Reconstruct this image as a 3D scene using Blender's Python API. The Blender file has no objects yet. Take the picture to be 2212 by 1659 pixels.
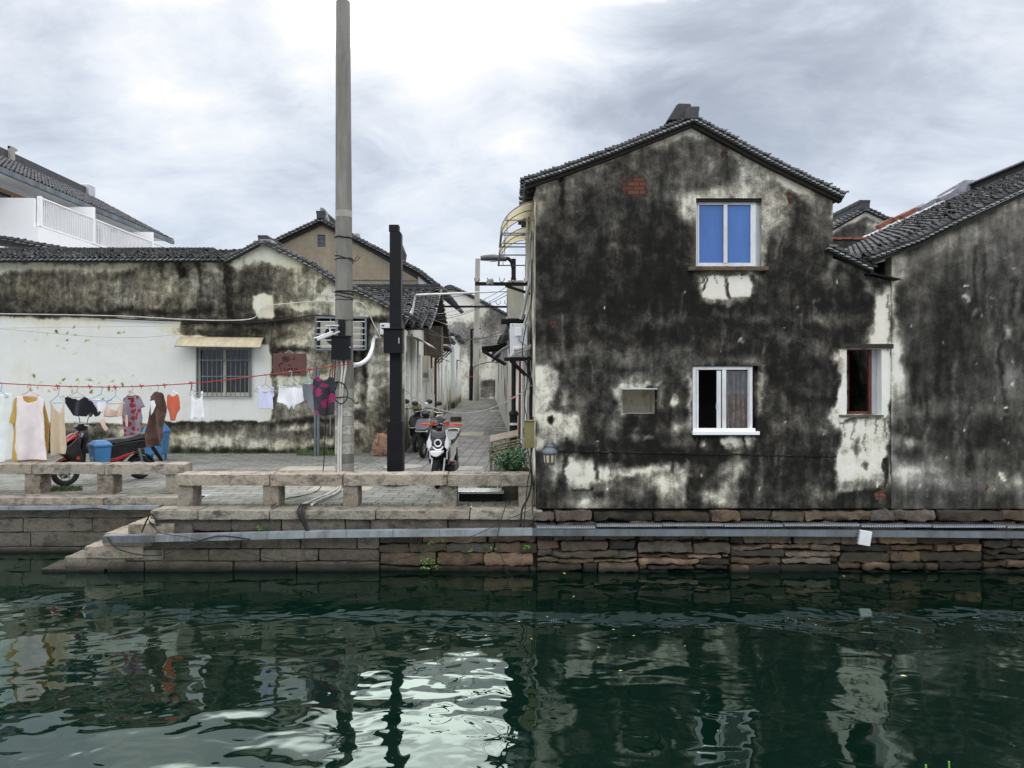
import bpy, bmesh, math, random
import numpy as np
from mathutils import Vector, Matrix, noise
random.seed(7)
PI = math.pi
F = 1640.0; CX = 1106.0; HY = 808.0; CZ = 2.0     # focal length, principal column, horizon row, eye height
col = bpy.context.scene.collection

def W(x, y, Y):
    return Vector(((x-CX)*Y/F, Y, CZ+(HY-y)*Y/F))
def zy(y, Y): return CZ+(HY-y)*Y/F
def xx(x, Y): return (x-CX)*Y/F
def crop(ox, oy, s):
    return lambda x, y: ((ox+x/s)/1.8228, (oy+y/s)/1.8228)
c1 = crop(0, 500, 2.212); c2 = crop(0, 1200, 2.212); c3 = crop(900, 750, 2.552); c4 = crop(900, 1250, 2.765)
c5 = crop(1550, 900, 2.765); c6 = crop(1500, 1400, 2.766); c7 = crop(0, 1700, 2.212)
r1 = crop(2000, 350, 1.58); r2 = crop(2000, 1300, 1.843); r3 = crop(3000, 600, 2.0737); r4 = crop(3000, 1300, 1.659)
e5 = crop(900, 1800, 1.843)

# ---------------------------------------------------------------- numpy noise
def vn(x, y, s):
    ix = np.floor(x); iy = np.floor(y); fx = x-ix; fy = y-iy
    fx = fx*fx*(3-2*fx); fy = fy*fy*(3-2*fy)
    def h(a, b):
        v = np.sin(a*127.1+b*311.7+s*74.7)*43758.5453
        return v-np.floor(v)
    return (h(ix, iy)*(1-fx)+h(ix+1, iy)*fx)*(1-fy)+(h(ix, iy+1)*(1-fx)+h(ix+1, iy+1)*fx)*fy
def fbm(x, y, s=0, o=4):
    r = 0*x; a = .5; t = 0
    for i in range(o):
        r = r+a*vn(x, y, s+i*3.1); t += a; a *= .5; x = x*2.03; y = y*2.03
    return r/t
def sm(d, soft): 
    t = np.clip(d/max(soft, .01)*.5+.5, 0, 1); return t*t*(3-2*t)
def poly_sd(x, y, P):
    ins = np.zeros(x.shape, bool); dm = np.full(x.shape, 1e9); n = len(P)
    for i in range(n):
        ax, ay = P[i]; bx, by = P[(i+1) % n]
        if ay != by:
            c = ((ay > y) != (by > y)) & (x < (bx-ax)*(y-ay)/(by-ay)+ax); ins ^= c
        ex, ey = bx-ax, by-ay; t = np.clip(((x-ax)*ex+(y-ay)*ey)/(ex*ex+ey*ey+1e-9), 0, 1)
        dm = np.minimum(dm, np.hypot(x-ax-t*ex, y-ay-t*ey))
    return np.where(ins, dm, -dm)
def paint(px, py, base, shapes, warp=9, mid=.22, seed=1, streak=.12):
    wx = px+(fbm(px/55, py/55, seed)-.5)*warp*3.2+(fbm(px/11, py/11, seed+9)-.5)*warp*1.3
    wy = py+(fbm(px/55, py/55, seed+5)-.5)*warp*3.2+(fbm(px/11, py/11, seed+14)-.5)*warp*1.3
    L = np.full(px.shape, float(base)); G = np.zeros(px.shape)
    for s in shapes:
        k = s[0]
        x, y = wx, wy
        if k[-1] == '!': x, y = px+(wx-px)*.25, py+(wy-py)*.25
        if k[0] == 'e':
            _, cx, cy, rx, ry, v, so = s; d = (1-np.hypot((x-cx)/rx, (y-cy)/ry))*min(rx, ry)
        elif k[0] == 'r':
            _, x0, y0, x1, y1, v, so = s; d = np.minimum(np.minimum(x-x0, x1-x), np.minimum(y-y0, y1-y))
        else:
            _, P, v, so = s; d = poly_sd(x, y, P)
        m = sm(d, so)
        if v == 'brick': G = np.maximum(G, m)
        elif v == 'nobrick': G = G*(1-m)
        else: L = L*(1-m)+v*m
    L = L+(fbm(px/22, py/30, seed+20)-.5)*mid+(fbm(px/7, py/40, seed+31)-.5)*streak
    T = fbm(px/90, py/90, seed+40)
    return np.clip(L, 0, 1), G, T

# ---------------------------------------------------------------- objects
ORI = {}
def thing(name, label, cat, loc=(0, 0, 0), rz=0, group=None):
    o = bpy.data.objects.new(name, None); col.objects.link(o)
    o.location = loc; o.rotation_euler = (0, 0, rz); o.empty_display_size = .1
    o['label'] = label; o['category'] = cat
    if group: o['group'] = group
    ORI[o.name] = Vector(loc)
    return o
def tag(o, label, cat, group=None):
    o['label'] = label; o['category'] = cat
    if group: o['group'] = group
    return o

class MB:
    def __init__(s, local=False):
        s.v = []; s.f = []; s.c = []; s.m = []; s.local = local; s.cur = (0.5, 0, .5, 1); s.mi = 0
    def add(s, vs, fs):
        b = len(s.v); s.v += [tuple(v) for v in vs]; s.c += [s.cur]*len(vs)
        s.f += [tuple(b+i for i in f) for f in fs]; s.m += [s.mi]*len(fs)
    def box(s, x0, x1, y0, y1, z0, z1):
        s.add([(x, y, z) for x in (x0, x1) for y in (y0, y1) for z in (z0, z1)],
              [(0, 1, 3, 2), (4, 6, 7, 5), (0, 4, 5, 1), (2, 3, 7, 6), (0, 2, 6, 4), (1, 5, 7, 3)])
    def obox(s, c, size, R=None):
        R = R or Matrix.Identity(3); c = Vector(c); h = Vector(size)/2
        s.add([c+R@Vector((sx*h.x, sy*h.y, sz*h.z)) for sx in (-1, 1) for sy in (-1, 1) for sz in (-1, 1)],
              [(0, 1, 3, 2), (4, 6, 7, 5), (0, 4, 5, 1), (2, 3, 7, 6), (0, 2, 6, 4), (1, 5, 7, 3)])
    def beam(s, a, b, w, h, up=(0, 0, 1)):
        a = Vector(a); b = Vector(b); d = b-a; L = d.length; d.normalize(); u = Vector(up)
        sd = d.cross(u)
        if sd.length < 1e-4: sd = Vector((1, 0, 0))
        sd.normalize(); u = sd.cross(d)
        R = Matrix((d, sd, u)).transposed(); s.obox((a+b)/2, (L, w, h), R)
    def prism(s, P, d):
        n = len(P); P = [Vector(p) for p in P]; d = Vector(d)
        s.add(P+[p+d for p in P], [tuple(range(n))[::-1], tuple(range(n, 2*n))]+[(i, (i+1) % n, n+(i+1) % n, n+i) for i in range(n)])
    def rings(s, R, cap=True, closed=True):
        n = len(R[0]); vs = [p for r in R for p in r]; fs = []
        for i in range(len(R)-1):
            for j in range(n if closed else n-1):
                k = (j+1) % n; fs.append((i*n+j, i*n+k, (i+1)*n+k, (i+1)*n+j))
        if cap and closed: fs += [tuple(range(n))[::-1], tuple(range((len(R)-1)*n, len(R)*n))]
        s.add(vs, fs)
    def tube(s, P, r, n=6, cap=True):
        P = [Vector(p) for p in P]; R = []; ref = None
        for i, p in enumerate(P):
            d = (P[min(i+1, len(P)-1)]-P[max(i-1, 0)])
            if d.length < 1e-7: d = Vector((0, 0, 1))
            d.normalize()
            if ref is None: ref = Vector((0, 0, 1)) if abs(d.z) < .9 else Vector((1, 0, 0))
            a = d.cross(ref)
            if a.length < 1e-4: a = d.cross(Vector((0, 1, 0)))
            a.normalize(); b = d.cross(a); ref = -b if b.dot(ref) < 0 else b
            rr = r[i] if isinstance(r, (list, tuple)) else r
            R.append([p+a*math.cos(2*PI*j/n)*rr+b*math.sin(2*PI*j/n)*rr for j in range(n)])
        s.rings(R, cap)
    def cyl(s, a, b, r0, r1=None, n=16): s.tube([a, b], [r0, r0 if r1 is None else r1], n)
    def pillow(s, P, w, k=.82, ax='y', c=0, layers=((-1, 0), (-.6, 1), (.6, 1), (1, 0))):
        # silhouette P=(a,z) given thickness w along ax, ends shrunk
        mx = sum(p[0] for p in P)/len(P); mz = sum(p[1] for p in P)/len(P); R = []
        for t, q in layers:
            f = k+(1-k)*q
            r = [(mx+(p[0]-mx)*f, mz+(p[1]-mz)*f) for p in P]
            R.append([Vector((a, c+t*w, z)) if ax == 'y' else Vector((c+t*w, a, z)) for a, z in r])
        s.rings(R)
    def torus(s, c, R, r, ax='y', n=28, m=8, a0=0, a1=2*PI, flat=1.0):
        rs = []; full = abs(a1-a0-2*PI) < 1e-6; N = n
        for i in range(N+1):
            t = a0+(a1-a0)*i/N; ring = []
            for j in range(m):
                q = 2*PI*j/m; rad = R+r*math.cos(q); off = r*math.sin(q)*flat
                A, B = rad*math.cos(t), rad*math.sin(t)
                if ax == 'y': p = (A, off, B)
                elif ax == 'x': p = (off, A, B)
                else: p = (A, B, off)
                ring.append(Vector(c)+Vector(p))
            rs.append(ring)
        s.rings(rs, cap=not full)
    def stone(s, x0, x1, y0, y1, z0, z1, r=.02, amp=.012, fr=6, st=.07, seed=0):
        lo = Vector((x0, y0, z0)); hi = Vector((x1, y1, z1)); n = [max(2, int((hi[i]-lo[i])/st+.5)) for i in range(3)]
        r = min(r, min(hi-lo)*.45)
        def P(p):
            q = Vector([min(max(p[i], lo[i]+r), hi[i]-r) for i in range(3)]); d = Vector(p)-q
            if d.length > 1e-9: p = q+d.normalized()*r
            p = Vector(p); o = noise.noise_vector(p*fr+Vector((seed*3.7, 0, 0)))*amp+noise.noise_vector(p*fr*3.1)*amp*.6+noise.noise_vector(p*fr*6.7)*amp*.3
            return p+o
        def face(o, u, v, nu, nv, flip):
            vs = [P(o+u*(i/nu)+v*(j/nv)) for j in range(nv+1) for i in range(nu+1)]
            fs = []
            for j in range(nv):
                for i in range(nu):
                    a = j*(nu+1)+i; f = (a, a+1, a+nu+2, a+nu+1); fs.append(f[::-1] if flip else f)
            s.add(vs, fs)
        dx = Vector((hi.x-lo.x, 0, 0)); dy = Vector((0, hi.y-lo.y, 0)); dz = Vector((0, 0, hi.z-lo.z))
        face(lo, dx, dz, n[0], n[2], False); face(lo+dy, dx, dz, n[0], n[2], True)
        face(lo, dx, dy, n[0], n[1], True); face(lo+dz, dx, dy, n[0], n[1], False)
        face(lo, dy, dz, n[1], n[2], True); face(lo+dx, dy, dz, n[1], n[2], False)
    def build(s, name, mats, parent=None, smooth=False, bevel=0, weld=False, normals=True):
        me = bpy.data.meshes.new(name)
        o0 = Vector((0, 0, 0))
        if parent is not None and not s.local: o0 = ORI.get(parent.name, Vector((0, 0, 0)))
        if parent is None and not s.local:
            V = s.v; mn = [min(v[i] for v in V) for i in range(3)]; mxx = [max(v[i] for v in V) for i in range(3)]
            o0 = Vector(((mn[0]+mxx[0])/2, (mn[1]+mxx[1])/2, mn[2]))
        me.from_pydata([(v[0]-o0.x, v[1]-o0.y, v[2]-o0.z) for v in s.v], [], s.f)
        a = me.color_attributes.new('wear', 'FLOAT_COLOR', 'POINT')
        a.data.foreach_set('color', [q for c in s.c for q in c])
        me.polygons.foreach_set('material_index', s.m)
        mats = mats if isinstance(mats, (list, tuple)) else [mats]
        for m in mats: me.materials.append(m)
        if normals or weld:
            bm = bmesh.new(); bm.from_mesh(me)
            if weld: bmesh.ops.remove_doubles(bm, verts=bm.verts, dist=1e-5)
            if normals: bmesh.ops.recalc_face_normals(bm, faces=bm.faces)
            bm.to_mesh(me); bm.free()
        if smooth:
            me.polygons.foreach_set('use_smooth', [True]*len(me.polygons))
            try: me.set_sharp_from_angle(angle=math.radians(45))
            except Exception: pass
        me.update()
        o = bpy.data.objects.new(name, me); col.objects.link(o)
        if parent is not None: o.parent = parent; ORI[o.name] = o0
        elif not s.local: o.location = o0; ORI[o.name] = o0
        if bevel:
            b = o.modifiers.new('bevel', 'BEVEL'); b.width = bevel; b.segments = 2; b.limit_method = 'ANGLE'; b.angle_limit = .7
        return o

# ---------------------------------------------------------------- materials
def newmat(name):
    m = bpy.data.materials.new(name); m.use_nodes = True; nt = m.node_tree
    b = nt.nodes['Principled BSDF']; return m, nt, b
def N(nt, t, **k):
    n = nt.nodes.new(t)
    for a, v in k.items():
        if a.startswith('i_'):
            key = a[2:]
            n.inputs[int(key) if key.isdigit() else key.replace('_', ' ')].default_value = v
        else: setattr(n, a, v)
    return n
def ramp(nt, src, stops, interp='LINEAR'):
    r = nt.nodes.new('ShaderNodeValToRGB'); r.color_ramp.interpolation = interp; e = r.color_ramp.elements
    while len(e) < len(stops): e.new(.5)
    for i, (p, c) in enumerate(stops):
        e[i].position = p; e[i].color = (c, c, c, 1) if isinstance(c, (int, float)) else (*c, 1)
    nt.links.new(src, r.inputs[0]); return r.outputs[0]
def mth(nt, op, a, b=None, c=None, clamp=False):
    n = nt.nodes.new('ShaderNodeMath'); n.operation = op; n.use_clamp = clamp
    for i, v in enumerate((a, b, c)):
        if v is None: continue
        if isinstance(v, (int, float)): n.inputs[i].default_value = v
        else: nt.links.new(v, n.inputs[i])
    return n.outputs[0]
def mixc(nt, f, a, b, bt='MIX'):
    n = nt.nodes.new('ShaderNodeMix'); n.data_type = 'RGBA'; n.blend_type = bt
    for i, v in ((0, f), (6, a), (7, b)):
        if isinstance(v, (int, float)): n.inputs[i].default_value = v
        elif isinstance(v, tuple): n.inputs[i].default_value = (*v, 1) if len(v) == 3 else v
        else: nt.links.new(v, n.inputs[i])
    return n.outputs[2]
def coords(nt, sc=(1, 1, 1)):
    t = nt.nodes.new('ShaderNodeTexCoord'); m = nt.nodes.new('ShaderNodeMapping'); m.inputs['Scale'].default_value = sc
    nt.links.new(t.outputs['Object'], m.inputs[0]); return m.outputs[0]
def nz(nt, vec, scale, detail=6, rough=.55, dist=0):
    n = nt.nodes.new('ShaderNodeTexNoise'); n.inputs['Scale'].default_value = scale; n.inputs['Detail'].default_value = detail
    n.inputs['Roughness'].default_value = rough; n.inputs['Distortion'].default_value = dist
    nt.links.new(vec, n.inputs['Vector']); return n.outputs['Fac']
def bump(nt, b, h, st, dist=.01):
    n = nt.nodes.new('ShaderNodeBump'); n.inputs['Strength'].default_value = st; n.inputs['Distance'].default_value = dist
    nt.links.new(h, n.inputs['Height']); nt.links.new(n.outputs[0], b.inputs['Normal']); return n

def pm(name, ca, cb=None, scale=8, rough=.7, bs=.2, metal=0, stretch=(1, 1, 1), dist=.004, spec=.4, coat=0, grime=0):
    m, nt, b = newmat(name); v = coords(nt, stretch); cb = cb or tuple(x*.75 for x in ca)
    f = ramp(nt, nz(nt, v, scale, 8, .6), [(.35, 0.0), (.65, 1.0)])
    c = mixc(nt, f, ca, cb)
    if grime:
        g = ramp(nt, nz(nt, coords(nt, (1, 1, .35)), 2.3, 9, .65), [(.45, 0.0), (.7, 1.0)])
        c = mixc(nt, mth(nt, 'MULTIPLY', g, grime), c, (.05, .045, .035))
    nt.links.new(c, b.inputs['Base Color']); b.inputs['Metallic'].default_value = metal
    rr = mth(nt, 'MULTIPLY_ADD', f, .12, rough-.06); nt.links.new(rr, b.inputs['Roughness'])
    b.inputs['Specular IOR Level'].default_value = spec; b.inputs['Coat Weight'].default_value = coat
    if bs: bump(nt, b, nz(nt, v, scale*4, 6, .6), bs, dist)
    return m

def plaster(name, tintA=(1, 1, .98), tintB=(1, .96, .88), cool=.0, amp=.34, darkc=(.010, .010, .009), white=(.72, .72, .70)):
    m, nt, b = newmat(name); L = nt.links
    at = N(nt, 'ShaderNodeAttribute', attribute_name='wear'); sp = nt.nodes.new('ShaderNodeSeparateColor'); L.new(at.outputs['Color'], sp.inputs[0])
    v = coords(nt); vs = coords(nt, (5, 5, .8)); vh = coords(nt, (.7, .7, 2.2))
    n1 = nz(nt, v, 4.5, 13, .70, .35); n2 = nz(nt, vs, 1.6, 9, .66, .5); n3 = nz(nt, coords(nt, (1, 1, 1.7)), 11, 10, .72, .2); n4 = nz(nt, v, 50, 6, .75)
    chip = ramp(nt, n3, [(.60, 0.0), (.66, 1.0)]); pit = ramp(nt, n3, [(.34, 1.0), (.40, 0.0)])
    lv = mth(nt, 'MULTIPLY_ADD', mth(nt, 'SUBTRACT', n1, .5), amp*2.5, mth(nt, 'ADD', sp.outputs[0], .035))
    lv = mth(nt, 'MULTIPLY_ADD', mth(nt, 'SUBTRACT', n2, .5), amp*1.1, lv)
    lv = mth(nt, 'MULTIPLY_ADD', mth(nt, 'SUBTRACT', chip, pit), amp*.34, lv)
    lv = mth(nt, 'MULTIPLY_ADD', mth(nt, 'SUBTRACT', n4, .5), amp*1.1, lv)
    # clean wash keeps its evenness
    ev = ramp(nt, sp.outputs[0], [(.88, 0.0), (.96, 1.0)])
    lv = mth(nt, 'ADD', mth(nt, 'MULTIPLY', lv, mth(nt, 'SUBTRACT', 1, mth(nt, 'MULTIPLY', ev, .72))), mth(nt, 'MULTIPLY', mth(nt, 'MULTIPLY', ev, .72), sp.outputs[0]), clamp=True)
    w = white
    c = ramp(nt, lv, [(0, (.0055, .0055, .005)), (.15, (.0125, .012, .011)), (.28, (.040, .0385, .0345)), (.40, (.092, .089, .081)), (.52, (.18, .175, .16)), (.63, (w[0]*.52, w[1]*.51, w[2]*.465)), (.74, (w[0]*.92, w[1]*.91, w[2]*.85)), (1, w)])
    t = ramp(nt, mth(nt, 'ADD', mth(nt, 'MULTIPLY', n3, .5), mth(nt, 'MULTIPLY', sp.outputs[2], .6)), [(.4, tintA), (.68, tintB)])
    c = mixc(nt, mth(nt, 'SUBTRACT', 1, mth(nt, 'MULTIPLY', ev, .75)), c, mixc(nt, 1.0, c, t, 'MULTIPLY'))
    # bare brick where the render fell off
    bt = nt.nodes.new('ShaderNodeTexBrick'); L.new(coords(nt), bt.inputs['Vector'])
    mp = nt.nodes.new('ShaderNodeCombineXYZ'); tc = nt.nodes.new('ShaderNodeTexCoord'); s2 = nt.nodes.new('ShaderNodeSeparateXYZ')
    L.new(tc.outputs['Object'], s2.inputs[0]); L.new(s2.outputs[0], mp.inputs[0]); L.new(s2.outputs[2], mp.inputs[1]); L.new(mp.outputs[0], bt.inputs['Vector'])
    bt.inputs['Color1'].default_value = (.17, .066, .042, 1); bt.inputs['Color2'].default_value = (.07, .032, .024, 1); bt.inputs['Mortar'].default_value = (.025, .02, .018, 1)
    bt.inputs['Scale'].default_value = 1; bt.inputs['Brick Width'].default_value = .17; bt.inputs['Row Height'].default_value = .062; bt.inputs['Mortar Size'].default_value = .006
    bv = mth(nt, 'MULTIPLY_ADD', mth(nt, 'SUBTRACT', n1, .5), .9, mth(nt, 'MULTIPLY_ADD', mth(nt, 'SUBTRACT', n3, .5), .5, sp.outputs[1]))
    bm_ = ramp(nt, bv, [(.47, 0.0), (.53, 1.0)]); rim = ramp(nt, bv, [(.42, 0.0), (.50, .9), (.60, 0.0)])
    bc = mixc(nt, mth(nt, 'MULTIPLY', n4, .5), bt.outputs['Color'], (.05, .03, .025))
    c = mixc(nt, bm_, c, bc); c = mixc(nt, mth(nt, 'MULTIPLY', rim, ramp(nt, sp.outputs[1], [(.02, 0.0), (.2, 1.0)])), c, (.012, .010, .009)); L.new(c, b.inputs['Base Color'])
    b.inputs['Roughness'].default_value = .9; b.inputs['Specular IOR Level'].default_value = .25
    h = mth(nt, 'MULTIPLY_ADD', lv, 1.3, mth(nt, 'MULTIPLY', n1, .8)); h = mth(nt, 'MULTIPLY_ADD', n4, .35, h)
    h = mth(nt, 'SUBTRACT', h, mth(nt, 'MULTIPLY', bm_, 1.2))
    bump(nt, b, h, .55, .012); return m

def stone_mat(name, a, bcol, dark=(.03, .028, .024), moss=0, sp=40, wl=False, lift=1.0):
    m, nt, b = newmat(name); L = nt.links
    at = N(nt, 'ShaderNodeAttribute', attribute_name='wear'); s = nt.nodes.new('ShaderNodeSeparateColor'); L.new(at.outputs['Color'], s.inputs[0])
    v = coords(nt); n1 = nz(nt, v, 4, 10, .65); n2 = nz(nt, v, sp, 6, .75); n3 = nz(nt, coords(nt, (1, 1, 2.5)), 9, 8, .7)
    c = mixc(nt, s.outputs[2], a, bcol)
    k = mth(nt, 'MULTIPLY_ADD', mth(nt, 'SUBTRACT', s.outputs[0], .5), 2.0, 1)
    k = mth(nt, 'MULTIPLY', k, mth(nt, 'MULTIPLY_ADD', mth(nt, 'SUBTRACT', n2, .5), 1.9, lift))
    k = mth(nt, 'MAXIMUM', k, .1); hv = N(nt, 'ShaderNodeHueSaturation'); L.new(c, hv.inputs['Color']); L.new(k, hv.inputs['Value']); c = hv.outputs[0]
    st = ramp(nt, mth(nt, 'ADD', mth(nt, 'MULTIPLY', n1, .6), mth(nt, 'MULTIPLY', n3, .4)), [(.48, 0.0), (.62, .85)])
    c = mixc(nt, st, c, dark)
    li = ramp(nt, nz(nt, v, 13, 8, .75), [(.64, 0.0), (.7, .55)]); c = mixc(nt, li, c, (.34, .33, .27))
    if moss:
        mo = ramp(nt, nz(nt, v, 2.2, 8, .7), [(.5, 0.0), (.66, moss)]); c = mixc(nt, mo, c, (.05, .065, .022))
    if wl:   # permanent algae and damp line near the water (world height)
        ge = nt.nodes.new('ShaderNodeNewGeometry'); q = nt.nodes.new('ShaderNodeSeparateXYZ'); L.new(ge.outputs['Position'], q.inputs[0])
        z = mth(nt, 'MULTIPLY_ADD', n3, .12, q.outputs[2]); wf = ramp(nt, mth(nt, 'MULTIPLY_ADD', z, 1, 1.2), [(.37, 1.0), (.52, 0.0)])
        c = mixc(nt, wf, c, (.006, .007, .005))
    L.new(c, b.inputs['Base Color']); b.inputs['Roughness'].default_value = .85; b.inputs['Specular IOR Level'].default_value = .3
    bump(nt, b, mth(nt, 'MULTIPLY_ADD', n3, .7, n2), .5, .012); return m

def tile_mat(name, base=(.022, .024, .027), light=(.125, .13, .132)):
    m, nt, b = newmat(name); L = nt.links
    at = N(nt, 'ShaderNodeAttribute', attribute_name='wear'); s = nt.nodes.new('ShaderNodeSeparateColor'); L.new(at.outputs['Color'], s.inputs[0])
    v = coords(nt); n1 = nz(nt, v, 20, 8, .7); n2 = nz(nt, v, 3, 6, .6)
    c = mixc(nt, mth(nt, 'MULTIPLY_ADD', mth(nt, 'SUBTRACT', n1, .5), .6, s.outputs[0], clamp=True), base, light)
    c = mixc(nt, ramp(nt, n2, [(.5, 0.0), (.7, .6)]), c, (.03, .032, .026)); L.new(c, b.inputs['Base Color'])
    b.inputs['Roughness'].default_value = .85; bump(nt, b, n1, .4, .006); return m

M = {}
M['plaster'] = plaster('stained_plaster')
M['plaster_cool'] = plaster('stained_plaster_cool', (1, .99, 1.0), (.98, .96, .90), amp=.23)
M['plaster_olive'] = plaster('stained_plaster_olive', (1, .98, .88), (1, .93, .72), amp=.40, white=(.63, .655, .66))
M['render_brown'] = plaster('brown_render', (1, .90, .74), (1, .88, .70), amp=.07, white=(.5, .5, .5))
M['whitewash'] = pm('whitewash', (.86, .87, .88), (.82, .83, .84), 1.5, .8, .1)
M['granite'] = stone_mat('granite', (.265, .245, .205), (.265, .225, .18), moss=.12, lift=1.0)
M['granite_wall'] = stone_mat('granite_wall', (.15, .125, .10), (.155, .14, .12), moss=.35, wl=True, lift=.9)
M['rubble'] = stone_mat('rubble_stone', (.085, .077, .067), (.15, .095, .06), moss=.35, wl=True)
M['joint'] = pm('dark_joint', (.012, .011, .01), (.02, .018, .015), 10, .95, .4)
M['tile'] = tile_mat('roof_tile'); M['verge'] = tile_mat('verge_tile', (.10, .105, .11), (.42, .43, .43))
M['tile_grey'] = tile_mat('far_tile', (.045, .046, .055), (.10, .10, .11))
M['brownboard'] = pm('brown_board', (.11, .095, .08), (.06, .05, .042), 12, .8, .3)
M['darkwood'] = pm('dark_wood', (.03, .027, .024), (.018, .016, .015), 20, .8, .3)
M['white_frame'] = pm('white_frame', (.72, .74, .76), (.60, .62, .63), 3, .4, .03, grime=.3)
M['alu'] = pm('aluminium', (.50, .53, .56), (.42, .45, .48), 4, .42, .05, .4)
M['conduit'] = pm('painted_conduit', (.29, .325, .345), (.20, .23, .25), 3, .55, .1, .2, (1, 1, .6), grime=.75)
M['conduit_dark'] = pm('dark_conduit', (.16, .19, .215), (.11, .13, .15), 3, .55, .1, .2, (1, 1, .6), grime=.7)
M['black_paint'] = pm('black_paint', (.004, .005, .007), (.007, .008, .010), 4, .5, .05, spec=.22)
M['black_matte'] = pm('black_matte', (.006, .006, .007), (.010, .010, .011), 6, .7, .1, spec=.2)
M['rubber'] = pm('rubber', (.012, .012, .012), (.022, .022, .021), 30, .85, .3)
M['concrete_pole'] = pm('concrete_pole', (.24, .235, .215), (.15, .145, .135), 5, .85, .3, 0, (1, 1, .10), grime=.45)
M['concrete_pale'] = pm('pale_concrete', (.36, .35, .31), (.27, .26, .23), 4, .85, .25, 0, (1, 1, .2), grime=.2)
M['worn_white'] = pm('worn_white_paint', (.52, .52, .47), (.20, .19, .165), 14, .8, .3)
M['wire'] = pm('black_wire', (.012, .012, .012), None, 10, .6, 0)
M['wire_grey'] = pm('grey_wire', (.34, .34, .33), (.22, .22, .21), 10, .6, 0)
M['pvc'] = pm('white_pvc', (.66, .66, .63), (.52, .52, .48), 5, .45, .02, grime=.3)
M['red_rope'] = pm('red_rope', (.42, .035, .03), (.25, .03, .025), 90, .8, .4)
M['orange'] = pm('orange_anodised', (.60, .09, .03), (.40, .05, .02), 8, .35, 0, .3)
M['red_gloss'] = pm('red_gloss', (.36, .006, .014), (.28, .006, .012), 3, .2, 0, 0, coat=.6)
M['black_gloss'] = pm('black_gloss', (.010, .010, .012), (.016, .016, .018), 4, .22, 0, 0, coat=.4)
M['grey_plastic'] = pm('grey_plastic', (.10, .105, .115), (.07, .073, .08), 5, .4, .05)
M['silver'] = pm('silver', (.55, .55, .55), (.45, .45, .45), 4, .28, 0, .8)
M['white_gloss'] = pm('white_gloss', (.82, .83, .85), (.76, .77, .79), 3, .2, 0, coat=.5)
M['seat'] = pm('seat_vinyl', (.055, .058, .064), (.04, .042, .047), 12, .5, .15)
M['blue_plastic'] = pm('blue_plastic', (.05, .20, .43), (.04, .15, .34), 5, .5, .1, grime=.45)
M['ac_white'] = pm('ac_white', (.66, .69, .72), (.58, .60, .62), 3, .4, .05, grime=.12)
M['ac_beige'] = pm('ac_beige', (.50, .48, .40), (.42, .40, .33), 3, .45, .05, grime=.4)
M['cream_sheet'] = pm('cream_sheet', (.56, .49, .33), (.45, .39, .26), 4, .5, .1, 0, (3, 1, 1), grime=.25)
M['plaque'] = pm('plaque_brown', (.13, .058, .05), (.10, .045, .04), 6, .4, .1)
M['ink'] = pm('engraving', (.025, .012, .012), None, 10, .7, 0)
M['brick'] = pm('loose_brick', (.27, .10, .06), (.15, .065, .045), 14, .9, .5)
M['boulder'] = stone_mat('boulder', (.30, .17, .11), (.26, .16, .11))
M['glass_dark'] = pm('dark_glass', (.010, .012, .013), (.016, .019, .02), 2, .12, 0, spec=.6)
M['olive_box'] = pm('olive_box', (.19, .17, .065), (.15, .135, .05), 5, .5, .1, grime=.3)
M['steel_grey'] = pm('galvanised', (.18, .21, .235), (.13, .15, .17), 9, .5, .1, .4, grime=.2)
M['rust'] = pm('rust', (.16, .06, .03), (.08, .035, .02), 16, .85, .4)
M['bamboo'] = pm('bamboo', (.20, .16, .10), (.10, .08, .05), 14, .6, .2, 0, (1, 1, .3))
M['dark_red'] = pm('dark_red_paint', (.15, .033, .024), (.08, .022, .018), 9, .6, .2)
M['flash'] = pm('lead_sheet', (.26, .27, .31), (.16, .165, .19), 7, .5, .6)
M['blue_film'] = pm('blue_film', (.055, .16, .46), (.035, .11, .34), 1.6, .35, .05, stretch=(1.5, 1, .5), coat=.5)
M['reflector'] = pm('red_band', (.45, .03, .03), None, 8, .5, 0)
M['plate'] = pm('white_band', (.6, .6, .6), (.5, .5, .5), 8, .5, 0)
M['green_sheet'] = pm('green_sheet', (.12, .32, .26), (.09, .24, .2), 6, .5, .1)
M['beige_slab'] = pm('beige_slab', (.40, .38, .31), (.30, .28, .22), 5, .85, .3)
M['inside'] = pm('room_wall', (.05, .05, .052), (.035, .035, .037), 2, .9, 0)
M['room_grey'] = pm('room_panel', (.14, .145, .155), (.11, .115, .12), 2, .8, 0)
M['timber'] = pm('pale_timber', (.34, .23, .12), (.28, .19, .10), 8, .6, .1)

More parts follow.
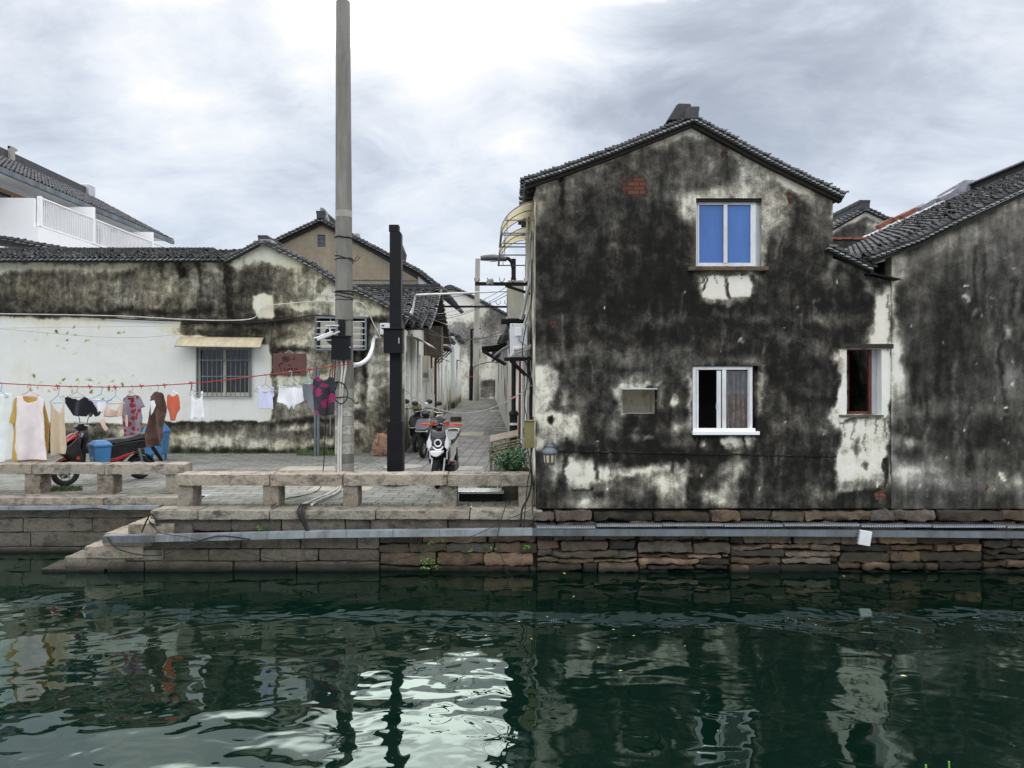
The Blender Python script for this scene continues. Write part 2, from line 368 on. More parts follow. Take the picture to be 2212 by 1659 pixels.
def thin(name, c, t=.5, rough=.4):
    m, nt, b = newmat(name); b.inputs['Base Color'].default_value = (*c, 1); b.inputs['Roughness'].default_value = rough; tr = nt.nodes.new('ShaderNodeBsdfTranslucent'); tr.inputs[0].default_value = (*c, 1)
    mx = nt.nodes.new('ShaderNodeMixShader'); mx.inputs[0].default_value = t; nt.links.new(b.outputs[0], mx.inputs[1]); nt.links.new(tr.outputs[0], mx.inputs[2]); nt.links.new(mx.outputs[0], nt.nodes['Material Output'].inputs[0]); return m
M['cream_film'] = thin('cream_polycarbonate', (.70, .64, .44), .45)
def clearglass():
    m, nt, b = newmat('window_glass'); nt.nodes.remove(b); a = nt.nodes.new('ShaderNodeBsdfTransparent'); g = nt.nodes.new('ShaderNodeBsdfGlossy'); g.inputs['Roughness'].default_value = .02
    mx = nt.nodes.new('ShaderNodeMixShader'); mx.inputs[0].default_value = .06; nt.links.new(a.outputs[0], mx.inputs[1]); nt.links.new(g.outputs[0], mx.inputs[2]); nt.links.new(mx.outputs[0], nt.nodes['Material Output'].inputs[0]); return m
M['glass'] = clearglass()
def leafmat(name, a, b_):
    m, nt, b = newmat(name); at = N(nt, 'ShaderNodeAttribute', attribute_name='wear'); s = nt.nodes.new('ShaderNodeSeparateColor'); nt.links.new(at.outputs['Color'], s.inputs[0])
    nt.links.new(mixc(nt, s.outputs[0], a, b_), b.inputs['Base Color']); b.inputs['Roughness'].default_value = .5
    b.inputs['Subsurface Weight'].default_value = 0
    return m
M['leaf'] = leafmat('leaf', (.018, .055, .018), (.05, .14, .045)); M['grass'] = leafmat('grass', (.025, .06, .012), (.09, .14, .03))
M['weed'] = leafmat('weed', (.06, .17, .02), (.13, .30, .05)); M['yellow_leaf'] = leafmat('fallen_leaf', (.45, .42, .08), (.55, .5, .2))
# ================================================================ world
sc = bpy.context.scene
w = bpy.data.worlds.new("World"); sc.world = w; w.use_nodes = True; nt = w.node_tree; nt.nodes.clear()
out = nt.nodes.new('ShaderNodeOutputWorld'); bg = nt.nodes.new('ShaderNodeBackground'); nt.links.new(bg.outputs[0], out.inputs[0])
SUN_EL = math.radians(60)
sky = nt.nodes.new('ShaderNodeTexSky'); sky.sky_type = 'NISHITA'; sky.sun_disc = False; sky.sun_elevation = SUN_EL; sky.sun_rotation = 0
tc = nt.nodes.new('ShaderNodeTexCoord'); vec = tc.outputs['Generated']
sx = nt.nodes.new('ShaderNodeSeparateXYZ'); nt.links.new(vec, sx.inputs[0])
zc = mth(nt, 'MAXIMUM', sx.outputs[2], 0.0); zd = mth(nt, 'ADD', zc, .34)
cx = nt.nodes.new('ShaderNodeCombineXYZ'); nt.links.new(mth(nt, 'DIVIDE', sx.outputs[0], zd), cx.inputs[0]); nt.links.new(mth(nt, 'DIVIDE', sx.outputs[1], zd), cx.inputs[1])
mp = nt.nodes.new('ShaderNodeMapping'); mp.inputs['Location'].default_value = (3.3, 1.7, 0.0); mp.inputs['Scale'].default_value = (1, 1.25, 1); nt.links.new(cx.outputs[0], mp.inputs[0])
na = nz(nt, mp.outputs[0], 1.3, 8, .6, .5); nb = nz(nt, mp.outputs[0], 3.6, 9, .62, .4)
cl = mth(nt, 'ADD', mth(nt, 'MULTIPLY', na, .52), mth(nt, 'MULTIPLY', nb, .48))
def lobe(px, py, sharp, amp):
    d = Vector(((px-CX)/F, 1, (HY-py)/F)).normalized()
    n = nt.nodes.new('ShaderNodeVectorMath'); n.operation = 'DOT_PRODUCT'; n.inputs[1].default_value = d
    nrm = nt.nodes.new('ShaderNodeVectorMath'); nrm.operation = 'NORMALIZE'; nt.links.new(vec, nrm.inputs[0]); nt.links.new(nrm.outputs[0], n.inputs[0])
    return mth(nt, 'MULTIPLY', mth(nt, 'EXPONENT', mth(nt, 'MULTIPLY', mth(nt, 'SUBTRACT', n.outputs['Value'], 1), sharp)), amp)
b_ = cl
for l in ((1010, 60, 260, .13), (820, 20, 260, .12), (930, -20, 200, .12), (1120, -20, 200, .11), (1300, -30, 240, .10), (660, -20, 300, .08), (1090, 265, 700, .12), (960, 185, 900, .05), (690, 238, 900, .07), (2150, 60, 200, .05), (620, 60, 60, .03), (1850, 130, 50, -.15), (1500, 190, 90, -.11), (560, 150, 70, -.12), (200, 160, 60, -.06), (80, 230, 60, -.07),
          (330, 245, 260, .09), (420, 15, 200, .10), (2150, 30, 60, .04), (1600, 0, 120, .05), (1080, 215, 900, -.10), (130, 120, 50, .04), (560, 240, 400, .06)):
    b_ = mth(nt, 'ADD', b_, lobe(*l))
# cloud brightness and colour: thin bright gaps to blue-grey bellies
cr = ramp(nt, b_, [(.28, (.40, .45, .54)), (.38, (.53, .585, .68)), (.45, (.68, .735, .83)), (.52, (.83, .875, .945)), (.60, (.99, 1.0, 1.02)), (.67, (1.4, 1.4, 1.4)), (.72, (5.5, 5.5, 5.4)), (1.0, (6, 6, 5.9))])
hz = ramp(nt, zc, [(0.0, 0.75), (.16, .45), (.34, 0.0)]); cr = mixc(nt, hz, cr, (.66, .75, .87))
# sky band added just above the frame, brightened for the water to mirror
zb = ramp(nt, zc, [(0.0, 1.0), (.42, 1.0), (.62, 1.0), (1.0, 1.0)])
vb = ramp(nt, zc, [(.44, (1.3, 1.3, 1.32)), (.48, (5.6, 5.6, 5.6)), (.57, (3.0, 3.0, 3.1)), (1.0, (1.3, 1.35, 1.45))]); cr = mixc(nt, ramp(nt, mth(nt, 'MULTIPLY_ADD', mth(nt, 'SUBTRACT', cl, .5), .25, zc), [(.425, 0.0), (.46, 1.0)]), cr, vb)
nsk = mixc(nt, 1.0, sky.outputs[0], (.1, .1, .1), 'MULTIPLY')
fin = mixc(nt, .95, nsk, cr); nt.links.new(fin, bg.inputs[0]); bg.inputs[1].default_value = 1.0
sl = bpy.data.lights.new('sun', 'SUN'); sl.energy = 1.2; sl.angle = math.radians(28); sl.color = (1, .97, .92)
so = bpy.data.objects.new('sun', sl); col.objects.link(so)
sd = Vector((0, math.cos(SUN_EL), math.sin(SUN_EL)))
so.rotation_euler = (-sd).to_track_quat('-Z', 'Y').to_euler(); so.location = (0, -5, 30)
cam = bpy.data.cameras.new('camera'); co = bpy.data.objects.new('camera', cam); col.objects.link(co); sc.camera = co
cam.sensor_width = 36; cam.lens = 36*F/2212; cam.shift_y = -(829.5-HY)/2212; co.location = (0, 0, CZ); co.rotation_euler = (PI/2, 0, 0)
cam.clip_end = 2000; cam.clip_start = .05
sc.view_settings.view_transform = 'Standard'; sc.view_settings.look = 'None'; sc.view_settings.exposure = 0.05; sc.view_settings.gamma = 1
sc.render.engine = 'CYCLES'

# ================================================================ ground and water
def water_mat():
    m, nt, b = newmat('canal_water'); nt.nodes.remove(b); L = nt.links; o = nt.nodes['Material Output']
    d = nt.nodes.new('ShaderNodeBsdfDiffuse'); d.inputs[0].default_value = (.0013, .0078, .0048, 1)
    g = nt.nodes.new('ShaderNodeBsdfGlossy'); g.inputs['Roughness'].default_value = .0; g.inputs['Color'].default_value = (.80, .95, .88, 1)
    fr = nt.nodes.new('ShaderNodeFresnel'); fr.inputs['IOR'].default_value = 1.33
    fac = mth(nt, 'MULTIPLY_ADD', fr.outputs[0], WATER_K, WATER_B, clamp=True)
    mx = nt.nodes.new('ShaderNodeMixShader'); L.new(fac, mx.inputs[0]); L.new(d.outputs[0], mx.inputs[1]); L.new(g.outputs[0], mx.inputs[2]); L.new(mx.outputs[0], o.inputs[0])
    ge = nt.nodes.new('ShaderNodeNewGeometry')
    def wv(sc_, s, det, ds=0):
        q = nt.nodes.new('ShaderNodeMapping'); q.inputs['Scale'].default_value = sc_; L.new(ge.outputs['Position'], q.inputs[0]); return nz(nt, q.outputs[0], s, det, .45, ds)
    h = mth(nt, 'MULTIPLY_ADD', wv((1, 1.15, 1), 1.15, 1, .6), .050, 0)
    h = mth(nt, 'MULTIPLY_ADD', wv((1, 1.3, 1), 3.2, 1.0, .5), .013, h)
    h = mth(nt, 'MULTIPLY_ADD', wv((.8, 1.3, 1), 8, 1.0, .3), .0005, h)
    bp = nt.nodes.new('ShaderNodeBump'); bp.inputs['Strength'].default_value = 1; bp.inputs['Distance'].default_value = 1.0
    L.new(mth(nt, 'MULTIPLY', h, WAVE), bp.inputs['Height'])
    for x in (g.inputs['Normal'], fr.inputs['Normal']): L.new(bp.outputs[0], x)
    return m
WATER_K, WATER_B, WAVE = 1.3, .025, .42
ZW = -.9; YF = 11.15; YL = 12.28; XS = xx(326, 11.15)
wb = MB(); n = 8
wb.add([(-300, -40, ZW), (300, -40, ZW), (300, 12.6, ZW), (-300, 12.6, ZW)], [(0, 1, 2, 3)])
wo = wb.build('water', water_mat()); wo['kind'] = 'structure'

def pave_mat():
    m, nt, b = newmat('paving'); L = nt.links; tc = nt.nodes.new('ShaderNodeTexCoord'); ob = nt.nodes.new('ShaderNodeNewGeometry')
    def bk(rot, bw, rh, c1, c2, sc=1):
        mp = nt.nodes.new('ShaderNodeMapping'); mp.inputs['Rotation'].default_value = (0, 0, rot); L.new(ob.outputs['Position'], mp.inputs[0])
        nn = nt.nodes.new('ShaderNodeTexNoise'); nn.inputs['Scale'].default_value = 2.2; L.new(ob.outputs['Position'], nn.inputs['Vector'])
        vm = nt.nodes.new('ShaderNodeVectorMath'); vm.operation = 'MULTIPLY_ADD'; vm.inputs[1].default_value = (.05, .05, 0); L.new(nn.outputs['Color'], vm.inputs[0]); L.new(mp.outputs[0], vm.inputs[2])
        t = nt.nodes.new('ShaderNodeTexBrick'); L.new(vm.outputs[0], t.inputs[0]); t.inputs['Scale'].default_value = 1; t.inputs['Brick Width'].default_value = bw; t.inputs['Row Height'].default_value = rh
        t.inputs['Mortar Size'].default_value = .011; t.inputs['Mortar Smooth'].default_value = .3; t.inputs['Color1'].default_value = (*c1, 1); t.inputs['Color2'].default_value = (*c2, 1); t.inputs['Mortar'].default_value = (.028, .028, .022, 1); return t
    a = bk(math.radians(2), .42, .25, (.27, .27, .24), (.19, .195, .175)); c = bk(math.radians(92), .55, .27, (.23, .225, .215), (.15, .147, .142))
    sp = nt.nodes.new('ShaderNodeSeparateXYZ'); L.new(ob.outputs['Position'], sp.inputs[0])
    al = ramp(nt, mth(nt, 'MULTIPLY', mth(nt, 'SUBTRACT', sp.outputs[1], 14.6), 20), [(0, 0.0), (1, 1.0)])
    lf = ramp(nt, mth(nt, 'MULTIPLY', mth(nt, 'ADD', sp.outputs[0], 2.75), 20), [(0, 0.0), (1, 1.0)]); al = mth(nt, 'MULTIPLY', al, lf)
    colr = mixc(nt, al, a.outputs['Color'], c.outputs['Color'])
    n1 = nz(nt, ob.outputs['Position'], 1.1, 8, .65); n2 = nz(nt, ob.outputs['Position'], 14, 6, .7)
    colr = mixc(nt, ramp(nt, n1, [(.5, 0.0), (.68, .7)]), colr, (.055, .065, .035)); colr = mixc(nt, ramp(nt, n2, [(.3, .45), (.6, 0.0)]), colr, (.07, .07, .062))
    ed = ramp(nt, mth(nt, 'MULTIPLY_ADD', n1, .5, mth(nt, 'SUBTRACT', sp.outputs[1], 11.55)), [(.05, .8), (.55, 0.0)]); colr = mixc(nt, ed, colr, (.085, .09, .045))
    L.new(colr, b.inputs['Base Color']); L.new(ramp(nt, n1, [(.3, .55), (.7, .85)]), b.inputs['Roughness']); b.inputs['Specular IOR Level'].default_value = .3
    f = mth(nt, 'ADD', mth(nt, 'MULTIPLY', mixc(nt, al, a.outputs['Fac'], c.outputs['Fac']), -1), mth(nt, 'MULTIPLY', n2, .5)); bump(nt, b, f, .6, .012); return m
g = MB(); g.add([(XS+.3, YF+.35, 0), (400, YF+.35, 0), (400, 500, 0), (-400, 500, 0), (-400, YL+.35, 0), (XS+.3, YL+.35, 0)], [(0, 1, 2, 3, 4, 5)])
go = g.build('ground', pave_mat()); go['kind'] = 'structure'
nb_ = MB(); nb_.box(-300, 300, -40, .9, -1.2, .35); nbo = nb_.build('near_bank', M['granite']); nbo['kind'] = 'structure'; nbo.name = 'path'

# ================================================================ canal walls
def rnd(a, b): return random.uniform(a, b)
def tone(lo=.35, hi=.65): return (rnd(lo, hi), 0, rnd(0, 1), 1)
def courses(mb, x0, x1, z0, z1, yf, hs, ws, amp=.012, r=.02, depth=.3, jit=.02, st=.06, gap=.008, lo=.3, hi=.7):
    z = z1
    while z > z0+.03:
        h = min(rnd(*hs), z-z0); 
        if z-h-z0 < .05: h = z-z0
        x = x0-rnd(0, ws[0])
        while x < x1:
            w_ = rnd(*ws); a = max(x, x0); b_ = min(x+w_, x1)
            if b_-a > .05:
                mb.cur = tone(lo, hi); y = yf+rnd(-jit, jit)
                hh = rnd(0, gap*1.5)
                mb.stone(a+gap/2, b_-gap/2, y, y+depth, z-h+gap/2, z-gap/2-hh*(random.random() < .4), r, amp, 5, st, random.random()*90)
            x += w_
        z -= h
def slabs(mb, parent, name, mat, edges, y0, y1, z0, z1, r=.015, amp=.007):
    for i in range(len(edges)-1):
        q = MB(); q.cur = (rnd(.45, .6), 0, rnd(0, 1), 1)
        q.stone(edges[i]+.004, edges[i+1]-.004, y0+rnd(-.012, .012), y1, z0+rnd(-.004, .004), z1+rnd(-.003, .003), r, amp, 6, .06, i*7.3)
        q.build(name, mat, parent, smooth=True, weld=True)
X0R = xx(1158, 11.2)
qw = thing('canal_wall', 'long mossy stone canal embankment under the stained houses and the quay', 'canal wall', (0, YF, ZW))
slabs(None, qw, 'coping_slab', M['granite'], [XS, -4.6, -3.55, -2.0, -.62, .45], YF-.04, YF+.42, -.13, 0.0)
m1 = MB(); courses(m1, XS+.02, -2.1, -.32, -.13, YF+.05, (.19, .19), (.7, 1.5)); courses(m1, -2.1, .36, -.32, -.13, YF+.05, (.19, .19), (.5, 1.5))
courses(m1, -5.95, -1.95, -1.1, -.40, YF+.0, (.17, .24), (.6, 1.6), .010, .02); m1.build('squared_stones', M['granite_wall'], qw, smooth=True, weld=True)
m2 = MB(); courses(m2, -1.95, .36, -1.1, -.32, YF+.02, (.12, .24), (.25, 1.1), .026, .018, .3, .03, .038, .012, .15, .8)
xs_ = [.36]
while xs_[-1] < 9.2: xs_.append(min(9.2, xs_[-1]+rnd(.9, 2.2)))
for xa_, xb_ in zip(xs_[:-1], xs_[1:]): courses(m2, xa_, xb_, -1.1, -.30, YF-.02, (.07, .21), (.2, 1.0), .030, .020, .35, .045, .038, .016, .1, .85)
courses(m2, .30, 9.2, -.30, .0, YF-.03, (.14, .20), (.25, 1.3), .034, .02, .3, .06, .04, .024, .0, .62)
m2.build('rubble_stones', M['rubble'], qw, smooth=True, weld=True)
m3 = MB(); m3.box(XS+.05, 9.3, YF+.12, YF+.34, -1.3, -.02); m3.build('joint_backing', M['joint'], qw)
lw = thing('canal_wall', 'set-back left stone canal embankment behind the stone steps', 'canal wall', (-8, YL, ZW))
slabs(None, lw, 'coping_slab', M['granite'], [-16, -13.2, -10.9, -8.95, -6.6, XS-.0], YL-.02, YL+.42, -.12, 0)
m4 = MB(); courses(m4, -16, XS+.2, -1.2, -.12, YL+.05, (.2, .26), (.8, 1.9), .009, .015, .3, .01, .09, .006, .35, .6); m4.build('squared_stones', M['granite_wall'], lw, smooth=True, weld=True)
m5 = MB(); m5.box(-16, XS+.2, YL+.12, YL+.34, -1.3, -.02); m5.build('joint_backing', M['joint'], lw)
st_ = thing('stone_steps', 'worn stone steps going down to the green water beside the quay', 'steps', (-6.1, YF, ZW))
sxs = [xx(p, YF) for p in (326, 278, 224, 185, 139, 90)]; tops = [-.0, -.195, -.345, -.52, -.69, -.85]
for i in range(1, 6):
    q = MB(); q.cur = (rnd(.5, .65), 0, rnd(.2, 1), 1)
    q.stone(sxs[i], sxs[i-1]+.35+(.25 if i > 2 else 0), YF-.03+rnd(-.02, .02), YL+.06, tops[i]-.16-(.5 if i == 5 else .02), tops[i], .02, .016, 4, .07, i*5.1); q.build('step', M['granite_wall'] if i > 3 else M['granite'], st_, smooth=True, weld=True)
q = MB()
for i in range(1, 5):
    q.cur = tone(); q.stone(sxs[i-1]+.2, XS+.6, YF+.03, YL+.02, tops[i]-.165, tops[i]-.01, .015, .01, 5, .08, i*9.)
q.build('step_core', M['granite_wall'], st_, smooth=True, weld=True)

# conduits on the walls
def trunk(label, pts, h, d, mat, group=None, seams=6):
    t = thing('cable_trunking', label, 'conduit', pts[0], 0, group)
    q = MB(); q2 = MB()
    for a, b in zip(pts[:-1], pts[1:]): q.beam(a, b, d, h)
    a, b = Vector(pts[0]), Vector(pts[-1])
    for i in range(1, seams+1):
        f = i/(seams+1); k = f*(len(pts)-1); j = min(int(k), len(pts)-2); p = Vector(pts[j]).lerp(Vector(pts[j+1]), k-j); q2.box(p.x-.006, p.x+.006, p.y-d/2-.003, p.y+d/2, p.z-h/2-.003, p.z+h/2+.003)
    q.v += []; b0 = len(q.v); q.mi = 1; q.add(q2.v, q2.f); q.mi = 0; q.build('tray', [mat, M['conduit_dark']], t); return t
YC = YF-.14
trunk('pale grey metal cable trunking along the quay wall under the stone railing', [(xx(338, YC), YC, zy(1162, YC)), (xx(700, YC), YC, zy(1153, YC)), (xx(1150, YC), YC, zy(1148, YC))], .095, .12, M['conduit'], 'cable trunking along the embankment', 8)
trunk('stained dark end piece of cable trunking on the stone steps', [(xx(226, YC), YC, zy(1164, YC)), (xx(337, YC), YC, zy(1162, YC))], .1, .13, M['conduit_dark'], 'cable trunking along the embankment', 1)
trunk('blue-grey metal cable trunking under the stained black houses', [(xx(1151, YC), YC, zy(1149, YC)), (xx(1700, YC), YC, zy(1150, YC)), (xx(2400, YC), YC, zy(1156, YC))], .09, .12, M['conduit_dark'], 'cable trunking along the embankment', 5)
YD = YL-.08
trunk('thin pale cable trunking on the set-back left embankment', [(xx(-300, YD), YD, zy(1098, YD)), (xx(345, YD), YD, zy(1096, YD))], .06, .07, M['conduit'], 'cable trunking along the embankment', 5)
for i, (a, b_, dy) in enumerate(((1158, 1286, 6), (1288, 1428, 2), (1430, 1560, 1), (1562, 1690, 2), (1692, 1856, 1), (1858, 2010, 3), (2012, 2170, 4), (2172, 2330, 5))):
    z = zy(1133.5+dy, YC); q = MB(); q.box(xx(a, YC), xx(b_, YC), YC-.03, YC+.06, z-.012, z+.024)
    q2 = MB(); nn_ = int((b_-a)/5)
    for k in range(nn_): x = xx(a+3+k*5, YC); q2.box(x, x+.016, YC-.034, YC-.028, z-.006, z+.016)
    t = thing('light_strip', ['ribbed grey light strip lying on the trunking, leftmost of the row', 'pale ribbed light strip on the trunking below the small wall niche', 'thin ribbed light strip on the trunking left of the lower window', 'ribbed light strip on the trunking below the white lower window', 'dark light strip on the trunking ending at the white box', 'light strip on the trunking just right of the white box', 'light strip on the trunking near the right edge', 'light strip at the very right edge of the trunking'][i], 'light strip', (xx(a, YC), YC, z), 0, 'light strips on the trunking')
    q.build('housing', M['steel_grey'], t, bevel=.003); q2.build('rib', M['alu'], t)
t = thing('floodlight', 'tilted white box floodlight fixed on the blue-grey trunking', 'floodlight', W(1868, 1162, YC-.12))
q = MB(local=True); R = Matrix.Rotation(math.radians(9), 3, 'Y'); q.obox((0, 0, 0), (.17, .05, .21), R); q.build('casing', M['ac_white'], t, bevel=.008)
q = MB(local=True)
for k in range(9): q.obox(R@Vector((-.09, .0, -.09+k*.022)), (.012, .05, .006), R)
q.build('heat_fin', M['alu'], t); q = MB(local=True); q.obox((-.02, .06, .08), (.05, .1, .03)); q.build('bracket', M['steel_grey'], t)

# ================================================================ stone railings
def railing(label, y0, y1, ztop, th, edges, posts, pw):
    t = thing('stone_railing', label, 'railing', (edges[0], y0, 0), 0, 'low granite railings along the quay')
    for i in range(len(edges)-1):
        q = MB(); q.cur = (rnd(.5, .62), 0, rnd(.2, 1), 1); q.stone(edges[i]+.004, edges[i+1]-.004, y0+rnd(-.01, .01), y1, ztop-th+rnd(-.006, .006), ztop+rnd(-.004, .004), .014, .011, 6, .045, i*3.3+y0)
        q.build('rail_slab', M['granite'], t, smooth=True, weld=True)
    for i, p in enumerate(posts):
        q = MB(); q.cur = (rnd(.42, .55), 0, rnd(.2, 1), 1); q.stone(p, p+pw, y0+.03, y1-.02, -.01, ztop-th+.012, .018, .012, 6, .045, i*2.3+y0); q.build('post', M['granite'], t, smooth=True, weld=True)
    return t
RY = 11.44
railing('long low granite railing on the quay in front of the alley', RY, 11.84, .485, .17, [xx(380, RY), xx(583, RY), xx(740, RY), xx(966, RY), xx(1150, RY)], [xx(p, RY) for p in (381, 566, 739, 953, 1120)], .235)
LY = 12.63
railing('left low granite railing in front of the red scooter', LY, 12.99, .50, .17, [-16, -13.6, -10.7, xx(68, LY), xx(226, LY), xx(397, LY)], [-15.6, -13.4, -10.9, xx(50, LY), xx(207, LY), xx(355, LY)], .27)

# ================================================================ walls
D = Vector((-.034, 1, 0)).normalized()
def wall(name, parent, mat, O, U, u0, u1, z0, z1, clip=(), holes=(), step=.025, pf=None, thick=.2, inn=(0, 1, 0), rough=.008):
    O = Vector(O); U = Vector(U).normalized(); inn = Vector(inn).normalized()
    def lines(a, b, ex):
        L_ = list(np.arange(a, b, step))+[b]; ex = [e for e in ex if a < e < b]
        L_ = [l for l in L_ if all(abs(l-e) > step*.35 for e in ex)]+ex; return sorted(set(round(float(x), 5) for x in L_))
    us = lines(u0, u1, [h for q in holes for h in (q[0], q[1])]); zs = lines(z0, z1, [h for q in holes for h in (q[2], q[3])])
    bm = bmesh.new(); nv = len(us)
    vs = [bm.verts.new((u, 0, z)) for z in zs for u in us]
    topmax = None
    for j in range(len(zs)-1):
        zc_ = (zs[j]+zs[j+1])/2
        for i in range(nv-1):
            uc = (us[i]+us[i+1])/2
            if any(h[0] < uc < h[1] and h[2] < zc_ < h[3] for h in holes): continue
            a = j*nv+i; bm.faces.new((vs[a], vs[a+1], vs[a+nv+1], vs[a+nv]))
    for v in [v for v in bm.verts if not v.link_faces]: bm.verts.remove(v)
    for (a, b) in zip(clip[:-1], clip[1:]):
        nr = Vector((-(b[1]-a[1]), 0, b[0]-a[0])).normalized()
        bmesh.ops.bisect_plane(bm, geom=bm.verts[:]+bm.edges[:]+bm.faces[:], plane_co=(a[0], 0, a[1]), plane_no=nr, clear_outer=True)
    ed = [e for e in bm.edges if e.is_boundary]
    r = bmesh.ops.extrude_edge_only(bm, edges=ed)
    bv = set(e for e in r['geom'] if isinstance(e, bmesh.types.BMVert))
    bm.verts.ensure_lookup_table(); bm.verts.index_update()
    co = np.array([v.co[:] for v in bm.verts]); u = co[:, 0]; z = co[:, 2]
    dep = np.array([thick if v in bv else 0. for v in bm.verts])
    disp = (fbm(u*3, z*3, 3)-.5)*rough*2; dep2 = dep+disp
    P = np.array(O)[None]+u[:, None]*np.array(U)[None]+np.stack([0*z, 0*z, z], 1)+dep2[:, None]*np.array(inn)[None]
    L_, G, T = pf(P[:, 0], P[:, 1]-(dep2*inn.y), P[:, 2], u) if pf else (np.full(len(u), .5), 0*u, 0*u)
    o0 = ORI.get(parent.name, Vector((0, 0, 0))) if parent else Vector((0, 0, 0))
    for v, p in zip(bm.verts, P): v.co = (p[0]-o0.x, p[1]-o0.y, p[2]-o0.z)
    bmesh.ops.recalc_face_normals(bm, faces=bm.faces)
    me = bpy.data.meshes.new(name); bm.to_mesh(me); bm.free()
    a = me.color_attributes.new('wear', 'FLOAT_COLOR', 'POINT'); a.data.foreach_set('color', np.stack([L_, G, T, np.ones_like(L_)], 1).astype(np.float32).ravel())
    me.materials.append(mat); o = bpy.data.objects.new(name, me); col.objects.link(o); o.parent = parent; ORI[o.name] = o0; return o
def frontpaint(base, shapes, Yp, **k):
    def f(X, Y, Z, u):
        return paint(CX+X*F/Yp, HY-(Z-CZ)*F/Yp, base, shapes, **k)
    return f
def pz(pts, Y): return [(xx(x, Y), zy(y, Y)) for x, y in pts]
def hole(x0, y0, x1, y1, Y): return (xx(x0, Y), xx(x1, Y), zy(y1, Y), zy(y0, Y))

# ================================================================ roofs
def resample(P, d):
    L_ = [0]; 
    for a, b in zip(P[:-1], P[1:]): L_.append(L_[-1]+(b-a).length)
    n = max(2, int(L_[-1]/d)); R = []
    for i in range(n+1):
        s = L_[-1]*i/n; j = 0
        while j < len(P)-2 and L_[j+1] < s: j += 1
        R.append(P[j].lerp(P[j+1], (s-L_[j])/(L_[j+1]-L_[j])))
    return R
def roof(name, parent, P, along, depth, expo=.1, sp=.2, r=.075, th=.055, mat=None, verge=(True, False), first=2, expo1=None, tiles=True, up=1):
    # P: ridge -> eave points of the slab's underside at the near verge; along: unit vector of the ridge
    mat = mat or M['tile']; P = [Vector(p) for p in P]; along = Vector(along).normalized()
    sl = (P[-1]-P[0]).normalized(); nrm = along.cross(sl)
    if nrm.z < 0: nrm = -nrm
    q = MB(); q.cur = (.12, 0, 0, 1)
    A = [p for p in P]; B = [p+nrm*th for p in P]
    R_ = [[a, b, b+along*depth, a+along*depth] for a, b in zip(A, B)]; q.rings(R_)
    if tiles:
        nc = int(depth/sp)
        for c in range(nc+1):
            off = along*(min(c*sp+.06, depth-.04)); e = (expo1 or expo) if c < first else expo
            S = resample([p+off for p in B], e)
            for i in range(len(S)-1):
                d = (S[i+1]-S[i]); dn = d.normalized(); a = S[i]; b = S[i+1]+dn*.03
                q.cur = (rnd(0, .6)*(1.6 if random.random() < .1 else .8), 0, 0, 1)
                h0, h1 = rnd(-.004, .004), .020+rnd(0, .020)+(.03 if random.random() < .03 else 0); jt = along*rnd(-.014, .014)
                def arc(p, rr, h): return [p+jt+along*(math.cos(t)*rr)+nrm*(math.sin(t)*rr*.8+h) for t in (0, .9, 1.57, 2.24, PI)]
                ra, rb_ = arc(a, r*.86, h0), arc(b, r, h1); ri = arc(b, r-.017, h1-.008)
                q.rings([ra, rb_, ri], closed=False)
    o = q.build(name, mat, parent, normals=True)
    if verge[0] or verge[1]:
        v = MB()
        for side in (0, 1):
            if not verge[side]: continue
            off = along*(-.035 if side == 0 else depth-.06)
            S = resample([p+nrm*(th*.25)+off for p in P], (expo1 or expo)*1.0)
            for i in range(len(S)-1):
                d = (S[i+1]-S[i]).normalized(); a = S[i]; b = S[i+1]+d*.035
                v.cur = (rnd(.25, 1.0), 0, 0, 1); v.beam(a+nrm*.006+along*.05, a.lerp(S[i+1], .66)+nrm*.022+along*.05, .10, .017, nrm)
        v.build('verge_tile', M['verge'], parent)
    return o
def ridge(parent, a, b, w=.16, h=.2, mat=None, name='ridge'):
    q = MB(); q.cur = (.2, 0, 0, 1); a = Vector(a); b = Vector(b); L_ = (b-a).length; n = max(1, int(L_/.11)); 
    q.beam(a+Vector((0, 0, h*.3)), b+Vector((0, 0, h*.3)), w, h*.6)
    for i in range(n):
        q.cur = (rnd(.1, .5), 0, 0, 1); p = a.lerp(b, (i+.1)/n); r_ = a.lerp(b, (i+.92)/n); q.beam(p+Vector((0, 0, h*.78)), r_+Vector((0, 0, h*.82+rnd(0, .012))), w*1.15, h*.36)
    return q.build(name, mat or M['tile'], parent)
def R_(f, *a): # crop rect -> px rect
    x0, y0 = f(a[0], a[1]); x1, y1 = f(a[2], a[3]); return x0, y0, x1, y1
def P_(f, pts): return [f(*p) for p in pts]
YR = 11.2
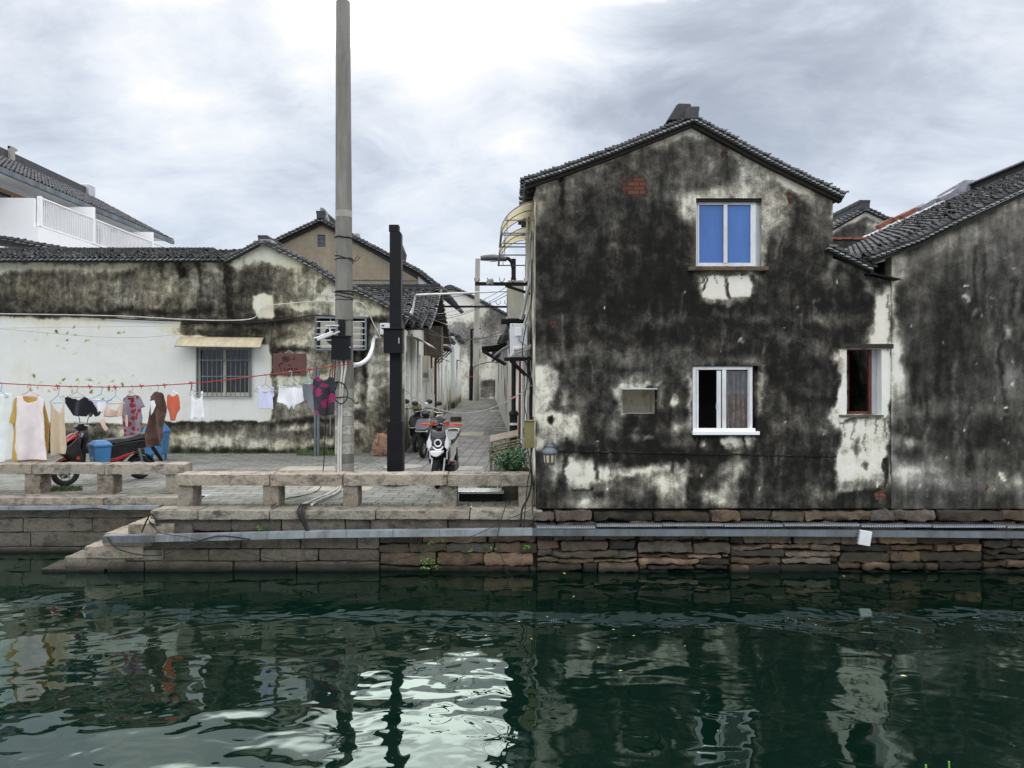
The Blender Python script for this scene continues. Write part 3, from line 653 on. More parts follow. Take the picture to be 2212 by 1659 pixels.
# ---- stains of the right-hand facades, in picture columns and rows of their common plane
SH = [
 # main gable
 ('p', [(1140, 385), (1487, 240), (1510, 250), (1500, 292), (1340, 352), (1300, 392), (1160, 435)], .97, 8),
 ('p', [(1497, 245), (1815, 415), (1808, 485), (1770, 462), (1690, 408), (1600, 352), (1530, 314), (1490, 300)], .99, 8),
 ('p', [(1440, 320), (1500, 290), (1560, 310), (1640, 400), (1600, 420), (1400, 430), (1330, 380)], .33, 30),
 ('e', 1480, 370, 130, 66, .34, 40), ('e', 1360, 400, 100, 50, .27, 30),
 ('p', [(1155, 400), (1215, 395), (1235, 430), (1215, 475), (1155, 485)], .66, 12),
 ('e', 1260, 400, 70, 32, .40, 25), ('e', 1235, 440, 60, 40, .28, 30),
 ('p', [(1160, 480), (1180, 480), (1176, 700), (1158, 700)], .34, 8),
 ('p', [(1470, 425), (1480, 412), (1530, 404), (1600, 398), (1610, 375), (1640, 372), (1690, 405), (1712, 440), (1718, 470), (1672, 492), (1650, 545), (1645, 600), (1490, 600), (1492, 520), (1468, 470)], .62, 9),
 ('e', 1640, 400, 38, 48, .58, 18), ('e', 1476, 448, 14, 30, .72, 8), ('e', 1672, 470, 22, 40, .70, 10),
 ('r', 1645, 440, 1660, 575, .62, 5), ('r', 1488, 440, 1502, 575, .58, 5),
 ('p', [(1700, 430), (1760, 460), (1797, 500), (1797, 560), (1740, 560), (1710, 520)], .36, 25), ('e', 1790, 470, 18, 70, .62, 18),
 ('e', 1735, 640, 60, 170, .10, 40), ('e', 1350, 600, 170, 120, .07, 60), ('e', 1290, 520, 90, 80, .17, 50), ('e', 1430, 650, 60, 60, .05, 30),
 ('e', 1560, 700, 90, 60, .06, 40), ('e', 1770, 530, 26, 60, .30, 20), ('e', 1700, 770, 50, 60, .06, 20),
 ('p', [(1495, 592), (1630, 590), (1632, 625), (1612, 650), (1570, 658), (1530, 650), (1500, 625)], .50, 5),
 ('p!', [(1520, 597), (1618, 595), (1626, 615), (1620, 640), (1600, 640), (1560, 646), (1520, 640), (1514, 610)], .93, 4),
 # middle mottling
 ('e', 1240, 765, 90, 14, .42, 14), ('e', 1360, 770, 60, 12, .36, 14), ('e', 1300, 715, 40, 12, .26, 12), ('e', 1450, 770, 60, 16, .36, 16), ('e', 1420, 790, 20, 50, .26, 14),
 ('e', 1250, 850, 50, 70, .20, 25), ('e', 1310, 840, 22, 60, .24, 18), ('e', 1570, 740, 40, 12, .30, 10), ('e', 1640, 690, 40, 10, .27, 10), ('e', 1720, 730, 60, 10, .30, 12),
 ('e', 1560, 680, 22, 10, .36, 8), ('e', 1440, 690, 40, 10, .25, 10), ('e', 1690, 650, 40, 8, .22, 8), ('e', 1800, 690, 40, 12, .36, 10), ('e', 1760, 750, 22, 20, .32, 10),
 ('p', [(1155, 785), (1190, 785), (1203, 810), (1200, 850), (1190, 880), (1215, 900), (1220, 960), (1155, 965)], .74, 8),
 ('e', 1186, 815, 14, 30, .60, 8), ('e', 1235, 912, 24, 18, .72, 10), ('e', 1215, 940, 42, 20, .62, 14), ('e', 1262, 870, 22, 26, .34, 14), ('e', 1220, 865, 10, 16, .6, 6),
 ('r', 1157, 950, 1172, 985, .8, 5), ('e', 1186, 913, 6, 8, .02, 2),
 # niche
 ('e', 1382, 822, 40, 20, .40, 5), ('r', 1328, 840, 1345, 892, .62, 6), ('r', 1340, 828, 1424, 840, .60, 3), ('r', 1420, 838, 1434, 890, .42, 6), ('r', 1345, 897, 1418, 975, .05, 6), ('e', 1330, 925, 12, 16, .42, 8), ('e', 1372, 935, 10, 14, .42, 6), ('e', 1400, 938, 12, 6, .5, 4),
 # around the lower window
 ('r', 1476, 780, 1498, 830, .45, 8), ('r', 1484, 800, 1496, 940, .62, 5), ('r', 1636, 790, 1654, 905, .60, 6), ('r', 1495, 766, 1650, 786, .30, 8), ('r', 1500, 784, 1648, 790, .10, 3),
 ('e', 1470, 930, 18, 16, .55, 10), ('e', 1525, 958, 9, 20, .75, 5), ('e', 1576, 958, 24, 13, .80, 5), ('e', 1613, 955, 18, 18, .70, 6), ('e', 1490, 965, 18, 14, .45, 8), ('e', 1560, 940, 70, 8, .12, 6), ('e', 1552, 962, 9, 14, .12, 4),
 ('e', 1455, 870, 5, 12, .7, 3), ('e', 1700, 900, 34, 40, .22, 25), ('e', 1770, 895, 50, 16, .30, 16), ('e', 1765, 920, 30, 10, .42, 10), ('e', 1690, 925, 16, 8, .35, 6),
 # ledge line and below
 ('p', [(1215, 962), (1800, 985), (1815, 1005), (1500, 1002), (1330, 1008), (1260, 992)], .035, 10),
 ('p', [(1195, 985), (1232, 990), (1300, 1008), (1480, 1008), (1490, 1030), (1440, 1038), (1330, 1028), (1240, 1045), (1190, 1040)], .80, 10),
 ('e', 1260, 1030, 60, 26, .72, 14), ('p', [(1290, 1055), (1370, 1030), (1470, 1045), (1490, 1095), (1290, 1095)], .22, 12), ('e', 1420, 1035, 40, 8, .5, 10), ('e', 1270, 1085, 50, 16, .58, 10), ('e', 1240, 1060, 40, 10, .32, 10), ('e', 1385, 1055, 60, 12, .42, 14),
 ('r', 1155, 985, 1190, 1100, .20, 14), ('e', 1195, 1000, 16, 10, .5, 8), ('e', 1212, 1040, 8, 24, .14, 5), ('r', 1237, 1048, 1275, 1052, .06, 2), ('r', 1280, 1060, 1300, 1070, .1, 3),
 ('p', [(1400, 1025), (1480, 1018), (1492, 1060), (1480, 1095), (1420, 1070)], .62, 12), ('p!', [(1487, 1030), (1520, 1032), (1530, 1050), (1540, 1070), (1500, 1088), (1484, 1080)], .10, 4),
 ('e', 1560, 1068, 42, 26, .70, 10), ('e', 1595, 1030, 18, 44, .62, 10), ('e', 1540, 1035, 16, 18, .3, 8), ('e', 1580, 1010, 26, 12, .55, 8), ('e', 1640, 1066, 60, 20, .34, 16), ('e', 1618, 1050, 12, 30, .14, 6), ('e', 1760, 1050, 60, 24, .30, 18), ('e', 1700, 1040, 44, 34, .10, 20), ('e', 1612, 1062, 12, 10, .22, 4), ('e', 1790, 1020, 30, 60, .10, 16), ('e', 1780, 1065, 34, 10, .42, 12),
 # link wall
 ('p', [(1790, 555), (1868, 584), (1866, 600), (1840, 592), (1815, 580), (1795, 590)], .55, 6), ('e', 1830, 610, 40, 26, .30, 18), ('e', 1860, 650, 22, 60, .07, 14), ('e', 1830, 740, 26, 60, .10, 20),
 ('p', [(1865, 585), (1928, 598), (1930, 745), (1868, 748), (1868, 725), (1888, 690), (1896, 650), (1885, 625)], .72, 9),
 ('p', [(1898, 640), (1926, 620), (1928, 745), (1885, 745), (1890, 700)], .90, 8), ('p', [(1870, 590), (1926, 600), (1910, 632), (1893, 625)], .30, 8),
 ('p', [(1808, 748), (1930, 745), (1928, 905), (1812, 905)], .93, 4), ('e', 1806, 895, 14, 22, .78, 6), ('r', 1812, 900, 1926, 906, .25, 2), ('e', 1800, 770, 10, 14, .7, 5), ('e', 1816, 790, 8, 30, .55, 6),
 ('p', [(1811, 906), (1926, 905), (1926, 1045), (1860, 1052), (1808, 1075)], .80, 6), ('r', 1811, 1035, 1925, 1062, .5, 10), ('p', [(1810, 1068), (1900, 1058), (1912, 1095), (1810, 1095)], .10, 7), ('e', 1864, 925, 40, 14, .9, 8), ('e', 1855, 955, 6, 8, .35, 3), ('e', 1853, 972, 6, 10, .2, 3), ('e', 1875, 948, 8, 10, .5, 4), ('e', 1830, 975, 20, 8, .62, 8), ('e', 1868, 1010, 6, 8, .3, 3),
 ('p!', [(1909, 990), (1921, 985), (1920, 1030), (1910, 1060), (1912, 1025), (1905, 1010)], .0, 2),
 ('e', 1888, 930, 30, 30, .75, 15), ('e', 1895, 1000, 10, 18, .9, 5),
 # shed
]
SHED = [
 ('p', [(1920, 560), (1985, 530), (2100, 470), (2230, 410), (2240, 450), (2140, 505), (2060, 545), (1990, 580), (1925, 600)], .58, 16), ('e', 1940, 585, 24, 30, .85, 8), ('e', 2180, 440, 60, 16, .75, 12), ('e', 2060, 520, 60, 12, .66, 12),
 ('p', [(2030, 540), (2240, 440), (2260, 560), (2200, 640), (2100, 640), (2020, 620)], .37, 40), ('e', 2050, 700, 70, 100, .14, 30), ('e', 1965, 700, 30, 120, .22, 20), ('e', 2140, 720, 50, 90, .24, 30), ('e', 2200, 600, 40, 60, .28, 20),
 ('e', 1990, 620, 30, 40, .34, 20), ('r', 1922, 560, 1936, 1010, .62, 5), ('e', 1940, 790, 18, 60, .74, 8), ('e', 1945, 870, 14, 40, .66, 8), ('e', 2000, 800, 34, 40, .20, 20), ('e', 2080, 830, 80, 50, .17, 30), ('e', 2160, 850, 60, 40, .30, 25), ('e', 2140, 890, 50, 14, .40, 12), ('e', 1990, 880, 50, 14, .42, 12), ('e', 2060, 880, 40, 12, .34, 12),
 ('e', 2190, 820, 24, 30, .45, 12), ('e', 2040, 930, 90, 26, .13, 20), ('e', 2150, 940, 60, 30, .14, 20), ('r', 1925, 960, 1936, 1060, .4, 3), ('e', 1960, 955, 26, 8, .62, 6), ('p', [(1930, 975), (1960, 1000), (2030, 1010), (2060, 1050), (1930, 1060)], .60, 12), ('e', 1960, 1030, 24, 24, .72, 10), ('e', 2030, 1040, 60, 16, .48, 14), ('e', 2170, 1060, 60, 22, .52, 14), ('e', 2110, 1030, 60, 12, .40, 12), ('e', 2000, 1000, 30, 10, .5, 8), ('e', 2190, 1030, 16, 10, .55, 6),
 ('e', 2085, 640, 8, 8, .6, 3), ('e', 2170, 720, 10, 14, .65, 5), ('e', 2105, 670, 6, 7, .5, 3), ('e', 2165, 1032, 6, 6, .85, 2), ('r', 1925, 1060, 2240, 1095, .25, 18),
]
BRK = [('p!', [(1340, 400), (1345, 392), (1360, 385), (1374, 380), (1392, 385), (1397, 390), (1396, 418), (1380, 428), (1358, 420), (1344, 412)], 'brick', 2),
 ('p!', [(1695, 418), (1702, 416), (1710, 424), (1711, 436), (1706, 445), (1701, 444), (1700, 430)], 'brick', 2), ('p!', [(1189, 692), (1196, 688), (1203, 692), (1203, 706), (1192, 708)], 'brick', 2), ('e', 1570, 339, 8, 4, 'brick', 2), ('p!', [(1888, 1064), (1908, 1060), (1914, 1078), (1892, 1080)], 'brick', 2),
 ('e', 2126, 1055, 4, 7, 'brick', 2)]
random.seed(21)
def soften(S): return [(s[:-2]+(((s[-2]*.95) if (isinstance(s[-2], float) and .5 < s[-2] < .92) else s[-2]), s[-1]*1.5) if s[0][-1] != '!' else s) for s in S]
SH = soften(SH); SHED = soften(SHED)
for i in range(46):    # rain streaks down the render
    x = rnd(1165, 1925); y0 = random.choice([rnd(330, 500), rnd(590, 700), rnd(700, 900), rnd(940, 1000)]); SH.append(('r', x, y0, x+rnd(2.5, 7), y0+rnd(30, 130), random.choice([.04, .06, .30, .36, .42]), 5))
for x in (1510, 1530, 1556, 1604, 1622, 1500, 1640): SH.append(('r', x, 941, x+rnd(2, 5), 941+rnd(20, 60), .08, 3)); SH.append(('r', x+5, 588, x+rnd(7, 10), 588+rnd(8, 45), .22, 3))
for x in (1820, 1845, 1870, 1890, 1915): SH.append(('r', x, 902, x+rnd(2, 4), 902+rnd(20, 90), .38, 3))
for i in range(26): x = rnd(1945, 2230); y0 = rnd(500, 950); SHED.append(('r', x, y0, x+rnd(3, 9), y0+rnd(40, 160), random.choice([.08, .12, .36, .42]), 6))
for i in range(30): SH.append(('e', rnd(1180, 1900), rnd(420, 1080), rnd(1.5, 4), rnd(1.5, 4), rnd(.55, .8), 1.5)); SHED.append(('e', rnd(1940, 2220), rnd(520, 1080), rnd(1.5, 4), rnd(1.5, 5), rnd(.5, .75), 1.5))
def pfR(base, sh, **k): return frontpaint(base, sh+BRK, YR, **k)

# ---- main gable house
mh = thing('gable_house', 'black-stained gable house at the water with blue and white windows', 'house', (xx(1157, YR), YR, 0))
HW = [hole(1503.5, 428, 1645.8, 575, YR), hole(1495, 790.5, 1637.5, 939, YR), hole(1345, 841, 1420, 895, YR)]
wall('wall', mh, M['plaster'], (0, YR, 0), (1, 0, 0), xx(1157.5, YR), xx(1799, YR), .02, zy(255, YR), pz([(1150, 399), (1320, 332), (1499, 258), (1660, 344), (1815, 426)], YR), HW, .022, pfR(.175, SH, warp=11, mid=.26), .22)
wl0 = Vector((xx(1157.5, YR), YR+.22, 0))
def pf_side(base, warp=10, sh=None):
    def f(X, Y, Z, u): return paint(u*90, -Z*90, base, sh or [], warp=warp, mid=.5, seed=8)
    return f
wall('side_wall', mh, M['plaster'], wl0, D, 0, 3.0, .02, zy(402, YR), (), (), .06, pf_side(.6), .15, (1, 0, 0))
RYm = 11.05; UP = (0, 1, 0)
pl = [W(1499, 263, RYm), W(1320, 334, RYm), W(1210, 374, RYm), W(1134, 398, RYm)]; pr = [W(1499, 263, RYm), W(1660, 350, RYm), W(1822, 429, RYm)]
roof('roof', mh, pl, (0, 1, 0), 3.35, .062, .19, .062, expo1=.062); roof('roof', mh, pr, (0, 1, 0), 3.35, .07, .19, .062, expo1=.066)
q = MB()     # dark eave band between plaster and tiles
for A in (pl, pr):
    for a, b in zip(A[:-1], A[1:]): q.beam(a+Vector((0, .1, -.022)), b+Vector((0, .1, -.022)), .1, .045)
q.build('verge_board', M['darkwood'], mh)
ridge(mh, W(1497, 252, 11.2), W(1497, 252, 11.2)+Vector((0, 3, 0)), .17, .16)
q = MB(); q.cur = (.25, 0, 0, 1)
q.prism(P := [W(x, y, 11.1) for x, y in P_(r1, [(990, 195), (1050, 98), (1065, 88), (1138, 90), (1142, 110), (1130, 185)])], (0, .25, 0)); q.build('ridge_end', M['tile'], mh, bevel=.015)
q = MB(); q.cur = (.3, 0, 0, 1); q.prism([W(x, y, 11.02) for x, y in P_(r1, [(1100, 185), (1112, 125), (1135, 110), (1175, 112), (1189, 128), (1180, 160), (1200, 185)])], (0, .2, 0)); q.build('ridge_end', M['tile'], mh, bevel=.012)
# eave rafters seen from below on the alley side
q = MB(); q.beam(W(1146, 398, 11.3), W(1146, 398, 11.3)+D*3, .12, .03)
for k in range(9): p = Vector((xx(1136, RYm)+.02, 11.3+k*.36, zy(404, RYm))); q.beam(p, p+Vector((.26, 0, .09)), .05, .06)
q.build('rafter', M['darkwood'], mh)
# string course under the windows
q = MB(); q.cur = (.1, 0, .5, 1)
for i in range(26):
    a, b = 1208+i*23, 1231+i*23; y = 974+(i/26)*12+rnd(-.5, .5); q.obox(W((a+b)/2, y, YR-.004), (.165, .022, .016+rnd(0, .008)))
q.build('string_course', M['plaster'], mh)
# reveals are in the wall; windows
def sliding(parent, x0, y0, x1, y1, Y, fw=7, matf='white_frame'):
    t = MB(); w_ = fw
    def bar(mb, a, b, c, d, dy=0, dep=.05): mb.box(xx(a, YR), xx(c, YR), Y+dy, Y+dy+dep, zy(d, YR), zy(b, YR))
    bar(t, x0, y0, x0+w_, y1); bar(t, x1-w_, y0, x1, y1); bar(t, x0+w_, y0, x1-w_, y0+w_*.8); bar(t, x0+w_, y1-w_, x1-w_, y1)
    fr = t.build('window', M[matf], parent, bevel=.004); return fr, bar
win = MB(); # upper window: frame stands a little inside the opening
wu = thing  # alias unused
fr, bar = sliding(mh, 1500.5, 434, 1636, 574.5, YR+.06, 8)
q = MB(); bar(q, 1565.5, 440, 1573.5, 567, -.012, .05); bar(q, 1509, 438, 1512.5, 567, .0, .04); bar(q, 1624.5, 440, 1628, 567, .0, .04); s_ = q.build('sash', M['white_frame'], fr, bevel=.002)
q = MB(); bar(q, 1508, 440, 1629, 567, .025, .006); q.build('pane', M['blue_film'], fr)
q = MB(); q.stone(xx(1486, YR), xx(1657, YR), YR-.09, YR+.2, zy(586, YR), zy(576.5, YR), .01, .008, 8, .04, 3); q.cur = (.3, 0, .3, 1); q.build('sill', M['rubble'], fr, smooth=True, weld=True)
q = MB(); q.box(xx(1502, YR), xx(1647, YR), YR+.02, YR+.21, zy(435, YR), zy(427.5, YR)); q.build('lintel', M['joint'], fr)
q = MB(); q.box(xx(1636, YR), xx(1647, YR), YR+.09, YR+.2, zy(576, YR), zy(434, YR)); q.build('jamb', M['alu'], fr)
# bare brick row in the sill
# lower window
fr2, bar = sliding(mh, 1497, 791.5, 1627, 934, YR+.03, 9)
q = MB(); bar(q, 1497, 925, 1632, 932, -.03, .09); q.box(xx(1494, YR), xx(1637, YR), YR-.09, YR+.06, zy(938.5, YR), zy(931, YR)); q.build('sill', M['white_gloss'], fr2, bevel=.004)
q = MB(); bar(q, 1549.5, 801, 1558.5, 925, -.006, .03); bar(q, 1561, 799, 1569.5, 927, -.012, .035); bar(q, 1504, 800, 1510, 925, .0, .03); bar(q, 1617, 800, 1620, 925, 0, .03); q.build('sash', M['white_frame'], fr2, bevel=.002)
q = MB(); bar(q, 1547.5, 872, 1549.5, 884, -.02, .02); q.build('handle', M['alu'], fr2)
q = MB(); bar(q, 1570, 801, 1618, 925, .02, .004); q.build('pane', M['glass'], fr2)
def curtain(parent, x0, x1, y0, y1, Y, mat, n=6, amp=.022, seed=0):
    q = MB(); X0, X1 = xx(x0, YR), xx(x1, YR); nu, nv_ = 50, 14; vs = []
    for j in range(nv_+1):
        for i in range(nu+1):
            u = i/nu; v = j/nv_; vs.append((X0+(X1-X0)*u+.012*math.sin(v*3+seed)*v, Y+amp*math.sin(u*n*2*PI+math.sin(v*2+seed)*.8+noise.noise(Vector((u*3, v*2, seed)))*2), zy(y0, YR)+(zy(y1, YR)-zy(y0, YR))*v))
    q.add(vs, [(j*(nu+1)+i, j*(nu+1)+i+1, (j+1)*(nu+1)+i+1, (j+1)*(nu+1)+i) for j in range(nv_) for i in range(nu)])
    o = q.build('curtain', mat, parent, smooth=True, normals=False); m_ = o.modifiers.new('solid', 'SOLIDIFY'); m_.thickness = .004; return o
def fabric(name, a, b_, sc_=30, pat=None, stripes=0):
    m, nt, bb = newmat(name); v = coords(nt); n1 = nz(nt, v, sc_, 5, .6); c = mixc(nt, ramp(nt, n1, [(.42, 0.0), (.58, 1.0)]), a, b_)
    if pat:
        vo = nt.nodes.new('ShaderNodeTexVoronoi'); vo.inputs['Scale'].default_value = pat[0]; vo.inputs['Randomness'].default_value = .75; nt.links.new(v, vo.inputs['Vector'])
        d_ = mth(nt, 'MULTIPLY_ADD', mth(nt, 'SUBTRACT', nz(nt, v, pat[0]*4, 4, .6), .5), .25, vo.outputs['Distance']); c = mixc(nt, ramp(nt, d_, [(pat[2]-.02, 1.0), (pat[2]+.02, 0.0)]), c, mixc(nt, ramp(nt, nz(nt, v, pat[0]*9, 4, .6), [(.4, 0.0), (.6, 1.0)]), pat[1], tuple(x*.45 for x in pat[1])))
    nt.links.new(c, bb.inputs['Base Color']); bb.inputs['Roughness'].default_value = .85; bb.inputs['Sheen Weight'].default_value = .15; bb.inputs['Specular IOR Level'].default_value = .2
    bump(nt, bb, nz(nt, v, 220, 3, .6), .15, .002); return m
cm = fabric('curtain_cloth', (.13, .11, .11), (.055, .047, .05), 9)
curtain(fr2, 1568, 1620, 800, 928, YR+.13, cm, 4.5, .035)
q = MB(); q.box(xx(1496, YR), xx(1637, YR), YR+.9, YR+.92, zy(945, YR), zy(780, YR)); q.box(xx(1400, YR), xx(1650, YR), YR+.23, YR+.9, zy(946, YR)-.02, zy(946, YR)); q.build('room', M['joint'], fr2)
# the wall niche
q = MB(); q.cur = (.74, 0, .9, 1); q.box(xx(1343, YR), xx(1422, YR), YR+.58, YR+.62, zy(897, YR), zy(839, YR)); q.box(xx(1343, YR), xx(1422, YR), YR+.2, YR+.60, zy(897.5, YR), zy(894.5, YR)); q.box(xx(1343, YR), xx(1422, YR), YR+.2, YR+.60, zy(841, YR), zy(838, YR)); q.box(xx(1341, YR), xx(1345, YR), YR+.2, YR+.60, zy(897.5, YR), zy(838, YR)); q.box(xx(1420, YR), xx(1424, YR), YR+.2, YR+.60, zy(897.5, YR), zy(838, YR))
q.build('niche', M['plaster'], mh)
q = MB(); q.box(xx(1342, YR), xx(1420, YR), YR-.02, YR+.1, zy(841.5, YR), zy(838.8, YR)); q.build('niche_lintel', M['alu'], mh, bevel=.003)

# ---- link house with the red window
lh = thing('lean_to_house', 'narrow low house with white patch and red window between the gable houses', 'house', (xx(1800, YR), YR, 0))
wall('wall', lh, M['plaster'], (0, YR+.006, 0), (1, 0, 0), xx(1799.2, YR), xx(1926, YR), .02, zy(550, YR), pz([(1785, 552), (1870, 582), (1935, 604)], YR), [hole(1829.3, 754, 1905, 895.5, YR)], .022, pfR(.12, SH, warp=10), .2)
lr = [W(1776, 543, 11.25), W(1840, 565, 11.1), W(1884, 588, 11.1)]; lr[0].y = 11.1
roof('roof', lh, [Vector((p.x, 11.08, p.z)) for p in lr], (0, 1, 0), 6.3, .085, .2, .068, expo1=.085)
q = MB(); q.prism([W(1880, 588, 11.0), W(1946, 602, 11.0), W(1946, 604, 11.0), W(1880, 591, 11.0)], (0, .5, 0)); q.build('gutter_sheet', M['black_matte'], lh)
q = MB(); q.box(xx(1813, YR), xx(1928, YR), YR-.035, YR+.05, zy(752.5, YR), zy(743, YR)); q.build('lintel', M['darkwood'], lh, bevel=.004)
q = MB(); q.cur = (.5, 0, .4, 1); q.stone(xx(1812, YR), xx(1908, YR), YR-.035, YR+.18, zy(901, YR), zy(895.6, YR), .008, .006, 9, .03, 4); q.build('sill', M['granite_wall'], lh, smooth=True, weld=True)
def bx(mb, a, b, c, d, y0, y1): mb.box(xx(a, YR), xx(c, YR), YR+y0, YR+y1, zy(d, YR), zy(b, YR))
q = MB(); bx(q, 1829.5, 754, 1833, 895, .14, .19); bx(q, 1887, 754, 1893, 895, .14, .19); bx(q, 1833, 890, 1887, 895, .14, .19); bx(q, 1833, 754, 1887, 757, .14, .19); wr = q.build('window', M['dark_red'], lh, bevel=.003)
q = MB(); bx(q, 1893, 754, 1905, 895.3, .15, .2); q.build('jamb', M['alu'], wr)
q = MB(local=False); hx = xx(1834, YR)   # casement leaf opened inwards, showing its frame and bars
la, lb = Vector((hx, YR+.16, 0)), Vector((hx+.22, YR+.55, 0))
def leafbar(z0_, z1_, f0, f1): a, b = la.lerp(lb, f0), la.lerp(lb, f1); q.prism([a+Vector((0, 0, z0_)), b+Vector((0, 0, z0_)), b+Vector((0, 0, z1_)), a+Vector((0, 0, z1_))], (.03, -.01, 0))
z0_, z1_ = zy(892, YR), zy(758, YR)
leafbar(z0_, z1_, .8, 1); leafbar(z0_, z1_, 0, .12)
for zf in (0, .32, .64, .95): leafbar(z0_+(z1_-z0_)*zf, z0_+(z1_-z0_)*zf+.04, 0, 1)
q.build('casement', M['dark_red'], wr)
q = MB(); q.prism([la.lerp(lb, .1)+Vector((.01, 0, z0_)), la.lerp(lb, .85)+Vector((.01, 0, z0_)), la.lerp(lb, .85)+Vector((.01, 0, z1_)), la.lerp(lb, .1)+Vector((.01, 0, z1_))], (.004, 0, 0)); q.build('pane', M['ac_white'], wr)
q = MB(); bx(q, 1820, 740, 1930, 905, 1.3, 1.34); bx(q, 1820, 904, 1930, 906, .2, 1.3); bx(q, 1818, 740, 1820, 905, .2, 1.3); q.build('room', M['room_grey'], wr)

# ---- large shed-like house on the right
sh_ = thing('gable_house', 'large grey-stained house at the right edge under a long tiled slope', 'house', (xx(1927, YR), YR, 0))
wall('wall', sh_, M['plaster_cool'], (0, YR-.02, 0), (1, 0, 0), xx(1925, YR), xx(2400, YR), .02, zy(330, YR), pz([(1880, 563), (1990, 517), (2130, 443), (2420, 292)], YR), (), .026, pfR(.265, SHED, warp=10, mid=.2, streak=.16), .2)
wall('side_wall', sh_, M['plaster'], (xx(1925, YR), YR+.18, 0), D, 0, 7, .02, zy(560, YR), (), (), .1, pf_side(.3), .15, (1, 0, 0))
sy = 11.0; sp_ = [(2731, 178), (2212, 414), (2100, 466), (1990, 522), (1880, 562)]
roof('roof', sh_, [W(x, y, sy) for x, y in sp_], (0, 1, 0), 7.6, .10, .21, .075, first=3, expo1=.075)
q = MB(); S = [W(x, y+5, sy+.1) for x, y in sp_]
for a, b in zip(S[:-1], S[1:]): q.beam(a, b, .1, .05)
q.build('verge_board', M['darkwood'], sh_)
# flashing sheet, ridge and the bricks that hold it down, at the far verge
ru = [W(x, y, sy) for x, y in sp_]
def onroofX(X, yy, lift):
    a = ru[::-1]
    for p, r__ in zip(a[:-1], a[1:]):
        if X <= r__.x: break
    t_ = (X-p.x)/(r__.x-p.x); return Vector((X, yy, p.z+(r__.z-p.z)*t_+lift))
def onroof(f, yy, lift=.1):   # f 0..1 from eave up to x=2731
    a = ru[::-1]; L_ = [0]
    for p, r__ in zip(a[:-1], a[1:]): L_.append(L_[-1]+(r__-p).length)
    s = f*L_[-1]; j = 0
    while j < len(a)-2 and L_[j+1] < s: j += 1
    p = a[j].lerp(a[j+1], (s-L_[j])/(L_[j+1]-L_[j])); return Vector((p.x, yy, p.z+lift))
q = MB(); rows = []
for i in range(41):
    X = xx(1838, 17.9)+(xx(2068, 17.9)-xx(1838, 17.9))*i/40; rows.append([onroofX(X, 17.75+(k*.2)+.04*noise.noise(Vector((i*.7, k, 0))), .13+.05*noise.noise(Vector((i*.9, k*1.3, 5)))+(.06 if k == 4 else 0)) for k in range(5)])
q.rings(rows, closed=False); o = q.build('flashing', M['flash'], sh_, smooth=True); o.modifiers.new('s', 'SOLIDIFY').thickness = .015
for i, (f, fy) in enumerate(((1909, 18.4), (1942, 18.4), (1962, 18.4), (1960, 17.6), (1980, 18.4), (2024, 18.4), (2052, 18.3), (1999, 17.7), (2040, 17.6))):
    q = MB(local=True); q.obox((0, 0, 0), (.34, .2, .10)); o = q.build('loose_brick', M['brick'] if i < 5 else M['flash'], None, bevel=.01)
    p = onroofX(xx(f, fy), fy, .27); o.location = p; o.rotation_euler = (0, -math.radians(26)+rnd(-.06, .06), rnd(-.1, .1))
    tag(o, ['orange brick at the foot of the pale roof flashing', 'orange brick second from the foot of the roof flashing', 'dark orange brick on the flashing beside the far gable', 'bright orange brick on the tiles below the flashing', 'topmost orange brick weighing down the roof flashing', 'lowest grey slab weighing down the flashing', 'grey slab in the middle of the roof flashing', 'grey slab high on the flashing below the ridge', 'grey slab on the flashing next to the ridge end'][i], 'brick', 'bricks and slabs holding down the roof flashing')
q = MB(); q.cur = (.1, 0, 0, 1); a = Vector((11.1, 10.9, 6.30)); q.beam(a, a+Vector((0, 7.6, 0)), .3, .5); q.build('ridge', M['black_matte'], sh_)
q = MB(); q.cur = (.2, 0, 0, 1); q.beam(a+Vector((0, 0, .24)), a+Vector((0, 7.9, .24)), .42, .06); q.beam(a+Vector((-.05, 7.2, 0)), a+Vector((-.05, 8.4, -.1)), .5, .7); q.build('ridge_cap', M['flash'], sh_, bevel=.03)
q = MB(); q.beam(a+Vector((-.25, 0, -.1)), a+Vector((-.25, 7.5, -.1)), .05, .06); q.build('ridge_pipe', M['steel_grey'], sh_)

# ---- small gable and coping wall behind the lean-to
sg = thing('gable_house', 'small stained gable peeping out between the two big houses at right', 'house', (xx(1871, 25), 25, 0))
yb = 25.
wall('wall', sg, M['plaster_cool'], (0, yb, 0), (1, 0, 0), xx(1770, yb), xx(1965, yb), 2, zy(450, yb), pz([(1770, 516), (1870, 458), (1965, 503)], yb), (), .06, frontpaint(.30, [('p', [(1780, 505), (1870, 455), (1960, 495), (1960, 510), (1940, 500), (1872, 470), (1790, 512)], .85, 6), ('e', 1885, 495, 14, 16, .6, 8), ('e', 1850, 500, 30, 10, .2, 10)], yb, warp=4), .2)
roof('roof', sg, [W(1871, 454, yb-.15), W(1765, 513, yb-.15)], (0, 1, 0), 5, .14, .3, .1); roof('roof', sg, [W(1871, 454, yb-.15), W(1968, 500, yb-.15)], (0, 1, 0), 5, .14, .3, .1); ridge(sg, W(1869, 451, yb-.2), W(1869, 451, yb-.2)+Vector((0, 5, 0)), .3, .3)
cw = thing('wall', 'dark low wall with red brick coping behind the lean-to roof', 'wall', (xx(1840, 17.4), 17.4, 3)); wall('render', cw, M['plaster_cool'], (0, 17.4, 0), (1, 0, 0), xx(1780, 17.4), xx(1890, 17.4), 3, zy(518, 17.4), (), (), .06, frontpaint(.25, [], 17.4), .2)
q = MB()
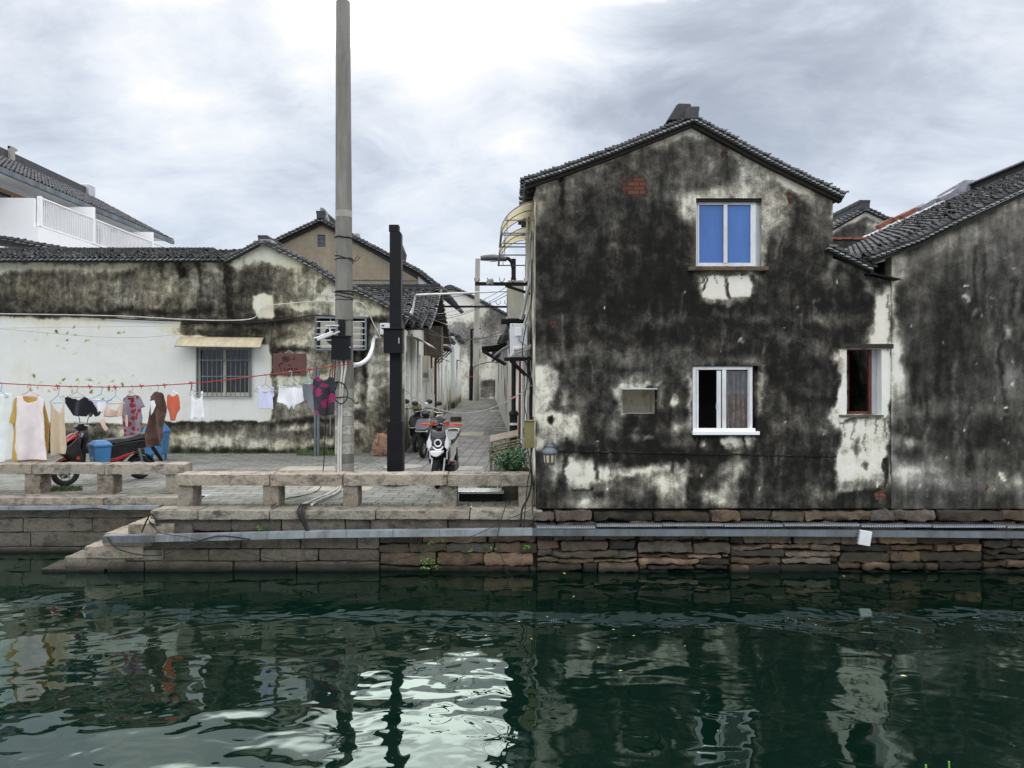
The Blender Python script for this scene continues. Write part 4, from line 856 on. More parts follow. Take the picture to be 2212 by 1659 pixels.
for i in range(9): q.box(xx(1781+i*12.3, 17.4), xx(1781+i*12.3+11.8, 17.4), 17.36, 17.64, zy(518, 17.4)+rnd(0, .01), zy(513.5, 17.4)+rnd(0, .01))
q.build('coping', M['brick'], cw)

# ================================================================ left-hand facades
YA = 19.2
LS = [
 ('p!', [(-200, 683), (150, 684), (392, 693), (396, 722), (578, 745), (586, 780), (586, 905), (560, 915), (-200, 915)], .98, 3),
 ('p', [(-200, 560), (300, 566), (305, 580), (240, 590), (150, 582), (-200, 590)], .74, 8), ('r', 300, 566, 480, 620, .46, 20), ('r', 330, 568, 352, 680, .50, 8), ('r', 355, 568, 372, 640, .56, 8), ('r', 342, 566, 352, 600, .26, 6), ('r', 380, 566, 398, 600, .06, 6), ('r', 400, 570, 424, 680, .48, 9), ('r', 424, 566, 432, 680, .2, 5), ('r', 440, 566, 470, 590, .7, 8),
 ('e', 120, 640, 130, 40, .34, 30), ('e', 200, 615, 60, 26, .42, 20), ('e', 60, 610, 60, 20, .36, 20), ('e', 290, 640, 50, 30, .44, 20), ('r', -200, 668, 480, 682, .12, 8), ('e', 20, 650, 50, 20, .22, 16), ('r', 460, 610, 484, 680, .36, 12),
 ('r', 484, 566, 502, 690, .02, 6), ('p', [(500, 690), (395, 695), (395, 722), (575, 742), (590, 700)], .13, 8), ('e', 430, 712, 50, 8, .38, 8),
 # gable
 ('p', [(490, 570), (567, 524), (640, 556), (700, 590), (690, 620), (650, 598), (600, 572), (566, 562), (520, 590)], .84, 10), ('e', 560, 610, 46, 40, .27, 20), ('e', 520, 640, 24, 50, .24, 16), ('e', 620, 620, 40, 30, .36, 20), ('e', 660, 600, 36, 30, .58, 18), ('e', 700, 640, 30, 24, .60, 12), ('e', 640, 660, 60, 16, .40, 14), ('e', 560, 684, 50, 16, .16, 14), ('e', 690, 618, 10, 14, .38, 3),
 ('p!', [(548, 640), (570, 634), (588, 640), (592, 690), (560, 692), (548, 664)], .90, 4), ('p', [(590, 655), (720, 640), (725, 672), (640, 668), (592, 668)], .58, 10), ('e', 650, 660, 26, 7, .78, 5), ('p', [(722, 620), (790, 645), (865, 685), (865, 702), (780, 695), (722, 690)], .68, 10), ('e', 800, 690, 60, 8, .12, 6), ('e', 745, 668, 12, 20, .4, 8),
 ('p', [(500, 690), (680, 688), (675, 700), (600, 705), (500, 700)], .12, 8), ('r', 586, 702, 600, 900, .08, 6), ('e', 640, 730, 50, 30, .50, 16), ('e', 610, 720, 20, 16, .34, 10), ('e', 660, 760, 20, 60, .60, 16), ('r', 590, 752, 668, 762, .1, 6), ('e', 624, 835, 40, 22, .74, 12), ('r', 600, 810, 730, 870, .66, 12), ('e', 640, 885, 60, 20, .50, 16), ('e', 720, 840, 16, 50, .70, 10),
 ('r', 764, 690, 790, 880, .36, 9), ('p', [(782, 690), (800, 690), (800, 800), (796, 880), (784, 860)], .04, 6), ('e', 762, 800, 10, 90, .05, 5), ('r', 802, 710, 832, 900, .50, 8), ('r', 834, 760, 866, 830, .82, 8), ('e', 820, 860, 30, 60, .48, 14), ('e', 840, 900, 22, 40, .28, 14), ('e', 772, 870, 12, 60, .62, 8), ('r', 762, 880, 800, 960, .25, 12), ('e', 800, 940, 20, 20, .5, 10), ('e', 775, 920, 14, 14, .66, 6), ('e', 835, 960, 30, 20, .2, 8), ('e', 800, 820, 8, 70, .64, 6),
 ('r', 722, 900, 760, 975, .6, 8), ('r', 600, 905, 735, 918, .10, 6),
 # plinth
 ('p!', [(-200, 915), (660, 914), (720, 920), (760, 920), (760, 990), (-200, 990)], .30, 3), ('e', 620, 930, 100, 9, .34, 8), ('r', 340, 912, 600, 920, .16, 3), ('r', 370, 945, 720, 972, .58, 10), ('e', 500, 950, 50, 14, .50, 10), ('e', 650, 925, 40, 6, .6, 5), ('r', 640, 930, 760, 950, .30, 8), ('e', 410, 945, 40, 10, .66, 8), ('e', 450, 955, 90, 8, .62, 6), ('e', 200, 955, 90, 22, .24, 16), ('e', 260, 930, 26, 14, .6, 8), ('e', 180, 930, 40, 10, .5, 10), ('r', -200, 968, 760, 990, .10, 8), ('e', 560, 960, 60, 6, .62, 6),
]
for i in range(60):
    cx_ = random.choice([160, 170, 90, 130, 190, 230, 255, 60, 300]); LS.append(('e', cx_+rnd(-40, 40), random.choice([705, 715, 730, 755, 830, 835, 845, 850, 820])+rnd(-12, 12), rnd(1.2, 5), rnd(1.2, 5), rnd(.4, .6), 1))
lhA = thing('long_house', 'long low white-washed house with mould band on the left bank', 'house', (-9, YA, 0))
wall('wall', lhA, M['plaster_olive'], (0, YA, 0), (1, 0, 0), xx(-200, YA), xx(487, YA), -.02, zy(567, YA), (), [hole(424.5, 751, 487, 857, YA)], .035, frontpaint(.33, LS, YA, warp=7, mid=.16), .25)
ghB = thing('gable_house', 'low stained gable house with brown plaque and caged air conditioner', 'house', (-6, YA, 0))
wall('wall', ghB, M['plaster_olive'], (0, YA, 0), (1, 0, 0), xx(487, YA), xx(871, YA), -.02, zy(525, YA), pz([(480, 569), (567, 523), (722, 604), (880, 687)], YA), [hole(487, 751, 541, 857, YA), hole(685, 686, 788, 754, YA)], .03, frontpaint(.44, LS, YA, warp=7, mid=.22), .25)
# projecting plinths
for par, a, b in ((lhA, -200, 487), (ghB, 487, 758)):
    wall('plinth', par, M['plaster_olive'], (0, YA-.05, 0), (1, 0, 0), xx(a, YA), xx(b, YA), -.02, zy(913.5, YA), (), (), .035, frontpaint(.33, LS, YA, warp=7, mid=.2), .05)
# tiled cope of the long house
e0 = Vector((xx(-200, YA), 18.92, zy(563, 18.92))); r0 = Vector((xx(-200, YA), 20.5, zy(547, 20.5)))
roof('roof', lhA, [r0, e0], (1, 0, 0), xx(486, YA)-xx(-200, YA), .12, .135, .055, mat=M['tile'], verge=(False, True)); ridge(lhA, r0+Vector((0, .05, .02)), Vector((xx(462, 20.5), 20.55, r0.z+.02)), .16, .13)
e1 = Vector((0, 22.5, e0.z)); roof('roof', lhA, [r0+Vector((0, .1, 0)), Vector((r0.x, 22.5, e0.z))], (1, 0, 0), xx(462, YA)-xx(-200, YA), .3, .5, .06, verge=(False, False), tiles=False)
wall('side_wall', lhA, M['plaster_olive'], (xx(484, YA)-.05, YA+.25, 0), D, 0, 2.5, 0, 4.6, (), (), .2, pf_side(.5), .15, (-1, 0, 0))
q = MB()
for i in range(int((xx(486, YA)-xx(-200, YA))/.135)): 
    x = xx(-200, YA)+i*.135; q.cur = (rnd(.2, .9), 0, 0, 1); q.beam((x, 18.90, e0.z+.01), (x+.11, 18.90, e0.z+.045), .03, .018)
q.build('eave_tile', M['verge'], lhA)
# roof of B
ry = 19.03
bl = [W(566, 525, ry), W(528, 545, ry), W(484, 568, ry)]; brr = [W(566, 525, ry), W(640, 561, ry), W(725, 608, ry), W(886, 690, ry)]
roof('roof', ghB, bl, (0, 1, 0), 1.5, .10, .2, .075, expo1=.085); roof('roof', ghB, brr, (0, 1, 0), 1.45, .12, .2, .075, expo1=.14)
ridge(ghB, W(566, 521, 19.1), W(566, 521, 19.1)+Vector((0, 1.4, 0)), .2, .16)
q = MB(); q.cur = (.5, 0, 0, 1); q.prism([W(x, y, 19.05) for x, y in P_(c3, [(305, 545), (305, 490), (420, 488), (432, 530), (420, 560)])], (0, .3, 0)); q.cur = (.15, 0, 0, 1); q.prism([W(x, y, 19.2) for x, y in P_(c3, [(245, 560), (250, 498), (300, 510), (305, 560)])], (0, .3, 0))
q.prism([W(x, y, 19.5) for x, y in P_(c3, [(350, 480), (400, 474), (450, 510), (470, 545), (430, 540)])], (0, .3, 0)); q.build('ridge_end', M['verge'], ghB, bevel=.02)
# window of A/B with bars (one thing each side keeps together with house B)
def g(mb, a, b, c, d, y0, y1, Y=YA): mb.box(xx(a, Y), xx(c, Y), Y+y0, Y+y1, zy(d, Y), zy(b, Y))
q = MB(); g(q, 425, 751, 431, 857, .05, .12); g(q, 535, 751, 541, 857, .05, .12); g(q, 431, 751, 535, 755, .05, .12); g(q, 431, 848, 535, 857, .05, .12); g(q, 480.5, 755, 487, 848, .05, .12); wB = q.build('window', M['ac_beige'], ghB, bevel=.006)
q = MB(); g(q, 431, 755, 535, 848, .09, .1); q.build('pane', M['glass_dark'], wB)
q = MB(); 
for i in range(12): x = 428+i*10.1; q.cyl(W(x, 751, YA-.06), W(x, 858, YA-.06), .011, n=6)
for y in (778, 813, 857, 752): q.beam(W(425, y, YA-.06), W(542, y, YA-.06), .025, .025)
for x in (425, 542): q.beam(W(x, 751, YA-.06), W(x, 858, YA-.06), .03, .03, (0, 1, 0))
q.build('window_bars', M['steel_grey'], wB)
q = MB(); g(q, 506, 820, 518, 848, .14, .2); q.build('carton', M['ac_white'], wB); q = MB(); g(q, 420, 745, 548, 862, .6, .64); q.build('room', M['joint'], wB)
def awning(name, label, pts_top, pts_low, mat, ribs, parent=None, group=None, thickness=.012):
    t = thing(name, label, 'awning', tuple(pts_top[0]), 0, group); q = MB(); n = 10; rows = []
    a0, a1 = Vector(pts_top[0]), Vector(pts_top[1]); b0, b1 = Vector(pts_low[0]), Vector(pts_low[1])
    for k in range(7):
        f = k/6; rows.append([a0.lerp(a1, i/n).lerp(b0.lerp(b1, i/n), f)+Vector((0, 0, .10*math.sin(f*PI)*(b0-a0).length)) for i in range(n+1)])
    q.rings(rows, closed=False); o = q.build('sheet', mat, t, smooth=True); o.modifiers.new('s', 'SOLIDIFY').thickness = thickness
    q = MB()
    for i in ribs: q.tube([r[i]+Vector((0, 0, -.02)) for r in rows], .012, 5)
    q.tube([r for r in rows[-1]], .012, 5); q.build('awning_frame', M['steel_grey'], t); return t
awning('awning', 'cream plastic awning over the barred window of the left house', (W(392, 727, YA), W(570, 729, YA)), (W(377, 748, YA-.5), W(562, 751, YA-.5)), M['cream_sheet'], (0, 5, 10))
# caged air conditioner
ca = thing('window_cage', 'steel cage of horizontal bars around an air conditioner behind the concrete pole', 'cage', W(737, 755, YA))
q = MB(); 
for x in (682, 790): 
    for d in (0, .45): q.beam(W(x, 686, YA-d)+Vector((0, 0, 0)), W(x, 755, YA-d), .045, .045, (0, 1, 0))
    for y in (686, 755): q.beam(W(x, y, YA), W(x, y, YA-.45), .04, .04)
for y in (686, 755): q.beam(W(682, y, YA-.45), W(790, y, YA-.45), .045, .045)
q.build('frame', M['steel_grey'], ca)
q = MB()
for y in (695, 709, 722, 735, 748): q.cyl(W(682, y, YA-.46), W(790, y, YA-.46), .014, n=6)
q.build('bar', M['alu'], ca)
def ac_unit(label, c, yaw, size=(.78, .28, .56), mat='ac_white', fan=True, group='air conditioner units', side=False, loc=None):
    t = thing('air_conditioner', label, 'air conditioner', c, yaw, group); w_, d_, h_ = size
    q = MB(local=True); q.box(-w_/2, w_/2, -d_/2, d_/2, 0, h_); q.build('casing', M[mat], t, bevel=.018)
    q = MB(local=True); q.torus((-w_*.14, -d_/2-.006, h_/2), h_*.37, .012, 'y', 28, 6)
    for k in range(1, 6): q.torus((-w_*.14, -d_/2-.008, h_/2), h_*.37*k/6, .004, 'y', 22, 4)
    for k in range(8): a = k*PI/8; q.beam((-w_*.14-math.cos(a)*h_*.36, -d_/2-.008, h_/2-math.sin(a)*h_*.36), (-w_*.14+math.cos(a)*h_*.36, -d_/2-.008, h_/2+math.sin(a)*h_*.36), .006, .006)
    q.build('fan_grille', M['grey_plastic'], t); q = MB(local=True); q.cyl((-w_*.14, -d_/2-.001, h_/2), (-w_*.14, -d_/2-.004, h_/2), h_*.36, n=28); q.build('fan', M['black_matte'], t)
    if side:
        q = MB(local=True); s = w_/2
        q.box(s, s+.03, -.06, .05, h_*.62, h_*.88); q.build('handle_cover', M['white_gloss'], t, bevel=.008); q = MB(local=True); q.box(s, s+.022, -.09, .10, h_*.05, h_*.32); q.build('service_cover', M['white_gloss'], t, bevel=.008)
        q = MB(local=True); q.tube([(s+.03, .0, h_*.62), (s+.05, .0, h_*.5), (s+.05, .06, h_*.4), (s+.06, .12, h_*.32)], .011, 6); q.tube([(s+.02, -.05, h_*.2), (s+.09, -.03, h_*.2), (s+.10, .10, h_*.25), (s+.02, .2, h_*.34)], .022, 6); q.tube([(s+.02, -.05, h_*.1), (s+.09, -.03, h_*.12), (s+.12, .12, h_*.2), (s+.02, .2, h_*.3)], .022, 6)
        q.cyl((s+.0, -.06, h_*.2), (s+.07, -.06, h_*.2), .025, n=8); q.cyl((s+.0, -.06, h_*.1), (s+.07, -.06, h_*.1), .025, n=8); q.build('pipe', M['wire_grey'], t)
        q = MB(local=True)
        for y_ in (-.1, .1):
            for z_ in (.03, h_-.03): q.cyl((s-.001, y_, z_), (s+.006, y_, z_), .009, n=8)
        q.build('screw', M['grey_plastic'], t)
    return t
ac_unit('old beige air conditioner inside the steel cage on the left house', W(738, 753, YA-.2), 0, (1.0, .3, .66), 'ac_beige')
q = MB(); g(q, 684, 686, 790, 754, .3, .34); q.build('recess_back', M['joint'], ghB)
# plaque
pq = thing('plaque', 'brown engraved metal plaque on the stained left house', 'plaque', W(626, 810, YA-.03))
q = MB(); g(q, 591, 763.5, 661.5, 810, -.05, 0); q.build('board', M['plaque'], pq, bevel=.006)
q = MB()
def stroke(pts, r=.009): q.tube([W(*c4(x, y), YA-.053) for x, y in pts], r, 4)
for k in range(7):
    a = k*PI/3.5; stroke([(625+38*math.cos(a)*f+6*math.sin(f*5), 450+26*math.sin(a)*f) for f in (.2, .6, 1)]); stroke([(625+40*math.cos(a+t), 450+30*math.sin(a+t)) for t in (0, .3, .6)])
stroke([(690, 460), (712, 458), (722, 440), (715, 425)]); stroke([(535, 520), (560, 510), (590, 490)]); stroke([(555, 510), (560, 545), (575, 585)]); stroke([(565, 495), (595, 505)]); stroke([(650, 520), (680, 520)], .014)
for k, x in enumerate((605, 640, 660, 680, 715, 740)): 
    stroke([(x, 560), (x+14, 558)]); stroke([(x+6, 552), (x+5, 576)]); stroke([(x, 570), (x+12, 574)]) 
for x in (700, 720, 745, 765): stroke([(x, 596), (x+12, 596)]); stroke([(x+4, 590), (x+6, 603)])
stroke([(695, 597), (785, 597)], .004)
q.build('engraving', M['ink'], pq)
q = MB(); q.tube([W(617, 763, YA-.03), W(625, 757, YA-.03), W(634, 763, YA-.03)], .008, 5); q.build('hanger', M['alu'], pq)
# ================================================================ houses of the left bank behind the front row
Dn = Vector((1, .034, 0)).normalized()   # normal of the alley walls
wc = thing('side_house', 'low white-washed house along the alley with tall windows and a dark tiled slope', 'house', (-2.9, 20.5, 0))
A0 = Vector((xx(870.5, YA), YA+.25, 0)); 
def alley(y): return A0+D*((y-A0.y)/D.y)     # point of the left alley wall line at depth y
def pside(base, sh=(), **k):
    def f(X, Y, Z, u): return paint(Y*60, (3-Z)*60, base, list(sh), **k)
    return f
yw = [(19.75, 20.55), (21.1, 22.1), (23.4, 24.4)]
dist = lambda y: (y-A0.y)/D.y
shC = [('e', 60*19.9, 60*2.7, 40, 50, .3, 30), ('e', 60*25, 60*2.9, 60, 20, .3, 20), ('e', 60*21, 60*2.95, 90, 14, .35, 14), ('e', 60*23, 60*0, 60, 40, .95, 30)]
wall('side_wall', wc, M['plaster_olive'], A0, D, 0, dist(27.5), -.02, 3.15, (), [(dist(a), dist(b), 1.38, 2.6) for a, b in yw], .08, pside(.95, shC, warp=6, mid=.3), .2, (-1, 0, 0))
for a, b in yw:
    q = MB(); pa, pb = alley(a), alley(b)
    def fb(m, f0, f1, z0, z1, dd=.04, t_=.05):
        s, e = pa.lerp(pb, f0), pa.lerp(pb, f1); m.prism([s+Vector((-dd, 0, z0)), e+Vector((-dd, 0, z0)), e+Vector((-dd, 0, z1)), s+Vector((-dd, 0, z1))], (-t_, 0, 0))
    for f0, f1, z0, z1 in ((0, .08, 1.38, 2.6), (.92, 1, 1.38, 2.6), (.46, .54, 1.42, 2.56), (.08, .92, 1.38, 1.43), (.08, .92, 2.55, 2.6), (.08, .92, 1.95, 1.99), (.08, .92, 2.25, 2.28)): fb(q, f0, f1, z0, z1)
    wo_ = q.build('window', M['white_frame'], wc); q = MB(); fb(q, .0, 1, 1.38, 2.6, .08, .01); q.build('pane', M['glass_dark'], wo_)
ec = Vector((0, 20.3, zy(713, 20.3))); rc = Vector((0, 23.6, zy(628, 23.6))); xL, xR = -6.2, -2.22
q0 = [Vector((xL, rc.y, rc.z)), Vector((xL, ec.y+1.5, ec.z+.50)), Vector((xL, ec.y, ec.z))]
roof('roof', wc, q0, (1, 0, 0), xR-xL, .15, .24, .095, verge=(False, True), first=0)
roof('roof', wc, [Vector((xL, rc.y, rc.z)), Vector((xL, 27.3, ec.z-.1))], (1, 0, 0), xR-xL, .3, .4, .09, verge=(False, True), tiles=False)
ridge(wc, Vector((xL, rc.y, rc.z+.04)), Vector((xR, rc.y, rc.z+.04)), .2, .16)
# gable triangle of the white side wall
q = MB(); q.cur = (.92, 0, .3, 1); gp = [alley(20.4), alley(rc.y), alley(27.2)]; q.prism([gp[0]+Vector((0, 0, 3.1)), gp[2]+Vector((0, 0, 3.1)), gp[1]+Vector((0, 0, rc.z+.0))], (-.15, 0, 0)); q.build('gable', M['plaster_olive'], wc)

# brown gable house
ye = 30.
be = thing('gable_house', 'tall brown-rendered gable house with a louvred vent rising behind the front houses', 'house', (xx(692, ye), ye, 0))
wall('wall', be, M['render_brown'], (0, ye, 0), (1, 0, 0), xx(470, ye), xx(902, ye), 0, zy(478, ye), pz([(470, 599), (692, 480), (760, 520), (902, 594)], ye), [hole(686, 507, 703, 533, ye), hole(778, 613.5, 835, 627, ye)], .08, frontpaint(.565, [('e', 660, 525, 22, 20, .62, 8), ('e', 780, 530, 30, 60, .585, 20), ('e', 640, 540, 50, 30, .55, 20), ('r', 700, 500, 712, 600, .6, 6), ('e', 870, 612, 30, 10, .50, 8)], ye, warp=5, mid=.05, streak=.05), .3)
q = MB(); q.beam(W(760, 604, ye-.02), W(902, 605, ye-.02), .03, .04); q.build('string_course', M['concrete_pole'], be)
q = MB()
for i in range(9): q.beam(W(686, 508.5+i*2.9, ye+.06), W(703, 508.5+i*2.9, ye+.06), .06, .035, (0, .6, .8))
q.build('vent', M['steel_grey'], be); q = MB(); q.box(xx(778, ye), xx(835, ye), ye+.08, ye+.1, zy(627, ye), zy(613, ye)); wv_ = q.build('window', M['glass_dark'], be)
q = MB(); q.box(xx(805, ye), xx(807, ye), ye+.02, ye+.08, zy(627, ye), zy(613.5, ye)); q.build('mullion', M['alu'], wv_)
L1 = [W(692, 477, ye-.25), W(600, 520, ye-.25), W(470, 593, ye-.25)]; R1 = [W(692, 477, ye-.25), W(762, 514, ye-.25), W(903, 588, ye-.25), W(958, 631, ye-.25)]
roof('roof', be, L1, (0, 1, 0), 11, .15, .32, .11, first=2, expo1=.16); roof('roof', be, R1, (0, 1, 0), 11, .15, .32, .11, first=2, expo1=.16)
q = MB()
for A_ in (L1, R1):
    for a, b in zip(A_[:-1], A_[1:]): q.beam(a+Vector((0, .2, -.06)), b+Vector((0, .2, -.06)), .14, .1)
q.build('verge_board', M['darkwood'], be)
ridge(be, W(692, 471, ye-.3), W(692, 471, ye-.3)+Vector((0, 11, 0)), .3, .3)
q = MB(); q.cur = (.4, 0, 0, 1); q.prism([W(x, y, ye-.2) for x, y in P_(c3, [(932, 300), (930, 215), (915, 185), (918, 168), (950, 170), (975, 200), (985, 250), (1000, 310)])], (0, .35, 0)); q.build('ridge_end', M['verge'], be, bevel=.03)
q = MB(); q.cur = (.6, 0, 0, 1); q.prism([W(x, y, ye+3.5) for x, y in P_(c3, [(1255, 478), (1253, 430), (1305, 425), (1305, 478)])], (0, .4, 0)); q.build('chimney', M['concrete_pale'], be, bevel=.03)
q = MB(); q.cur = (.2, 0, 0, 1); q.prism([W(x, y, ye+5) for x, y in P_(c3, [(1690, 800), (1705, 515), (1735, 525), (1778, 635), (1770, 690), (1765, 820)])], (0, .5, 0)); q.build('dormer_end', M['tile'], be, bevel=.04)
wall('wing_wall', be, M['whitewash'], (0, ye+.12, 0), (1, 0, 0), xx(902, ye), xx(928, ye), 0, zy(590, ye), pz([(895, 590), (935, 622)], ye), (), .3, None, .2)

# white house closing the alley
yf = 62.
fw_ = thing('gable_house', 'white streaked gable wall closing the far end of the alley', 'house', (xx(1010, yf), yf, 0))
wall('wall', fw_, M['plaster_cool'], (0, yf, 0), (1, 0, 0), xx(900, yf), xx(1150, yf), -.02, zy(618, yf), pz([(900, 668), (971, 622), (1010, 640), (1150, 712)], yf), (), .12, frontpaint(.62, [('p', [(930, 660), (970, 620), (1110, 690), (1110, 700), (960, 665)], .85, 6), ('r', 935, 655, 1110, 700, .74, 10), ('e', 1000, 720, 40, 26, .46, 16), ('e', 1070, 700, 26, 30, .48, 14), ('e', 1060, 760, 50, 20, .44, 14), ('r', 1036, 750, 1110, 800, .62, 8), ('r', 1036, 800, 1110, 826, .72, 8), ('r', 1036, 826, 1110, 838, .3, 3), ('r', 1036, 838, 1110, 860, .42, 2)], yf, warp=5, mid=.3), .3)
roof('roof', fw_, [W(971, 619, yf-.3), W(1010, 637, yf-.3), W(1135, 703, yf-.3)], (0, 1, 0), 6, .3, .6, .2); roof('roof', fw_, [W(971, 619, yf-.3), W(890, 664, yf-.3)], (0, 1, 0), 6, .3, .6, .2)
q = MB(); q.cur = (.3, 0, 0, 1); q.prism([W(x, y, yf-.4) for x, y in ((962, 626), (964, 618), (972, 614), (978, 618), (984, 626))], (0, .6, 0)); q.build('ridge_end', M['tile'], fw_, bevel=.05)

# more houses along the left of the alley
def row_house(label, y0, y1, h, base, off=0, roofpts=None, plin=.5, wins=(), seed=0):
    a = alley(y0)+Dn*off; t = thing('side_house', label, 'house', tuple(a), 0)
    L_ = (y1-y0)/D.y; sh = [('r', 60*y0-99, 60*(3-plin), 60*y1+99, 200, .40, 14)]+[('e', 60*rnd(y0, y1), 60*rnd(-1, 2.6), rnd(14, 60), rnd(14, 50), rnd(.35, .7), 16) for _ in range(5)]
    wall('side_wall', t, M['plaster_olive'], a, D, 0, L_, -.02, h, (), [(w_[0], w_[1], w_[2], w_[3]) for w_ in wins], .14, pside(base, sh, warp=8, mid=.35), .2, (-1, 0, 0))
    wall('wall', t, M['plaster_cool'], (a.x-4, a.y+.01, 0), (1, 0, 0), 0, 4-.22, 0, h, (), (), .3, None, .2)
    e = MB(); e.cur = (.2, 0, 0, 1)
    roof('roof', t, [Vector((a.x-2.2, y0, h+1.1)), Vector((a.x-1, y0, h+.45)), Vector((a.x+.22, y0, h-.04))], D, L_, .3, .32, .11, verge=(True, True), first=0)
    for w_ in wins:
        q = MB(); s = a+D*w_[0]; e_ = a+D*w_[1]
        def fb(m, f0, f1, z0, z1, dd=.05, t_=.05): u, v_ = s.lerp(e_, f0), s.lerp(e_, f1); m.prism([u+Vector((-dd, 0, z0)), v_+Vector((-dd, 0, z0)), v_+Vector((-dd, 0, z1)), u+Vector((-dd, 0, z1))], (-t_, 0, 0))
        for f0, f1, z0, z1 in ((0, .1, w_[2], w_[3]), (.9, 1, w_[2], w_[3]), (.1, .9, w_[2], w_[2]+.06), (.1, .9, w_[3]-.06, w_[3]), (.45, .55, w_[2]+.06, w_[3]-.06)): fb(q, f0, f1, z0, z1)
        o = q.build('window', M['white_frame'], t); q = MB(); fb(q, 0, 1, w_[2], w_[3], .09, .01); q.build('pane', M['glass_dark'], o)
    return t
row_house('second side house along the alley with a pale peeling wall and paired windows', 27.7, 35.5, 3.5, .96, .03, wins=((.6, 1.6, 1.2, 2.5), (2.4, 3.2, 1.2, 2.5), (5, 6, .2, 2.3)))
row_house('third side house of the alley with drain pipes and a dark timber canopy', 35.7, 44, 3.7, .97, .05, wins=((2, 3, 1.2, 2.4), (5.2, 6.2, 0.1, 2.2)))
row_house('farthest white house on the left of the alley by the slim lamp post', 44.2, 56, 4.2, .97, .25, wins=((3, 4, 1.2, 2.4),))
# porch roof and box details above the side house
def pipe_on_wall(label, y, z0, z1, r=.035, mat='pvc', d=.06, kink=True):
    p = alley(y)+Dn*d; q = MB(local=False); pts = [p+Vector((0, 0, z1)), p+Vector((0, 0, z0+.2)), p+Vector((0, 0, z0+.08))]
    if kink: pts += [p+Vector((.06, -.04, z0+.03))]
    q.tube(pts, r, 8); o = q.build('drain_pipe', M[mat], None, smooth=True); return tag(o, label, 'drain pipe', 'drain pipes along the alley')
pipe_on_wall('white drain pipe on the corner side of the tall alley windows', 20.9, .0, 3.1)
pipe_on_wall('white drain pipe between the second and third tall alley windows', 22.6, 0, 3.1)
pipe_on_wall('white drain pipe standing behind the parked black scooter', 26.2, 0, 3.0, .045)
pipe_on_wall('dark red drain pipe reaching the ground beside the second side house', 30.5, 0, 3.2, .05, 'dark_red')
pipe_on_wall('pale drain pipe far down the left alley wall', 34.8, 0, 3.4, .05)
pipe_on_wall('thin pale drain pipe on the third side house', 39.0, 0, 3.4, .05)
def wall_box(name, label, cat, y, z, sz, mat, d=.0, group=None):
    p = alley(y)+Dn*(d+sz[0]/2+.005); t = thing(name, label, cat, (p.x, p.y, z)); q = MB(local=True); q.box(-sz[0]/2, sz[0]/2, -sz[1]/2, sz[1]/2, 0, sz[2]); q.build('casing', M[mat], t, bevel=.01)
    q = MB(local=True); q.box(-sz[0]*.35, sz[0]*.35, -sz[1]/2-.008, -sz[1]/2-.001, sz[2]*.15, sz[2]*.35); q.build('cover', M['steel_grey'], t); return t
wall_box('meter_box', 'grey meter box with two dials on the alley wall', 'meter box', 25.2, 1.75, (.22, .5, .85), 'ac_beige')
wall_box('meter_box', 'smaller pale meter box on the alley wall beside the thin pipe', 'meter box', 26.6, 2.2, (.2, .3, .7), 'concrete_pale')
def side_awning(label, y0, y1, z, proj, mat='cream_sheet', drop=.28):
    a, b = alley(y0), alley(y1); return awning('awning', label, (a+Vector((.02, 0, z)), b+Vector((.02, 0, z))), (a+Dn*proj+Vector((0, 0, z-drop)), b+Dn*proj+Vector((0, 0, z-drop))), M[mat], (0, 5, 10), None, 'awnings over the alley windows')
side_awning('cream awning over the first tall windows of the alley', 19.9, 22.6, 3.02, .62)
side_awning('cream awning over the rear windows of the low side house', 25.6, 28, 2.75, .75)
side_awning('small green awning far down the alley', 47, 49, 2.9, .9, 'green_sheet', .3)
# rusty cabinet-like box room hanging on the side house
t = thing('wall_cabinet', 'dark timber cabinet hanging above the alley with a slanting lid', 'cabinet', tuple(alley(25.6)+Vector((.2, 0, 2.6))))
q = MB(); p = alley(25.6); q.obox(p+Vector((.3, .4, 3.1)), (.56, .9, 1.05)); q.build('body', M['brownboard'], t, bevel=.01)
q = MB(); q.prism([p+Vector((-.05, -.15, 3.95)), p+Vector((.75, -.15, 3.66)), p+Vector((.75, 1, 3.66)), p+Vector((-.05, 1, 3.95))], (0, 0, .03)); q.build('lid', M['ac_beige'], t)
q = MB(); q.beam(p+Vector((0, -.1, 3.95)), p+Vector((.1, -.1, 2.2)), .05, .05); q.beam(p+Vector((.62, -.1, 3.6)), p+Vector((.62, -.1, 2.4)), .04, .04); q.build('post', M['bamboo'], t)
# dark canopy with brackets further on
def canopy(label, y0, y1, z, proj, side=1, base=alley, mat='black_matte'):
    a, b = base(y0), base(y1); t = thing('canopy', label, 'canopy', tuple(a+Vector((0, 0, z))), 0); n = Dn*side; q = MB(); rows = []
    for k in range(25):
        f = k/24; row = []
        for j in range(5): g_ = j/4; row.append(a.lerp(b, f)+n*proj*g_+Vector((0, 0, z-.12*g_*proj+.03*math.sin(f*24*PI/2))))
        rows.append(row)
    q.rings(rows, closed=False); o = q.build('sheet', M[mat], t); o.modifiers.new('s', 'SOLIDIFY').thickness = .03
    for f in (.05, .5, .95): q = MB(); p = a.lerp(b, f); q.beam(p+Vector((0, 0, z-.06)), p+n*proj+Vector((0, 0, z-.08-.12*proj)), .06, .06); q.beam(p+Vector((0, 0, z-.7)), p+n*proj*.9+Vector((0, 0, z-.1-.12*proj)), .05, .05); q.build('bracket', M['darkwood'], t)
    return t
canopy('dark lattice canopy on struts over the left side of the alley', 30, 33.5, 3.15, .6, mat='steel_grey')

